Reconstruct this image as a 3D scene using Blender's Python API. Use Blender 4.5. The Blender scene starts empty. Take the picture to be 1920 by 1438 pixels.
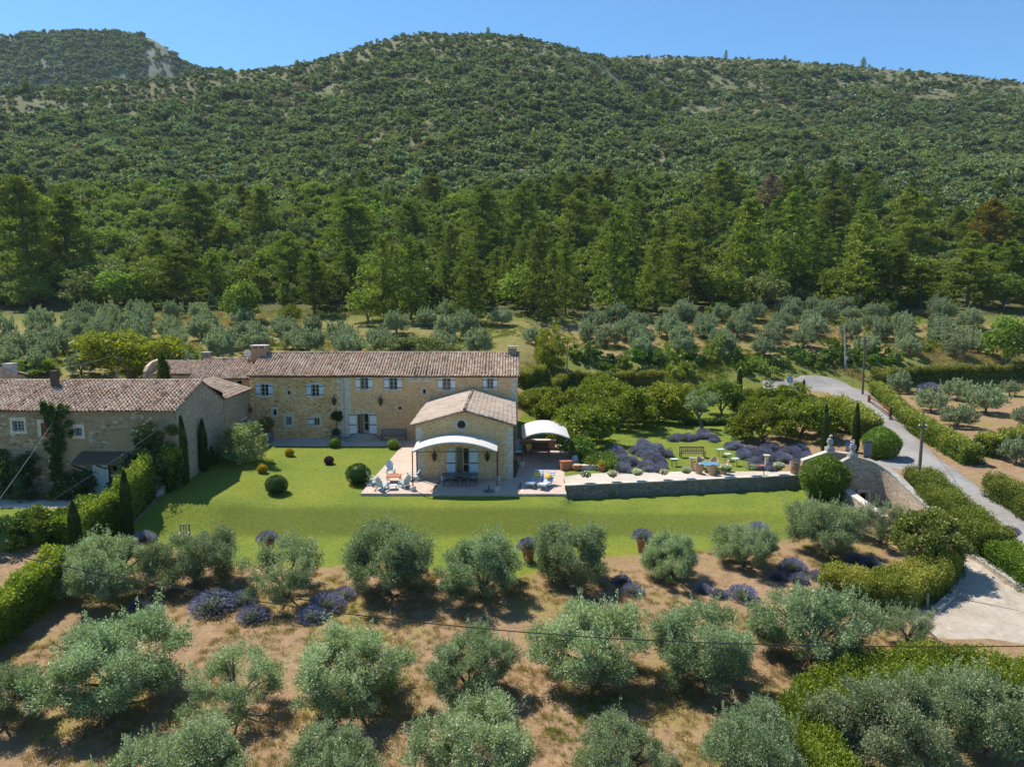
import bpy, math, random
import numpy as np
from math import radians as R, pi, sin, cos, tan, atan, sqrt
from mathutils import Vector, Matrix
random.seed(7)
rs = np.random.RandomState(11)

# ---------------------------------------------------------------- camera, sky, sun, exposure
SC = bpy.context.scene
FPX, CX, CY, HORIZON, CAM_H = 1350.0, 960.0, 719.0, 550.0, 15.5
PITCH = atan((CY - HORIZON) / FPX)
cd = bpy.data.cameras.new('camera')
cam = bpy.data.objects.new('camera', cd)
SC.collection.objects.link(cam)
cd.sensor_width = 36.0
cd.lens = 36.0 * FPX / 1920.0
cd.clip_start, cd.clip_end = 0.5, 6000
cam.location = (0, 0, CAM_H)
cam.rotation_euler = (pi / 2 - PITCH, 0, 0)
SC.camera = cam

SUN_DIR = Vector((-0.50, 0.40, 1.0)).normalized()
SUN_EL = math.asin(SUN_DIR.z)
SUN_AZ = math.atan2(SUN_DIR.x, SUN_DIR.y)
W = bpy.data.worlds.new('World')
SC.world = W
W.use_nodes = True
wn = W.node_tree
bg = wn.nodes['Background']
sky = wn.nodes.new('ShaderNodeTexSky')
sky.sky_type = 'NISHITA'
sky.sun_disc = False
sky.sun_elevation = SUN_EL
sky.sun_rotation = SUN_AZ
sky.altitude = 1500
sky.air_density = 1.0
sky.dust_density = 0.0
sky.ozone_density = 3.0
tn = wn.nodes.new('ShaderNodeMix'); tn.data_type = 'RGBA'; tn.blend_type = 'MULTIPLY'
tn.inputs[0].default_value = 1.0
tn.inputs[7].default_value = (.62, .90, 1.0, 1)
wn.links.new(sky.outputs[0], tn.inputs[6])
wn.links.new(tn.outputs[2], bg.inputs[0])
bg.inputs[1].default_value = 0.125
sd = bpy.data.lights.new('sun', 'SUN')
sd.energy = 5.0
sd.angle = R(0.53)
sd.color = (1.0, 0.94, 0.82)
so = bpy.data.objects.new('sun', sd)
SC.collection.objects.link(so)
so.rotation_euler = (-SUN_DIR).to_track_quat('-Z', 'Y').to_euler()
so.location = (-60, 50, 120)
vs = SC.view_settings
vs.view_transform = 'Standard'
vs.look = 'None'
vs.gamma = 1.0
vs.exposure = 0.6
cy = SC.cycles
cy.max_bounces = 6
cy.diffuse_bounces = 3
cy.glossy_bounces = 2
cy.transmission_bounces = 3
cy.transparent_max_bounces = 4
cy.use_denoising = True
cy.caustics_reflective = cy.caustics_refractive = False

# ---------------------------------------------------------------- picture measuring helpers
_sp, _cp = sin(PITCH), cos(PITCH)
def ray(px, py):
    """(a, t): x/y and (z-CAM_H)/y of the sight line through a point of the photograph (1920 px wide)"""
    u, v = (px - CX) / FPX, (CY - py) / FPX
    dy, dz = _cp + v * _sp, -_sp + v * _cp
    return u / dy, dz / dy
def on_y(px, py, y):
    a, t = ray(px, py)
    return Vector((a * y, y, CAM_H + t * y))
def on_z(px, py, z):
    a, t = ray(px, py)
    y = (z - CAM_H) / t
    return Vector((a * y, y, z))
def px_scale(p):
    """metres per photo pixel at a point"""
    return (p.y * _cp - (p.z - CAM_H) * _sp) / FPX

# ---------------------------------------------------------------- terrain
def lerp(y, tab):
    return np.interp(y, tab[0], tab[1])
def sm(x, a, b):
    t = np.clip((x - a) / (b - a), 0, 1)
    return t * t * (3 - 2 * t)
TA = ([-40, 20, 28, 36, 42, 49, 52.6, 53.2, 56.2, 56.9, 58.5, 63, 70, 76, 85, 92, 100, 110, 125, 150],
      [-7, -4.7, -4.2, -3.85, -3.5, -3.1, -2.95, -2.8, -1.62, -1.45, -1.32, -.92, -.47, -.04, .3, 3, 5, 6.2, 8, 12])
TLOW = ([-40, 20, 28, 36, 42, 49, 52, 53, 56.5, 58, 65], [-7, -4.7, -4.2, -3.85, -3.5, -3.1, -2.95, -2.85, -2.05, -1.85, -1.8])
TGAR = ([50, 62, 66, 76, 90, 104, 108, 116, 125, 140, 150], [-.72, -.72, -.62, -.25, .4, 1, 1.3, 5.2, 6.5, 9.8, 12])
TB = ([-40, 20, 30, 38, 44, 50, 56, 65, 75, 90, 104, 108, 116, 125, 140, 150],
      [-7, -5, -4.4, -4, -3.5, -2.5, -1.8, -1.05, -.4, .3, 1, 1.3, 5.2, 6.5, 9.8, 12])
TC = ([-40, 20, 30, 40, 46, 50, 54, 60, 76, 85, 95, 110, 125, 150], [-7, -4.5, -3.8, -3.0, -2.3, -1.9, -1.6, -1.2, .0, .6, 4.6, 6.5, 8, 12])
def y_wall(x):
    return 59.4 + (x - 4.6) * .166
_ridge = [(-700, 250), (-300, 200), (0, 166), (100, 160), (200, 152), (300, 143), (400, 129), (450, 126), (500, 121), (560, 113), (600, 105), (640, 91), (700, 72),
          (760, 58), (800, 55), (900, 57), (960, 60), (1040, 75), (1100, 92), (1160, 99), (1250, 98), (1400, 101), (1480, 105), (1620, 117),
          (1800, 133), (1920, 145), (2200, 190), (2700, 260)]
_ridge = [(p, q + (10 if p > 420 else 7)) for p, q in _ridge]
RA = np.array([ray(*p)[0] for p in _ridge])
RT = np.array([ray(*p)[1] for p in _ridge])
RD = np.array([420, 430, 450, 460, 470, 490, 520, 530, 540, 550, 560, 570, 585, 600, 600, 600, 600, 590, 600, 660, 720, 740, 740, 720, 700, 680, 640, 600.])
T150 = (12 - CAM_H) / 150
T210, T275 = ray(960, 470)[1], ray(960, 372)[1]
_wv = [(rs.uniform(-1, 1), rs.uniform(-1, 1), rs.uniform(0, 6.28)) for _ in range(14)]
def wob(x, y, s):
    r = 0 * x
    for i, (p, q, f) in enumerate(_wv):
        k = 1 + (i % 5) * .6
        r = r + np.sin((p * x + q * y) * k / s + f) / k
    return r / 4
def terrain(x, y):
    x = np.asarray(x, float); y = np.asarray(y, float)
    A = lerp(y, TA)
    yw = y_wall(x)
    # lower lawn in front of the retaining wall, garden platform behind it
    s = sm(y, yw + .35, yw + 1.1)
    low = lerp(y, TLOW) * (1 - s) + lerp(y, TGAR) * s
    kw = np.clip((57.6 - y) * 1.3, 0, 7)
    k = sm(x, 4.35 - kw, 5.1 + kw)
    A = A * (1 - k) + low * k
    C = lerp(y, TC)
    s = sm(x, -29.5, -25.5 + np.clip((58 - y) * -.15, -2, 2.5))
    z = C * (1 - s) + A * s
    B = lerp(y, TB)
    x0 = np.interp(y, [60, 72, 84], [27, 24, 0]); x1 = np.interp(y, [60, 72, 84], [33, 33, 10])
    s = sm(x, x0, x1)
    z = z * (1 - s) + B * s
    z = z - 1.0 * sm(x, 28.2, 29.2) * (1 - sm(x, 32.1, 32.5)) * sm(y, 53, 56) * (1 - sm(y, 61.1, 61.5))
    z = z + .55 * sm(-x, 19, 26) * (1 - sm(-x, 28.5, 30)) * sm(y, 53.5, 57) * (1 - sm(y, 66, 74))
    # hill
    yy = np.maximum(y, 1.0)
    a = x / yy
    tr, D = np.interp(a, RA, RT), np.interp(a, RA, RD)
    t1 = np.interp(y, [150, 210, 275], [T150, T210, T275])
    q = np.clip((y - 275) / np.maximum(D - 275, 1), 0, None)
    qq = np.minimum(q, 1)
    t2 = T275 + (tr - T275) * (1 - (1 - qq) ** 1.25)
    t = np.where(y < 275, t1, t2)
    zh = CAM_H + t * y - np.maximum(q - 1, 0) * 260
    zh = zh + wob(x, y, 55) * 7 * sm(y, 230, 420) * (1 - sm(q, .75, .98)) + wob(x + 90, y, 18) * 1.2 * sm(y, 180, 300) * (1 - sm(q, .85, 1))
    z = np.where(y > 150, zh, z)
    return z
def tz(x, y):
    return float(terrain(np.array([x]), np.array([y]))[0])
_Y = np.concatenate([np.arange(12, 160, .12), np.arange(160, 800, 1.0)])
def gp(px, py, dz=0.0):
    """where the sight line meets the ground"""
    a, t = ray(px, py)
    d = CAM_H + t * _Y - terrain(a * _Y, _Y) - dz
    i = int(np.argmax(d < 0))
    if i == 0:
        i = len(_Y) - 1
    f = d[i - 1] / (d[i - 1] - d[i])
    y = _Y[i - 1] + f * (_Y[i] - _Y[i - 1])
    return Vector((a * y, y, tz(a * y, y)))

# ---------------------------------------------------------------- objects
ROOT = SC.collection
def tag(o, label=None, cat=None, group=None, kind=None):
    if label: o['label'] = label
    if cat: o['category'] = cat
    if group: o['group'] = group
    if kind: o['kind'] = kind
    return o
def thing(name, label, cat, loc=(0, 0, 0), rz=0.0, group=None, scale=1.0):
    o = bpy.data.objects.new(name, None)
    ROOT.objects.link(o)
    o.location = loc
    o.rotation_euler = (0, 0, rz)
    o.scale = (scale,) * 3 if not hasattr(scale, '__len__') else scale
    o.empty_display_size = .2
    return tag(o, label, cat, group)
def link(name, me, parent=None, loc=None, rz=0.0, scale=None):
    o = bpy.data.objects.new(name, me)
    ROOT.objects.link(o)
    if parent is not None: o.parent = parent
    if loc is not None: o.location = loc
    if rz: o.rotation_euler = (0, 0, rz)
    if scale is not None: o.scale = (scale,) * 3 if not hasattr(scale, '__len__') else scale
    return o
def copy_tree(o, parent=None):
    c = o.copy()
    ROOT.objects.link(c)
    if parent is not None: c.parent = parent
    for ch in o.children:
        copy_tree(ch, c)
    return c
def place(proto, used, loc, rz=0.0, label=None, group=None, scale=None, cat=None):
    """the first call moves the prototype itself, later calls copy it with its parts"""
    o = copy_tree(proto) if used else proto
    o.location = loc
    o.rotation_euler = (0, 0, rz)
    if scale is not None: o.scale = (scale,) * 3 if not hasattr(scale, '__len__') else scale
    return tag(o, label, cat, group)

class MB:
    def __init__(self):
        self.v, self.f, self.m, self.t, self.cm, self.ct = [], [], [], [], 0, 0.5
    def add(self, vs, fs):
        b = len(self.v)
        self.v += [tuple(p) for p in vs]
        self.t += [self.ct] * len(vs)
        for f in fs:
            self.f.append([b + i for i in f]); self.m.append(self.cm)
        return self
    def box(self, x0, x1, y0, y1, z0, z1, M=None, bev=0):
        P = [(x0, y0, z0), (x1, y0, z0), (x1, y1, z0), (x0, y1, z0), (x0, y0, z1), (x1, y0, z1), (x1, y1, z1), (x0, y1, z1)]
        if M is not None: P = [M @ Vector(p) for p in P]
        return self.add(P, [(0, 3, 2, 1), (4, 5, 6, 7), (0, 1, 5, 4), (1, 2, 6, 5), (2, 3, 7, 6), (3, 0, 4, 7)])
    def bar(self, a, b, w, h, up=(0, 0, 1)):
        a, b = Vector(a), Vector(b); d = (b - a); L = d.length; d.normalize()
        s = d.cross(Vector(up))
        if s.length < 1e-4: s = d.cross(Vector((1, 0, 0)))
        s.normalize(); u = s.cross(d)
        P = []
        for q in (a, b):
            for i, j in ((-1, -1), (1, -1), (1, 1), (-1, 1)):
                P.append(q + s * (w / 2 * i) + u * (h / 2 * j))
        return self.add(P, [(3, 2, 1, 0), (4, 5, 6, 7), (0, 1, 5, 4), (1, 2, 6, 5), (2, 3, 7, 6), (3, 0, 4, 7)])
    def tube(self, pts, rad, n=6, cap=True):
        pts = [Vector(p) for p in pts]
        if not hasattr(rad, '__len__'): rad = [rad] * len(pts)
        V, F = [], []
        ref = None
        for i, p in enumerate(pts):
            d = (pts[min(i + 1, len(pts) - 1)] - pts[max(i - 1, 0)]).normalized()
            if ref is None:
                ref = d.cross(Vector((0, 0, 1)))
                if ref.length < 1e-3: ref = Vector((1, 0, 0))
            s = (ref - d * ref.dot(d)).normalized(); ref = s
            u = d.cross(s)
            for k in range(n):
                A = 2 * pi * k / n
                V.append(p + (s * cos(A) + u * sin(A)) * rad[i])
        for i in range(len(pts) - 1):
            for k in range(n):
                k2 = (k + 1) % n
                F.append((i * n + k, i * n + k2, (i + 1) * n + k2, (i + 1) * n + k))
        if cap:
            F.append(tuple(range(n))[::-1]); F.append(tuple((len(pts) - 1) * n + k for k in range(n)))
        return self.add(V, F)
    def lathe(self, prof, c=(0, 0, 0), n=16):
        c = Vector(c); V, F = [], []
        for r, z in prof:
            for k in range(n):
                A = 2 * pi * k / n
                V.append(c + Vector((r * cos(A), r * sin(A), z)))
        for i in range(len(prof) - 1):
            for k in range(n):
                k2 = (k + 1) % n
                F.append((i * n + k, i * n + k2, (i + 1) * n + k2, (i + 1) * n + k))
        F.append(tuple(range(n))[::-1]); F.append(tuple((len(prof) - 1) * n + k for k in range(n)))
        return self.add(V, F)
    def prism(self, poly, z0, z1, M=None):
        n = len(poly)
        P = [Vector((p[0], p[1], z0)) for p in poly] + [Vector((p[0], p[1], z1)) for p in poly]
        if M is not None: P = [M @ p for p in P]
        return self.add(P, [tuple(range(n))[::-1], tuple(range(n, 2 * n))] + [(i, (i + 1) % n, n + (i + 1) % n, n + i) for i in range(n)])
    def mesh(self, name, mats, smooth=False):
        me = bpy.data.meshes.new(name)
        me.from_pydata(self.v, [], self.f)
        for m in (mats if isinstance(mats, (list, tuple)) else [mats]): me.materials.append(m)
        me.polygons.foreach_set('material_index', self.m)
        if smooth: me.polygons.foreach_set('use_smooth', [True] * len(self.f))
        at = me.attributes.new('tint', 'FLOAT', 'POINT'); at.data.foreach_set('value', self.t)
        me.update()
        return me
    def build(self, name, mats, parent=None, loc=None, rz=0.0, smooth=False):
        return link(name, self.mesh(name, mats, smooth), parent, loc, rz)

def qmesh(name, V, Q, mats, mi=None, tint=None, smooth=False):
    """quad mesh straight from arrays"""
    me = bpy.data.meshes.new(name)
    V = np.asarray(V, np.float32).reshape(-1, 3); Q = np.asarray(Q, np.int32).reshape(-1, 4)
    me.vertices.add(len(V)); me.vertices.foreach_set('co', V.ravel())
    me.loops.add(Q.size); me.loops.foreach_set('vertex_index', Q.ravel())
    me.polygons.add(len(Q)); me.polygons.foreach_set('loop_start', np.arange(0, Q.size, 4, dtype=np.int32))
    for m in mats: me.materials.append(m)
    if mi is not None: me.polygons.foreach_set('material_index', np.asarray(mi, np.int32))
    me.update(calc_edges=True)
    if smooth: me.polygons.foreach_set('use_smooth', np.ones(len(Q), bool))
    if tint is not None:
        at = me.attributes.new('tint', 'FLOAT', 'POINT'); at.data.foreach_set('value', np.asarray(tint, np.float32))
    me.update()
    return me

# ---------------------------------------------------------------- node materials
class NT:
    def __init__(self, name):
        self.m = bpy.data.materials.new(name); self.m.use_nodes = True
        self.t = self.m.node_tree; self.t.nodes.clear()
        self.out = self.t.nodes.new('ShaderNodeOutputMaterial')
    def n(self, typ, *ins, **kw):
        nd = self.t.nodes.new('ShaderNode' + typ)
        for k, v in kw.items():
            if hasattr(nd, k): setattr(nd, k, v)
            else: self.put(nd.inputs[k.replace('_', ' ')], v)
        for i, v in enumerate(ins):
            if v is not None: self.put(nd.inputs[i], v)
        return nd
    def put(self, sock, v):
        if hasattr(v, 'is_output') or isinstance(v, bpy.types.NodeSocket): self.t.links.new(v, sock)
        else:
            if isinstance(v, tuple) and len(v) == 3 and sock.type == 'RGBA': v = v + (1.0,)
            sock.default_value = v
    def noise(self, scale, detail=3, rough=.55, co=None, dist=0):
        nd = self.n('TexNoise', Scale=scale, Detail=detail, Roughness=rough, Distortion=dist)
        if co is not None: self.put(nd.inputs['Vector'], co)
        return nd.outputs[0]
    def co(self, kind='Object'): return self.n('TexCoord').outputs[kind]
    def pos(self): return self.n('NewGeometry').outputs['Position']
    def math(self, op, a, b=0.0, c=None):
        nd = self.n('Math', a, b, operation=op)
        if c is not None: self.put(nd.inputs[2], c)
        return nd.outputs[0]
    def ramp(self, f, *stops):
        nd = self.n('ValToRGB', f); e = nd.color_ramp.elements
        while len(e) < len(stops): e.new(.5)
        for i, (p, c) in enumerate(stops):
            e[i].position = p
            e[i].color = c + (1.0,) if hasattr(c, '__len__') else (c, c, c, 1)
        return nd.outputs[0]
    def mix(self, f, a, b, mode='MIX'):
        nd = self.t.nodes.new('ShaderNodeMix'); nd.data_type = 'RGBA'; nd.blend_type = mode
        self.put(nd.inputs[0], f); self.put(nd.inputs[6], a); self.put(nd.inputs[7], b)
        return nd.outputs[2]
    def attr(self, name): return self.n('Attribute', attribute_name=name)
    def bump(self, h, strength=.3, dist=.05):
        return self.n('Bump', Strength=strength, Distance=dist, Height=h).outputs[0]
    def done(self, color, rough=.85, normal=None, metallic=0.0, spec=.3, shader=None):
        if shader is None:
            b = self.n('BsdfPrincipled')
            self.put(b.inputs['Base Color'], color); self.put(b.inputs['Roughness'], rough)
            self.put(b.inputs['Metallic'], metallic); self.put(b.inputs['Specular IOR Level'], spec)
            if normal is not None: self.put(b.inputs['Normal'], normal)
            shader = b.outputs[0]
        self.t.links.new(shader, self.out.inputs[0])
        return self.m

def plain(name, c, rough=.6, var=.12, scale=6.0, metallic=0.0, spec=.3, bump=0):
    t = NT(name)
    f = t.noise(scale, 4, .6, t.co())
    d = tuple(x * (1 - var * 1.6) for x in c); l = tuple(min(1, x * (1 + var)) for x in c)
    col = t.ramp(f, (.25, d), (.75, l))
    return t.done(col, rough, t.bump(f, bump, .02) if bump else None, metallic, spec)

def leaf(name, c1, c2, c3=None, trans=.32, gloss=.10, obj_var=.25):
    """c1..c3 run over the leaf tints of one plant; each plant also shifts a little as a whole"""
    t = NT(name)
    a = t.attr('tint').outputs['Fac']
    r = t.n('ObjectInfo').outputs['Random']
    st = [(.0, c1), (.55, c2), (1.0, c3 or c2)]
    col = t.ramp(a, *st)
    hs = t.n('HueSaturation', Color=col)
    t.put(hs.inputs['Value'], t.math('MULTIPLY_ADD', r, obj_var * 2, 1 - obj_var))
    t.put(hs.inputs['Hue'], t.math('MULTIPLY_ADD', t.math('FRACT', t.math('MULTIPLY', r, 7.3)), .03, .485))
    col = hs.outputs[0]
    d = t.n('BsdfDiffuse', col).outputs[0]
    tr = t.n('BsdfTranslucent', t.mix(1.0, col, (1.05, 1.15, .55), 'MULTIPLY')).outputs[0]
    g = t.n('BsdfGlossy', (.85, .85, .7), .5).outputs[0]
    s = t.n('MixShader', trans, d, tr).outputs[0]
    s = t.n('MixShader', gloss * .3, s, g).outputs[0]
    return t.done(None, shader=s)

# ---------------------------------------------------------------- materials
def stone_mat(name, cols, scale=2.6, mortar=(.42, .36, .27), patch=None, bump=.6, flat=1.7):
    t = NT(name)
    p = t.co()
    mp = t.n('Mapping', p); mp.inputs['Scale'].default_value = (1, 1, flat)
    warp = t.n('TexNoise', Vector=mp.outputs[0], Scale=1.6, Detail=3)
    w = t.n('MixRGB', .12, mp.outputs[0], warp.outputs['Color']).outputs[0] if False else t.mix(.08, mp.outputs[0], warp.outputs['Color'])
    v1 = t.n('TexVoronoi', Vector=w, Scale=scale)
    v2 = t.n('TexVoronoi', Vector=w, Scale=scale, feature='DISTANCE_TO_EDGE')
    cell = t.n('SeparateColor', v1.outputs['Color']).outputs[0]
    c = t.ramp(cell, *[(i / (len(cols) - 1), k) for i, k in enumerate(cols)])
    fine = t.noise(14, 5, .65, p)
    big = t.noise(.35, 4, .6, p)
    c = t.mix(.8, c, t.ramp(fine, (.3, (.42,) * 3), (.72, (1.35,) * 3)), 'MULTIPLY')
    c = t.mix(.6, c, t.ramp(big, (.3, (.62, .6, .58)), (.72, (1.18, 1.12, 1.02))), 'MULTIPLY')
    if patch:
        pm = t.ramp(t.noise(.55, 5, .65, p), (.5, 0.0), (.6, 1.0))
        c = t.mix(pm, c, patch)
    e = t.ramp(v2.outputs['Distance'], (.02, 0.0), (.09, 1.0))
    c = t.mix(e, mortar, c)
    h = t.math('ADD', t.math('MULTIPLY', e, .6), t.math('MULTIPLY', fine, .5))
    return t.done(c, .92, t.bump(h, bump, .06), spec=.15)

def tile_mat(name, stops):
    t = NT(name)
    a = t.attr('tint').outputs['Fac']
    c = t.ramp(a, *stops)
    n1 = t.noise(9, 5, .7, t.co()); n2 = t.noise(.5, 4, .6, t.co())
    c = t.mix(.7, c, t.ramp(n1, (.3, (.6, .58, .55)), (.7, (1.15, 1.12, 1.1))), 'MULTIPLY')
    c = t.mix(.55, c, t.ramp(n2, (.35, (.72, .7, .66)), (.7, (1.15, 1.1, 1.08))), 'MULTIPLY')
    lich = t.ramp(t.noise(3.2, 5, .75, t.co()), (.56, 0.0), (.68, 1.0))
    c = t.mix(t.math('MULTIPLY', lich, .55), c, (.42, .39, .30))
    return t.done(c, .9, t.bump(n1, .4, .02), spec=.15)

M = {}
M['stone_house'] = stone_mat('ochre_rubble', [(.44, .235, .095), (.69, .44, .20), (.60, .375, .18), (.82, .61, .36), (.52, .29, .115)], 2.9, (.66, .47, .26))
M['stone_house_b'] = stone_mat('ochre_fine_rubble', [(.58, .35, .165), (.74, .48, .245), (.66, .43, .22), (.78, .57, .35), (.56, .33, .15)], 4.6, (.70, .50, .29), bump=.35)
M['stone_farm'] = stone_mat('grey_brown_rubble', [(.24, .17, .10), (.40, .30, .19), (.31, .22, .13), (.52, .45, .35), (.24, .16, .09)], 3.0, (.30, .23, .16), patch=(.33, .23, .13))
M['stone_gable'] = stone_mat('grey_rubble', [(.28, .24, .18), (.42, .36, .27), (.34, .29, .22), (.5, .45, .37), (.36, .27, .17)], 3.6, (.4, .33, .24))
M['stone_retain'] = stone_mat('weathered_retaining_stone', [(.16, .15, .13), (.24, .22, .19), (.20, .19, .17), (.32, .3, .26), (.18, .15, .11)], 3.4, (.2, .18, .15))
M['stone_ruin'] = stone_mat('pale_rubble', [(.34, .27, .2), (.50, .42, .33), (.42, .34, .26), (.60, .54, .46), (.4, .28, .18)], 3.6, (.46, .38, .29))
M['ashlar'] = plain('pale_ashlar', (.55, .49, .40), .85, .2, 3, bump=.3)
M['coping'] = plain('pale_coping_stone', (.56, .50, .44), .85, .22, 2.2, bump=.3)
M['lime'] = plain('limestone_grey', (.36, .34, .31), .85, .3, 4, bump=.4)
M['brick'] = plain('brick_red', (.42, .23, .13), .9, .25, 8, bump=.3)
M['render'] = plain('lime_render', (.52, .41, .28), .92, .2, 1.5, bump=.2)
M['tile'] = tile_mat('canal_tile', [(0, (.22, .155, .12)), (.22, (.37, .26, .195)), (.5, (.45, .335, .265)), (.72, (.49, .415, .345)), (.9, (.58, .49, .39)), (1, (.45, .23, .15))])
M['tile_pale'] = tile_mat('pale_canal_tile', [(0, (.42, .32, .25)), (.4, (.52, .42, .34)), (.75, (.58, .5, .42)), (1, (.55, .36, .27))])
M['tile_gap'] = plain('roof_underside', (.12, .085, .06), .95, .3)
M['shutter'] = plain('pale_blue_shutter_paint', (.50, .60, .70), .55, .07, 3)
M['shutter_white'] = plain('white_shutter_paint', (.66, .68, .70), .55, .07, 3)
M['iron'] = plain('black_iron', (.02, .02, .022), .5, .3, 5, spec=.4)
M['dark'] = plain('dark_interior', (.012, .011, .01), .9)
M['frame_blue'] = plain('window_frame_paint', (.36, .38, .36), .55, .08)
M['frame_grey'] = plain('grey_blue_frame_paint', (.24, .30, .33), .55, .08)
t = NT('window_glass')
M['glass'] = t.done((.018, .024, .024), .06, spec=.6)
M['oxblood'] = plain('rust_red_paint', (.22, .07, .04), .7, .25)
M['rust'] = plain('rusty_brown_metal', (.16, .06, .03), .75, .3, 8)
M['wood_red'] = plain('red_brown_wood', (.40, .15, .07), .6, .22, 10)
M['wood_dark'] = plain('dark_teak', (.14, .085, .05), .65, .25, 8)
M['wood_grey'] = plain('weathered_grey_wood', (.30, .26, .22), .85, .25, 9)
M['wood_pole'] = plain('creosoted_pole_wood', (.17, .125, .09), .9, .3, 7)
M['concrete'] = plain('pole_concrete', (.42, .41, .39), .9, .15, 5)
M['pale_blue'] = plain('pale_blue_paint', (.44, .55, .58), .6, .1, 5)
M['blue'] = plain('mid_blue_paint', (.10, .24, .36), .5, .15, 5)
M['gate_blue'] = plain('gate_blue_paint', (.12, .26, .5), .5, .1, 4)
M['bench_blue'] = plain('slate_blue_paint', (.09, .15, .20), .55, .15, 5)
M['terracotta'] = plain('terracotta', (.42, .18, .09), .85, .22, 6)
M['terra_pale'] = plain('pale_terracotta', (.52, .29, .2), .85, .25, 5)
M['wicker'] = plain('honey_wicker', (.46, .31, .18), .8, .3, 30, bump=.4)
M['canvas'] = plain('white_canvas', (.53, .50, .47), .8, .04, 3)
M['cushion_white'] = plain('white_cushion', (.72, .72, .70), .85, .06)
M['cushion_yellow'] = plain('yellow_cushion', (.72, .44, .07), .85, .1)
M['cushion_blue'] = plain('blue_cushion', (.13, .36, .5), .85, .1)
M['cushion_grey'] = plain('grey_cushion', (.16, .17, .2), .85, .1)
M['planter_grey'] = plain('lead_grey_planter', (.15, .18, .20), .7, .2)
M['planter_lime'] = plain('white_glazed_urn', (.62, .66, .72), .35, .1)
M['white_metal'] = plain('white_enamel', (.72, .72, .74), .4, .04)
M['brass'] = plain('brown_iron_lamp', (.08, .05, .035), .5, .3)
M['wire'] = plain('wire_black', (.03, .03, .035), .5)
M['wire_pale'] = plain('wire_pale', (.34, .34, .34), .5)
M['door_white'] = plain('chalky_white_boards', (.48, .55, .54), .75, .12, 4)
M['bark'] = plain('grey_brown_bark', (.15, .12, .09), .95, .3, 7, bump=.6)
M['bark_pine'] = plain('pine_bark', (.13, .095, .075), .95, .3, 5, bump=.6)
M['bare'] = plain('dead_twig_wood', (.17, .145, .125), .95, .3, 5)
M['rock'] = plain('pale_limestone_rock', (.52, .48, .42), .95, .3, 1.2, bump=.8)
t = NT('striped_canvas')
wv = t.n('TexWave', Vector=t.co(), Scale=2.6, wave_type='BANDS', bands_direction='Y')
M['stripes'] = t.done(t.ramp(wv.outputs[1], (.45, (.66, .68, .72)), (.55, (.14, .2, .34))), .85)
t = NT('terrace_pavers')
br = t.n('TexBrick', Vector=t.pos(), Color1=(.46, .35, .29, 1), Color2=(.55, .45, .38, 1), Mortar=(.36, .29, .25, 1), Scale=3.2)
c = t.mix(.5, br.outputs[0], t.ramp(t.noise(.9, 5, .65, t.pos()), (.3, (.75, .72, .7)), (.7, (1.12, 1.1, 1.1))), 'MULTIPLY')
M['pavers'] = t.done(c, .85, t.bump(t.noise(20, 3, .6, t.pos()), .2, .02))
M['band'] = plain('brick_edging', (.26, .13, .09), .9, .25, 6)
def gravel(name, a, b, c3):
    t = NT(name)
    p = t.pos()
    f = t.noise(2.0, 7, .78, p); g = t.noise(.28, 4, .6, p); v = t.n('TexVoronoi', Vector=p, Scale=16.0)
    c = t.ramp(f, (.3, a), (.7, b))
    c = t.mix(.5, c, t.ramp(g, (.35, (.62, .58, .54)), (.68, (1.15,) * 3)), 'MULTIPLY')
    c = t.mix(.5, c, t.ramp(v.outputs[0], (.0, (.7,) * 3), (.5, (1.1,) * 3)), 'MULTIPLY')
    c = t.mix(t.math('MULTIPLY', t.ramp(t.noise(.6, 6, .75, p), (.57, 0.0), (.66, 1.0)), .55), c, c3)
    return t.done(c, .95, t.bump(f, .5, .05), spec=.15)
M['gravel'] = gravel('pale_gravel', (.32, .27, .22), (.46, .41, .35), (.22, .19, .13))
M['gravel_terrace'] = gravel('terrace_gravel', (.42, .36, .31), (.54, .48, .43), (.40, .34, .29))
M['road'] = gravel('worn_pale_asphalt', (.21, .20, .195), (.32, .305, .295), (.29, .255, .21))
M['track'] = gravel('chalk_track', (.38, .33, .27), (.52, .47, .41), (.2, .19, .09))

# foliage
M['olive'] = leaf('olive_leaves', (.10, .148, .062), (.265, .335, .178), (.505, .56, .375), .36, .10)
M['olive_far'] = leaf('olive_leaves_far', (.19, .235, .13), (.29, .335, .20), (.38, .42, .28), .32, .05, .16)
M['pine'] = leaf('pine_needles', (.060, .085, .014), (.145, .185, .026), (.28, .315, .048), .34, .05)
M['conifer'] = leaf('conifer_needles', (.062, .095, .017), (.145, .195, .029), (.255, .305, .048), .36, .05)
M['pine_gold'] = leaf('golden_pine_needles', (.09, .07, .012), (.20, .15, .018), (.30, .22, .03), .25, .05)
M['pine_dead'] = leaf('dead_pine_needles', (.12, .075, .05), (.2, .13, .09), (.26, .18, .13), .15, .03)
M['oak'] = leaf('oak_leaves', (.095, .145, .024), (.18, .24, .043), (.28, .335, .075), .42, .06)
M['oak_grey'] = leaf('holm_oak_leaves', (.09, .115, .035), (.175, .215, .07), (.33, .36, .175), .36, .07)
M['scrub'] = leaf('scrub_leaves', (.065, .098, .048), (.155, .20, .10), (.29, .33, .185), .32, .04, .48)
M['garrigue'] = leaf('garrigue_leaves', (.19, .15, .10), (.27, .225, .15), (.36, .30, .21), .28, .03, .25)
M['hedge'] = leaf('hedge_leaves', (.04, .07, .012), (.145, .18, .028), (.38, .36, .07), .36, .08)
M['hedge_bright'] = leaf('pittosporum_leaves', (.03, .065, .008), (.105, .165, .017), (.23, .285, .032), .32, .08)
M['box'] = leaf('box_leaves', (.025, .055, .012), (.06, .11, .024), (.12, .19, .045), .28, .08)
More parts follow.
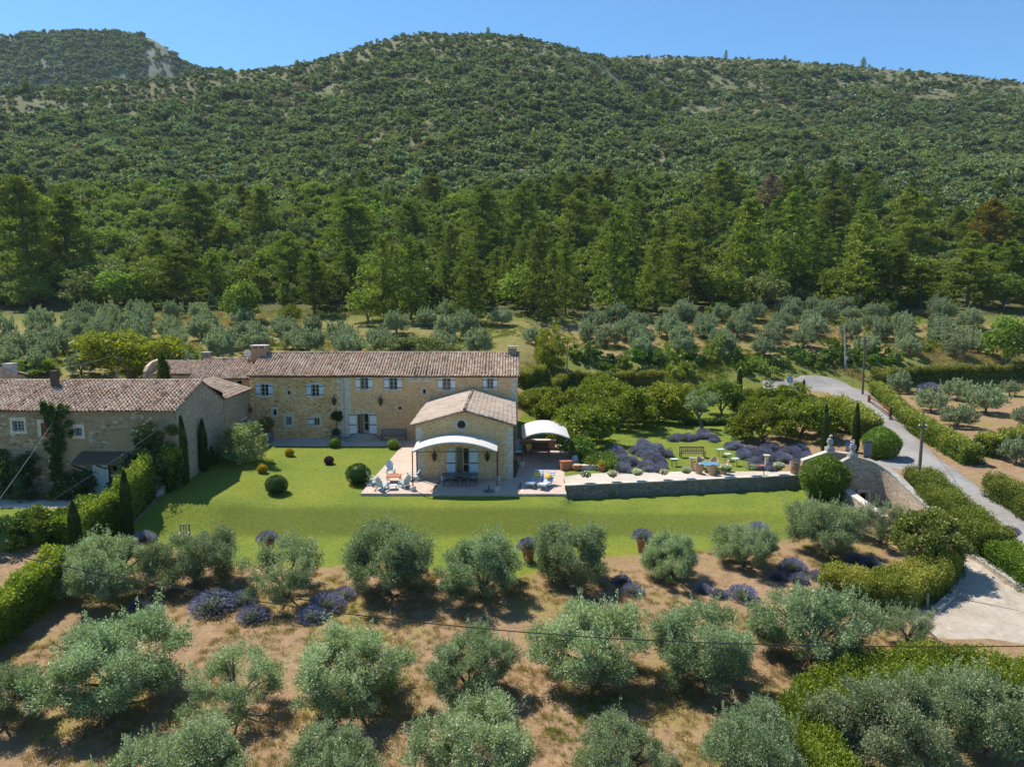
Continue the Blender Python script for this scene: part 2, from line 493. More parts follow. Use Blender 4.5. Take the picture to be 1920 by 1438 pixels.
M['bush'] = leaf('bush_leaves', (.045, .09, .012), (.13, .22, .03), (.26, .35, .07), .36, .08)
M['ivy'] = leaf('ivy_leaves', (.025, .055, .014), (.065, .115, .026), (.12, .18, .045), .3, .12)
M['creeper'] = leaf('creeper_leaves', (.035, .075, .010), (.14, .21, .025), (.36, .37, .05), .36, .10)
M['mulberry'] = leaf('garden_tree_leaves', (.085, .12, .014), (.19, .22, .02), (.32, .31, .035), .42, .08)
M['cypress'] = leaf('cypress_sprays', (.024, .042, .010), (.050, .078, .016), (.085, .11, .028), .2, .05)
M['fig'] = leaf('fig_leaves', (.10, .16, .06), (.17, .24, .11), (.25, .33, .18), .3, .1)
M['laurel'] = leaf('laurel_leaves', (.06, .09, .016), (.17, .20, .04), (.36, .37, .11), .34, .12)
M['viburnum'] = leaf('viburnum_leaves', (.06, .10, .03), (.19, .25, .09), (.48, .48, .32), .34, .12)
M['lavender_leaf'] = leaf('lavender_foliage', (.12, .16, .09), (.20, .24, .15), (.28, .32, .22), .3, .03)
M['lavender'] = leaf('lavender_flowers', (.13, .125, .25), (.22, .22, .41), (.34, .34, .56), .35, .02)
M['gold_shrub'] = leaf('golden_shrub_leaves', (.34, .24, .015), (.60, .43, .025), (.75, .58, .07), .35, .05)
M['purple_shrub'] = leaf('purple_shrub_leaves', (.06, .035, .05), (.1, .06, .09), (.14, .09, .14), .25, .05)
M['flower'] = leaf('white_flowers', (.30, .34, .16), (.55, .55, .4), (.78, .74, .6), .25, .03)
M['grass_dry'] = leaf('dry_grass_blades', (.26, .19, .085), (.38, .28, .14), (.50, .39, .21), .4, .02)
M['grass_green'] = leaf('green_grass_blades', (.13, .17, .03), (.21, .25, .045), (.31, .32, .08), .4, .02)

# ---------------------------------------------------------------- foliage
def unit(v):
    return v / np.maximum(np.linalg.norm(v, axis=1, keepdims=True), 1e-6)
class Veg:
    """collects leaf-sized faces (and stems) for one plant part"""
    def __init__(self, seed=0):
        self.r = np.random.RandomState(seed); self.V, self.Q, self.T, self.MI, self.n = [], [], [], [], 0
    def leaves(self, C, D, L, Wd, tint, mi=0):
        n = len(C); D = unit(D)
        S = unit(np.cross(D, self.r.normal(size=(n, 3))))
        L = np.broadcast_to(L, n)[:, None]; Wd = np.broadcast_to(Wd, n)[:, None]
        P = np.stack([C - D * L * .5, C + S * Wd * .5, C + D * L * .5, C - S * Wd * .5], 1)
        self.V.append(P.reshape(-1, 3)); self.Q.append(np.arange(4 * n).reshape(-1, 4) + self.n); self.n += 4 * n
        self.T.append(np.repeat(np.clip(np.broadcast_to(tint, n), 0, 1), 4)); self.MI.append(np.full(n, mi))
    def clump(self, c, rad, n, L, Wd, mi=0, tint=.5, tv=.28, up=.25, shell=.55, out=.8, sq=None):
        """an ellipsoid tuft of leaves"""
        r = self.r
        d = unit(r.normal(size=(n, 3)))
        rr = (shell + (1 - shell) * r.uniform(size=(n, 1))) * (1 + r.normal(size=(n, 1)) * .08)
        C = np.asarray(c) + d * rr * np.asarray(rad)
        D = d * out + r.normal(size=(n, 3)) * .6 + np.array([0, 0, up])
        self.leaves(C, D, L * r.uniform(.65, 1.3, n), Wd * r.uniform(.7, 1.25, n), tint + r.normal(size=n) * tv, mi)
    def mb(self, mb, mi=1):
        V = np.array(mb.v, np.float32)
        q = [f if len(f) == 4 else None for f in mb.f]
        q = np.array([f for f in q if f is not None], int)
        if len(q) == 0: return
        self.V.append(V); self.Q.append(q + self.n); self.n += len(V)
        self.T.append(np.full(len(V), .5)); self.MI.append(np.full(len(q), mi))
    def mesh(self, name, mats):
        return qmesh(name, np.concatenate(self.V), np.concatenate(self.Q), mats, np.concatenate(self.MI), np.concatenate(self.T))

def crown_clumps(r, Rx, H, z0, n, cr, lump=.22, squash=1.0, top=.5):
    """clump centres on an uneven ellipsoid crown; z0 the crown's bottom, H its height"""
    out = []
    ph = r.uniform(0, 6.28, 4)
    for i in range(n):
        u = r.uniform(-.75, 1); A = r.uniform(0, 2 * pi)
        s = sqrt(max(0, 1 - u * u))
        k = 1 + lump * (sin(2 * A + ph[0]) * .5 + sin(3 * A + ph[1] + 2 * u) * .5 + sin(4 * u + ph[2]) * .4) + r.normal() * lump * .35
        q = r.uniform(.5, 1) ** .4
        rad = cr * r.uniform(.65, 1.35)
        out.append((np.array([cos(A) * s * (Rx - rad * .45) * k * q, sin(A) * s * (Rx - rad * .45) * k * q, z0 + H / 2 + u * (H / 2 - rad * .4) * k * q]), rad))
    return out

def limbs(r, base_r, h, Rx, H, z0, n=5, fork=.9):
    mb = MB()
    mb.tube([(0, 0, -.15), (r.normal() * .06, r.normal() * .06, fork * .5), (r.normal() * .08, r.normal() * .08, fork)], [base_r * 1.25, base_r, base_r * .9], 7)
    for i in range(n):
        A = 2 * pi * i / n + r.uniform(-.4, .4)
        e = np.array([cos(A) * Rx * .62, sin(A) * Rx * .62, z0 + H * r.uniform(.45, .75)])
        m = e * .5 + np.array([0, 0, .12 * H]); m[2] = fork + (e[2] - fork) * .55
        mb.tube([(0, 0, fork * .85), tuple(m), tuple(e)], [base_r * .6, base_r * .38, base_r * .12], 5)
        f = e + np.array([cos(A + .8), sin(A + .8), .5]) * Rx * .25
        mb.tube([tuple(m), tuple(f)], [base_r * .3, base_r * .1], 4)
    return mb

def olive_meshes(i, nleaf, L, Wd, mat, sparse=False, R_=2.5, H=4.0, z0=.12):
    """unit olive: crown radius 2.4, top at about 4.2"""
    r = np.random.RandomState(100 + i)
    v = Veg(200 + i)
    cl = crown_clumps(r, R_, H, z0, 78 if not sparse else 54, .60 if not sparse else .52, .28)
    for c, rad in cl:
        n = int(nleaf / len(cl) * (rad / .62) ** 2)
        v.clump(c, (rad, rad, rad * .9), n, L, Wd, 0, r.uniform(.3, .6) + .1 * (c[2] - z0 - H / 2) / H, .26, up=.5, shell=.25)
    for k in range(80):      # upright shoots that break the outline
        c, rad = cl[r.randint(len(cl))]
        if c[2] < z0 + H * .3: continue
        p = c + np.array([r.normal() * .35, r.normal() * .35, rad * .7]); n = 26
        s = r.uniform(size=(n, 1)) * np.array([[r.normal() * .12, r.normal() * .12, r.uniform(.45, .9)]])
        v.leaves(p + s + r.normal(size=(n, 3)) * .05, r.normal(size=(n, 3)) * .5 + np.array([0, 0, .8]), L, Wd, .7 + r.normal(size=n) * .15)
    return v, limbs(r, .17, 4, R_, H, z0, 6, .8)

def broad_tree(i, mat, nleaf, Rx, H, z0, L, Wd, cr, n, tint=.5, lump=.22, bark='bark', trunk_r=.16, up=.25, tv=.25):
    r = np.random.RandomState(300 + i); v = Veg(400 + i)
    cl = crown_clumps(r, Rx, H, z0, n, cr, lump)
    for c, rad in cl:
        v.clump(c, (rad, rad, rad * .8), max(6, int(nleaf / n * (rad / cr) ** 2)), L, Wd, 0, tint + r.uniform(-.16, .16), tv, up=up, shell=.4)
    return v, limbs(r, trunk_r, 4, Rx, H, z0, 5, max(.3, z0 * .9 + .2))

def pine_tree(i, h, Rx, nleaf, bare=.35, L=.5, Wd=.17):
    """open-crowned pine: trunk, ascending limbs, tufted plates"""
    r = np.random.RandomState(500 + i); v = Veg(600 + i); mb = MB()
    lean = r.normal(size=2) * .03 * h
    tr = lambda z: np.array([lean[0] * (z / h) ** 1.5, lean[1] * (z / h) ** 1.5, z])
    mb.tube([tuple(tr(z)) for z in (-.3, h * .3, h * .6, h * .95)], [.26, .2, .14, .04], 6)
    nb = 46
    for k in range(nb):
        f = bare + (1 - bare) * ((k + .5) / nb) ** .9
        z = f * h; A = k * 2.4 + r.normal() * .4
        s = (1 - ((f - bare) / (1 - bare)) ** 2.2) * .9 + .14
        if f < bare + .15: s *= .75
        ln = Rx * s * r.uniform(.65, 1.1)
        b = tr(z * .93); e = b + np.array([cos(A) * ln, sin(A) * ln, ln * r.uniform(.15, .45)])
        if k % 2 == 0: mb.tube([tuple(b), tuple((b + e) / 2 - np.array([0, 0, .1])), tuple(e)], [.07, .05, .02], 4)
        for q in (1.0, .68, .4):
            c = b + (e - b) * q + r.normal(size=3) * .2
            rad = (.38 + .32 * s) * r.uniform(.8, 1.25) * Rx / 3.0
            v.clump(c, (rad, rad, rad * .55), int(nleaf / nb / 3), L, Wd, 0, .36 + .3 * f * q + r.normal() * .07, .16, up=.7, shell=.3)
    return v, mb

def conifer(i, h, Rx, nleaf, L=.5, Wd=.17, z0=.06, pw=.8):
    """conical conifer in tiers of drooping boughs"""
    r = np.random.RandomState(700 + i); v = Veg(800 + i); mb = MB()
    mb.tube([(0, 0, -.3), (0, 0, h * .5), (0, 0, h * .97)], [.2, .12, .02], 6)
    nb = 90
    for k in range(nb):
        f = z0 + (1 - z0) * (k + .5) / nb
        A = k * 2.4 + r.normal() * .3
        ln = Rx * ((1 - f) ** pw + .06) * r.uniform(.55, 1.2)
        b = np.array([0, 0, f * h]); e = b + np.array([cos(A) * ln, sin(A) * ln, ln * r.uniform(-.12, .22)])
        m = max(2, int(ln / .55))
        for q in np.linspace(.35, 1, m):
            c = b + (e - b) * q + r.normal(size=3) * .1
            c = c + r.normal(size=3) * np.array([.18, .18, .3])
            rad = (.38 + .16 * ln / m) * r.uniform(.7, 1.35)
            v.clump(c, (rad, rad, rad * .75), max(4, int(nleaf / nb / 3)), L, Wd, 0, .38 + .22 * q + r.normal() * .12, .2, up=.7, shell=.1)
    return v, mb

def column(i, h, r0, nleaf, L=.16, Wd=.06, taper=.55):
    r = np.random.RandomState(900 + i); v = Veg(950 + i)
    z = r.uniform(0, 1, nleaf) ** .85; A = r.uniform(0, 2 * pi, nleaf)
    prof = r0 * np.minimum(1, (1 - z) * 3.2) ** .6 * (1 - (1 - taper) * z) * np.minimum(1, .72 + z * 2.5)
    prof = prof * (1 + .06 * np.sin(5 * A + z * 9)) * r.uniform(.82, 1.05, nleaf)
    C = np.stack([np.cos(A) * prof, np.sin(A) * prof, .1 + z * h], 1)
    D = np.stack([np.cos(A) * .35, np.sin(A) * .35, np.ones(nleaf)], 1) + r.normal(size=(nleaf, 3)) * .3
    v.leaves(C, D, L * r.uniform(.7, 1.3, nleaf), Wd * r.uniform(.8, 1.2, nleaf), .45 + r.normal(size=nleaf) * .22)
    core = MB(); core.lathe([(r0 * .5, 0), (r0 * .8, h * .2), (r0 * .74, h * .5), (r0 * .6 * taper / .55, h * .8), (.02, h * .97)], n=10)
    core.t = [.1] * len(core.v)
    v.mb(core, 0)
    return v

def ball(i, Rx, nleaf, L, Wd, tint=.45, flat=1.0, rough=.02):
    r = np.random.RandomState(1000 + i); v = Veg(1050 + i)
    d = unit(r.normal(size=(nleaf, 3)))
    bump = 1 + rough * (np.sin(d[:, :1] * 7 + 1) + np.sin(d[:, 1:2] * 6 + i) + np.sin(d[:, 2:] * 8))
    C = d * Rx * bump * r.uniform(.86, 1.03, (nleaf, 1)) * np.array([1, 1, flat]) + np.array([0, 0, Rx * flat * .92])
    v.leaves(C, d + r.normal(size=(nleaf, 3)) * .7, L * r.uniform(.7, 1.3, nleaf), Wd, tint + r.normal(size=nleaf) * .25)
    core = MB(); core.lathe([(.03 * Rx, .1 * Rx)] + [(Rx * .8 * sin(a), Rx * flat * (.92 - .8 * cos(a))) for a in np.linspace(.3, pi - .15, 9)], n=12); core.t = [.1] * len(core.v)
    v.mb(core, 0)
    return v

def hedge(name, pts, width, height, mat, label, cat='hedge', dens=95, L=.16, Wd=.09, seed=0, bumpy=.18, tint=.42, lit_toptint=.75, group=None, leaf2=None, mats=None):
    """a hedge swept along ground points, denser and brighter-tinted on top: sunlit tops and shaded sides painted into the leaves"""
    r = np.random.RandomState(2000 + seed); v = Veg(2100 + seed)
    P = [np.array((p[0], p[1])) for p in pts]
    seg = np.array([np.linalg.norm(P[i + 1] - P[i]) for i in range(len(P) - 1)]); tot = seg.sum()
    hs = height if hasattr(height, '__len__') else [height] * len(P)
    ws = width if hasattr(width, '__len__') else [width] * len(P)
    cum = np.concatenate([[0], np.cumsum(seg)])
    PX = np.array([p[0] for p in P]); PY = np.array([p[1] for p in P])
    hm, wm = float(np.mean(hs)), float(np.mean(ws))
    n = int(dens * 1.7 * tot * (2 * hm + wm))
    def frame(s):
        x, y = np.interp(s, cum, PX), np.interp(s, cum, PY)
        x2, y2 = np.interp(np.minimum(s + .2, tot), cum, PX), np.interp(np.minimum(s + .2, tot), cum, PY)
        x1, y1 = np.interp(np.maximum(s - .2, 0), cum, PX), np.interp(np.maximum(s - .2, 0), cum, PY)
        d = np.stack([x2 - x1, y2 - y1], 1); d = d / np.maximum(np.linalg.norm(d, axis=1, keepdims=True), 1e-6)
        return x, y, np.stack([d[:, 1], -d[:, 0]], 1)
    s = r.uniform(-.3, tot + .3, n)
    A = r.uniform(-1.45, 1.45, n) * 1.13        # angle round the section, 0 = top
    sc = np.clip(s, 0, tot)
    x, y, nv = frame(sc)
    h, w = np.interp(sc, cum, hs), np.interp(sc, cum, ws)
    k = 1 + bumpy * (np.sin(s * 1.7 + seed) * np.cos(A * 2.3) * .5 + np.sin(s * 3.9 + 2 * A) * .4) + r.normal(size=n) * .05
    ca, sa = np.cos(A), np.sin(A)
    u = np.sign(sa) * np.abs(sa) ** .6 * w / 2 * k; zz = np.maximum(.0, np.sign(ca) * np.abs(ca) ** .45) * h * k
    low = np.abs(A) > 1.25
    zz = np.where(low, r.uniform(0, .75, n) * h, zz)
    d3 = np.stack([nv[:, 0] * sa, nv[:, 1] * sa, np.maximum(ca, 0)], 1)
    dep = r.uniform(.80, 1.05, n)
    endx = (s - sc)
    tx, ty = -nv[:, 1], nv[:, 0]
    gx, gy = x + nv[:, 0] * u * dep + tx * endx, y + nv[:, 1] * u * dep + ty * endx
    C = np.stack([gx, gy, terrain(x, y) + zz * dep], 1)
    D = d3 + r.normal(size=(n, 3)) * .75 + np.array([0, 0, .25])
    ti = tint + lit_toptint * (zz / h - .55) + r.normal(size=n) * .2 + .12 * np.sin(s * 1.3 + A)  # tint rises with height: sunlit top and shaded sides painted in
    mi = 0
    v.leaves(C, D, L * r.uniform(.6, 1.35, n), Wd * r.uniform(.7, 1.3, n), ti)
    for e in (0.0, tot):      # leafy ends
        ne = int(dens * 1.3 * wm * hm); xe, ye, ve = frame(np.full(ne, e)); he, we = np.interp(e, cum, hs), np.interp(e, cum, ws)
        ue, ze = r.uniform(-.48, .48, ne) * we, r.uniform(0, .97, ne) * he
        sg = -1 if e == 0 else 1; out = sg * (r.uniform(-.25, .2, ne) - .5 * np.maximum(0, ze / he - .7))
        tx, ty = -ve[:, 1], ve[:, 0]
        Ce = np.stack([xe + ve[:, 0] * ue + tx * out, ye + ve[:, 1] * ue + ty * out, terrain(xe, ye) + ze], 1)
        v.leaves(Ce, np.stack([tx * sg, ty * sg, 0 * tx], 1) + r.normal(size=(ne, 3)) * .7, L * r.uniform(.6, 1.35, ne), Wd, tint + lit_toptint * (ze / he - .55) + r.normal(size=ne) * .2)
    # solid twiggy core
    m = max(2, int(tot / .7)); ss = np.linspace(min(.45, tot * .2), tot - min(.45, tot * .2), m); x, y, nv = frame(ss)
    h, w = np.interp(ss, cum, hs), np.interp(ss, cum, ws)
    prof = [(-.37, -.3), (-.37, .5), (-.22, .7), (.22, .7), (.37, .5), (.37, -.3)]
    V = []
    for i in range(m):
        z = tz(x[i], y[i])
        for a, b in prof: V.append((x[i] + nv[i, 0] * a * w[i], y[i] + nv[i, 1] * a * w[i], z + b * h[i]))
    Q = [(i * 6 + j, i * 6 + j + 1, i * 6 + j + 7, i * 6 + j + 6) for i in range(m - 1) for j in range(5)]
    for e in (0, (m - 1) * 6): Q += [(e, e + 1, e + 4, e + 5), (e + 1, e + 2, e + 3, e + 4)]
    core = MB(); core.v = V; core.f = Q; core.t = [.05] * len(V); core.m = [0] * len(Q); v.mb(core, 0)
    o = link(name, v.mesh(name, [M[mat]]))
    return tag(o, label, cat, group)

def scatter(name, P, scl, rotz, idx, variants):
    """one object of countless plants: points that instance a few plant meshes"""
    me = bpy.data.meshes.new(name); P = np.asarray(P, np.float32)
    me.vertices.add(len(P)); me.vertices.foreach_set('co', P.ravel())
    a = me.attributes.new('scl', 'FLOAT_VECTOR', 'POINT'); a.data.foreach_set('vector', np.asarray(scl, np.float32).ravel())
    rot = np.zeros((len(P), 3), np.float32); rot[:, 2] = rotz
    a = me.attributes.new('rot', 'FLOAT_VECTOR', 'POINT'); a.data.foreach_set('vector', rot.ravel())
    a = me.attributes.new('vidx', 'INT', 'POINT'); a.data.foreach_set('value', np.asarray(idx, np.int32))
    o = link(name, me)
    col = bpy.data.collections.new(name + '_plants')
    for k, (m_) in enumerate(variants):
        col.objects.link(bpy.data.objects.new('%s_plant_%02d' % (name, k), m_))
    g = bpy.data.node_groups.new(name, 'GeometryNodeTree')
    g.interface.new_socket('Geometry', in_out='INPUT', socket_type='NodeSocketGeometry')
    g.interface.new_socket('Geometry', in_out='OUTPUT', socket_type='NodeSocketGeometry')
    N = g.nodes.new; i_, o_ = N('NodeGroupInput'), N('NodeGroupOutput')
    ip = N('GeometryNodeInstanceOnPoints'); ci = N('GeometryNodeCollectionInfo')
    ci.inputs['Collection'].default_value = col; ci.inputs['Separate Children'].default_value = True; ci.inputs['Reset Children'].default_value = True
    def na(nm, typ):
        q = N('GeometryNodeInputNamedAttribute'); q.data_type = typ; q.inputs['Name'].default_value = nm; return q.outputs[0]
    g.links.new(i_.outputs[0], ip.inputs['Points']); g.links.new(ci.outputs[0], ip.inputs['Instance'])
    ip.inputs['Pick Instance'].default_value = True
    g.links.new(na('vidx', 'INT'), ip.inputs['Instance Index'])
    er = N('FunctionNodeEulerToRotation'); g.links.new(na('rot', 'FLOAT_VECTOR'), er.inputs[0]); g.links.new(er.outputs[0], ip.inputs['Rotation'])
    g.links.new(na('scl', 'FLOAT_VECTOR'), ip.inputs['Scale'])
    g.links.new(ip.outputs[0], o_.inputs[0])
    md = o.modifiers.new('plants', 'NODES'); md.node_group = g
    o['kind'] = 'stuff'
    return o

# ---------------------------------------------------------------- ground and hill
rows = np.concatenate([np.arange(-22, 12, 2.0), np.arange(12, 84, .3), np.arange(84, 118, .55), np.arange(118, 160, 1.3), np.arange(160, 300, 3.5), np.arange(300, 900, 6.0)])
cols = np.unique(np.concatenate([np.linspace(-1.5, -.62, 60), np.linspace(-.62, .62, 330), np.linspace(.62, 1.5, 60)]))
gy, ga = np.meshgrid(rows, cols, indexing='ij')
gx = ga * (np.maximum(gy, -22) + 30)
gz = terrain(gx, gy)
nr, nc = gy.shape
far = gy > 620
gz = np.maximum(gz, -60)
V = np.stack([gx, gy, gz], -1).reshape(-1, 3)
i0 = (np.arange(nr - 1)[:, None] * nc + np.arange(nc - 1)[None, :]).ravel()
Q = np.stack([i0, i0 + 1, i0 + nc + 1, i0 + nc], 1)
X, Y, Z = gx, gy, gz

# what grows where: lawn, forest floor, hillside (masks of real ground cover)
def inpoly(x, y, poly):
    r = np.zeros(x.shape, bool); n = len(poly)
    for i in range(n):
        (x1, y1), (x2, y2) = poly[i][:2], poly[(i + 1) % n][:2]
        if y1 == y2: continue
        c = ((y1 > y) != (y2 > y)) & (x < (x2 - x1) * (y - y1) / (y2 - y1) + x1)
        r ^= c
    return r
lawn_pts = [gp(*p) for p in [(300, 1000), (275, 1012), (400, 1050), (480, 1065), (620, 1062), (720, 1050), (840, 1075), (960, 1085), (1080, 1050), (1180, 1040),
                             (1300, 1035), (1440, 1022), (1500, 1000), (1560, 975), (1600, 950)]]
lawn_poly = [(p.x, p.y) for p in lawn_pts] + [(29, 62), (24, 63.5), (24, 76), (34, 84), (40, 100), (2, 104), (1, 84), (-28, 77), (-28.6, 60), (-28.6, 55), (-29, 49), (-27, 46.5)]
lawn = inpoly(X, Y, lawn_poly).astype(float)
lawn = np.maximum(lawn, ((X < -29) & (Y > 49) & (Y < 55.6)) * .75)
bank = sm(Y, 104, 107) * (1 - sm(Y, 117, 119)) * sm(X, 0, 8) * .55 + (sm(Y, 84, 86) * (1 - sm(Y, 96, 101)) * (1 - sm(X, 0, 6))) * .35
longgrass = sm(Y, 52.7, 53.4) * (1 - sm(Y, 55.9, 56.6)) * lawn * (1 - sm(X, 14, 24)) * sm(X, -24.5, -22)
bank = np.maximum(bank, np.where(X > 6, .36, .44) * sm(Y, 88, 94) * (1 - sm(Y, 148, 155)) * (1 - sm(Y, 103, 106) * (1 - sm(Y, 118, 121)) * 0) * np.where((Y < 106) & (X > 6), 0, 1))
bank = np.maximum(bank, .8 * sm(Y, 136, 141) * (1 - sm(Y, 150, 156)))
forest = sm(Y, 138, 150)
hill = sm(Y, 255, 285)
green = np.clip(lawn, 0, 1)
ground_me = qmesh('ground', V, Q, [], tint=np.zeros(len(V)), smooth=True)
for nm, arr in (('lawn', green), ('longgrass', longgrass), ('rough', np.clip(bank, 0, 1)), ('forest', forest), ('hill', hill)):
    a_ = ground_me.attributes.new(nm, 'FLOAT', 'POINT'); a_.data.foreach_set('value', arr.ravel().astype(np.float32))
t = NT('ground_cover')
p = t.pos()
n1, n2, n3 = t.noise(1.3, 6, .7, p), t.noise(.16, 5, .6, p), t.noise(7, 5, .7, p)
soil = t.ramp(n1, (.28, (.15, .093, .05)), (.5, (.24, .155, .088)), (.72, (.325, .225, .14)))
soil = t.mix(.7, soil, t.ramp(t.noise(5, 6, .8, p), (.32, (.58, .55, .52)), (.68, (1.35, 1.3, 1.25))), 'MULTIPLY')
soil = t.mix(t.ramp(n3, (.35, .0), (.75, .45)), soil, (.40, .30, .20))
dryg = t.ramp(n3, (.3, (.13, .12, .025)), (.7, (.28, .23, .07)))
soil = t.mix(t.ramp(t.math('ADD', t.math('MULTIPLY', n2, .6), t.math('MULTIPLY', n1, .4)), (.50, 0.0), (.60, .85)), soil, dryg)
stonev = t.n('TexVoronoi', Vector=p, Scale=3.3).outputs[0]
soil = t.mix(t.ramp(stonev, (.05, .8), (.11, 0.0)), soil, (.5, .44, .36))
lw = t.ramp(t.noise(3.5, 6, .75, p), (.25, (.085, .128, .020)), (.5, (.140, .183, .031)), (.75, (.20, .230, .050)))
lw = t.mix(.75, lw, t.ramp(t.noise(.22, 4, .6, p), (.3, (.72, .84, .8)), (.68, (1.28, 1.1, .95))), 'MULTIPLY')
lw = t.mix(.85, lw, t.ramp(t.noise(11, 5, .8, p), (.32, (.55, .6, .5)), (.68, (1.4, 1.32, 1.3))), 'MULTIPLY')
lw = t.mix(t.math('MULTIPLY', t.ramp(t.noise(.5, 5, .7, p), (.58, 0.0), (.72, 1.0)), .45), lw, (.23, .20, .05))
lw = t.mix(t.math('MULTIPLY', t.attr('longgrass').outputs['Fac'], .8), lw, t.ramp(t.noise(4.5, 6, .8, p), (.3, (.05, .075, .012)), (.7, (.14, .155, .028))))
edge = t.math('MULTIPLY', t.math('SUBTRACT', t.noise(.9, 5, .7, p), .5), .9)
la = t.attr('lawn').outputs['Fac']
c = t.mix(t.ramp(t.math('ADD', la, edge), (.40, 0.0), (.62, 1.0)), soil, lw)
rg = t.ramp(n1, (.3, (.085, .115, .02)), (.7, (.185, .195, .045)))
c = t.mix(t.ramp(t.math('ADD', t.attr('rough').outputs['Fac'], t.math('MULTIPLY', edge, .6)), (.3, 0.0), (.52, .92)), c, rg)
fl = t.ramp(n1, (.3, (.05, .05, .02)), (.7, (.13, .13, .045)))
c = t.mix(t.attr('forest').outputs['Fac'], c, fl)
hn = t.noise(.05, 6, .65, p)
hl = t.ramp(n1, (.3, (.10, .105, .05)), (.7, (.20, .19, .10)))
hl = t.mix(t.ramp(hn, (.60, 0.0), (.70, .9)), hl, (.29, .25, .18))
c = t.mix(t.attr('hill').outputs['Fac'], c, hl)
bh = t.math('ADD', t.math('MULTIPLY', n3, .5), t.math('MULTIPLY', n1, .8))
ground_me.materials.append(t.done(c, .97, t.bump(bh, .8, .12), spec=.1))
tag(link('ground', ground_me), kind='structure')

# the farther ridge on the left, with its limestone cliff
def far_hill(name, ridge, D0, D1, a0, a1, base_t):
    ra = np.array([ray(*q)[0] for q in ridge]); rt = np.array([ray(*q)[1] for q in ridge])
    A_, Y_ = np.meshgrid(np.linspace(a0, a1, 150), np.concatenate([np.linspace(D0, D1, 60), np.linspace(D1 + 8, D1 + 120, 10)]), indexing='xy')
    q = np.clip((Y_ - D0) / (D1 - D0), 0, None)
    tr = np.interp(A_, ra, rt)
    tt = base_t + (tr - base_t) * (1 - (1 - np.minimum(q, 1)) ** 1.3)
    z = CAM_H + tt * Y_ - np.maximum(q - 1, 0) * 300
    x = A_ * Y_
    z = z + wob(x, Y_, 40) * 7 * np.clip((1 - q) * 3, 0, 1)
    n_, m_ = Y_.shape
    i0 = (np.arange(n_ - 1)[:, None] * m_ + np.arange(m_ - 1)[None, :]).ravel()
    me = qmesh(name, np.stack([x, Y_, z], -1).reshape(-1, 3), np.stack([i0, i0 + 1, i0 + m_ + 1, i0 + m_], 1), [], smooth=True)
    return me, (x, Y_, z)
fh_me, FH = far_hill('hill', [(-700, 130), (-300, 100), (0, 74), (60, 66), (120, 62), (200, 63), (262, 66), (290, 76), (318, 96), (340, 116), (360, 128), (390, 134), (412, 130), (440, 140), (480, 160)],
                     700, 900, ray(-700, 100)[0], ray(470, 100)[0], .17)
t = NT('hill_rock_and_soil'); p = t.pos()
c = t.ramp(t.noise(.06, 6, .65, p), (.4, (.10, .11, .06)), (.7, (.22, .22, .19)))
fh_me.materials.append(t.done(c, .95))
tag(link('hill', fh_me), kind='structure')

# ---------------------------------------------------------------- roads, paths, terrace
def strip(name, pts, widths, mat, dz=.07, step=1.0, kind='structure', thick=0):
    P = [Vector((p[0], p[1])) for p in pts]
    seg = [0]
    for i in range(len(P) - 1): seg.append(seg[-1] + (P[i + 1] - P[i]).length)
    n = max(4, int(seg[-1] / step)); s = np.linspace(0, seg[-1], n)
    xs, ys = np.interp(s, seg, [p.x for p in P]), np.interp(s, seg, [p.y for p in P])
    for _ in range(4):
        xs[1:-1] = (xs[:-2] + 2 * xs[1:-1] + xs[2:]) / 4; ys[1:-1] = (ys[:-2] + 2 * ys[1:-1] + ys[2:]) / 4
    w = np.interp(s, seg, widths)
    dx, dy = np.gradient(xs), np.gradient(ys); L = np.hypot(dx, dy); nx, ny = dy / L, -dx / L
    k = 7; u = np.linspace(-.5, .5, k)
    wj = w * (1 + .05 * np.sin(s * 1.9) + .04 * np.sin(s * .7 + 1))
    gx_ = xs[:, None] + nx[:, None] * u * wj[:, None]; gy_ = ys[:, None] + ny[:, None] * u * wj[:, None]
    z = terrain(gx_, gy_) + dz + (1 - (2 * u) ** 2) * .03
    z[:, 0] -= dz + .05; z[:, -1] -= dz + .05
    i0 = (np.arange(n - 1)[:, None] * k + np.arange(k - 1)[None, :]).ravel()
    me = qmesh(name, np.stack([gx_, gy_, z], -1).reshape(-1, 3), np.stack([i0, i0 + 1, i0 + k + 1, i0 + k], 1), [M[mat]], smooth=True)
    return tag(link(name, me), kind=kind)
lane = [gp(*q) for q in [(1470, 728), (1540, 722), (1590, 733), (1625, 765), (1670, 805), (1715, 850), (1775, 895), (1850, 945), (1925, 1000)]]
lane = [lane[0] + Vector((-3, .6, 0))] + lane + [Vector((lane[-1].x + 1.2, 40, 0)), Vector((lane[-1].x + 2, 18, 0))]
strip('road', lane, [3, 4, 6.5, 6.8, 4.4, 4, 3.8, 3.6, 3.4, 3.4, 3.4, 3.4], 'road', .2)
strip('lane', [gp(1750, 870), gp(1690, 875), gp(1655, 862)], [4, 5, 6], 'road', .10)
strip('track', [Vector((-75, 57.0, 0)), Vector((-44, 56.8, 0)), Vector((-36, 56.7, 0)), Vector((-31.5, 57, 0))], [2.2, 2.0, 2.0, 2.2], 'track')
strip('driveway', [gp(1600, 1215) + Vector((5.5, 0, 0)), gp(1790, 1160), gp(1860, 1100)] if False else [Vector((23.5, 39.5, 0)), Vector((28, 41.2, 0)), Vector((34, 40.5, 0)), Vector((46, 38, 0))], [2.6, 7.5, 11, 13], 'gravel', .06, .8)

strip('driveway', [gp(1850, 1135), gp(1832, 1090), gp(1815, 1045)], [4.6, 3.6, 2.4], 'gravel', .09, .8)

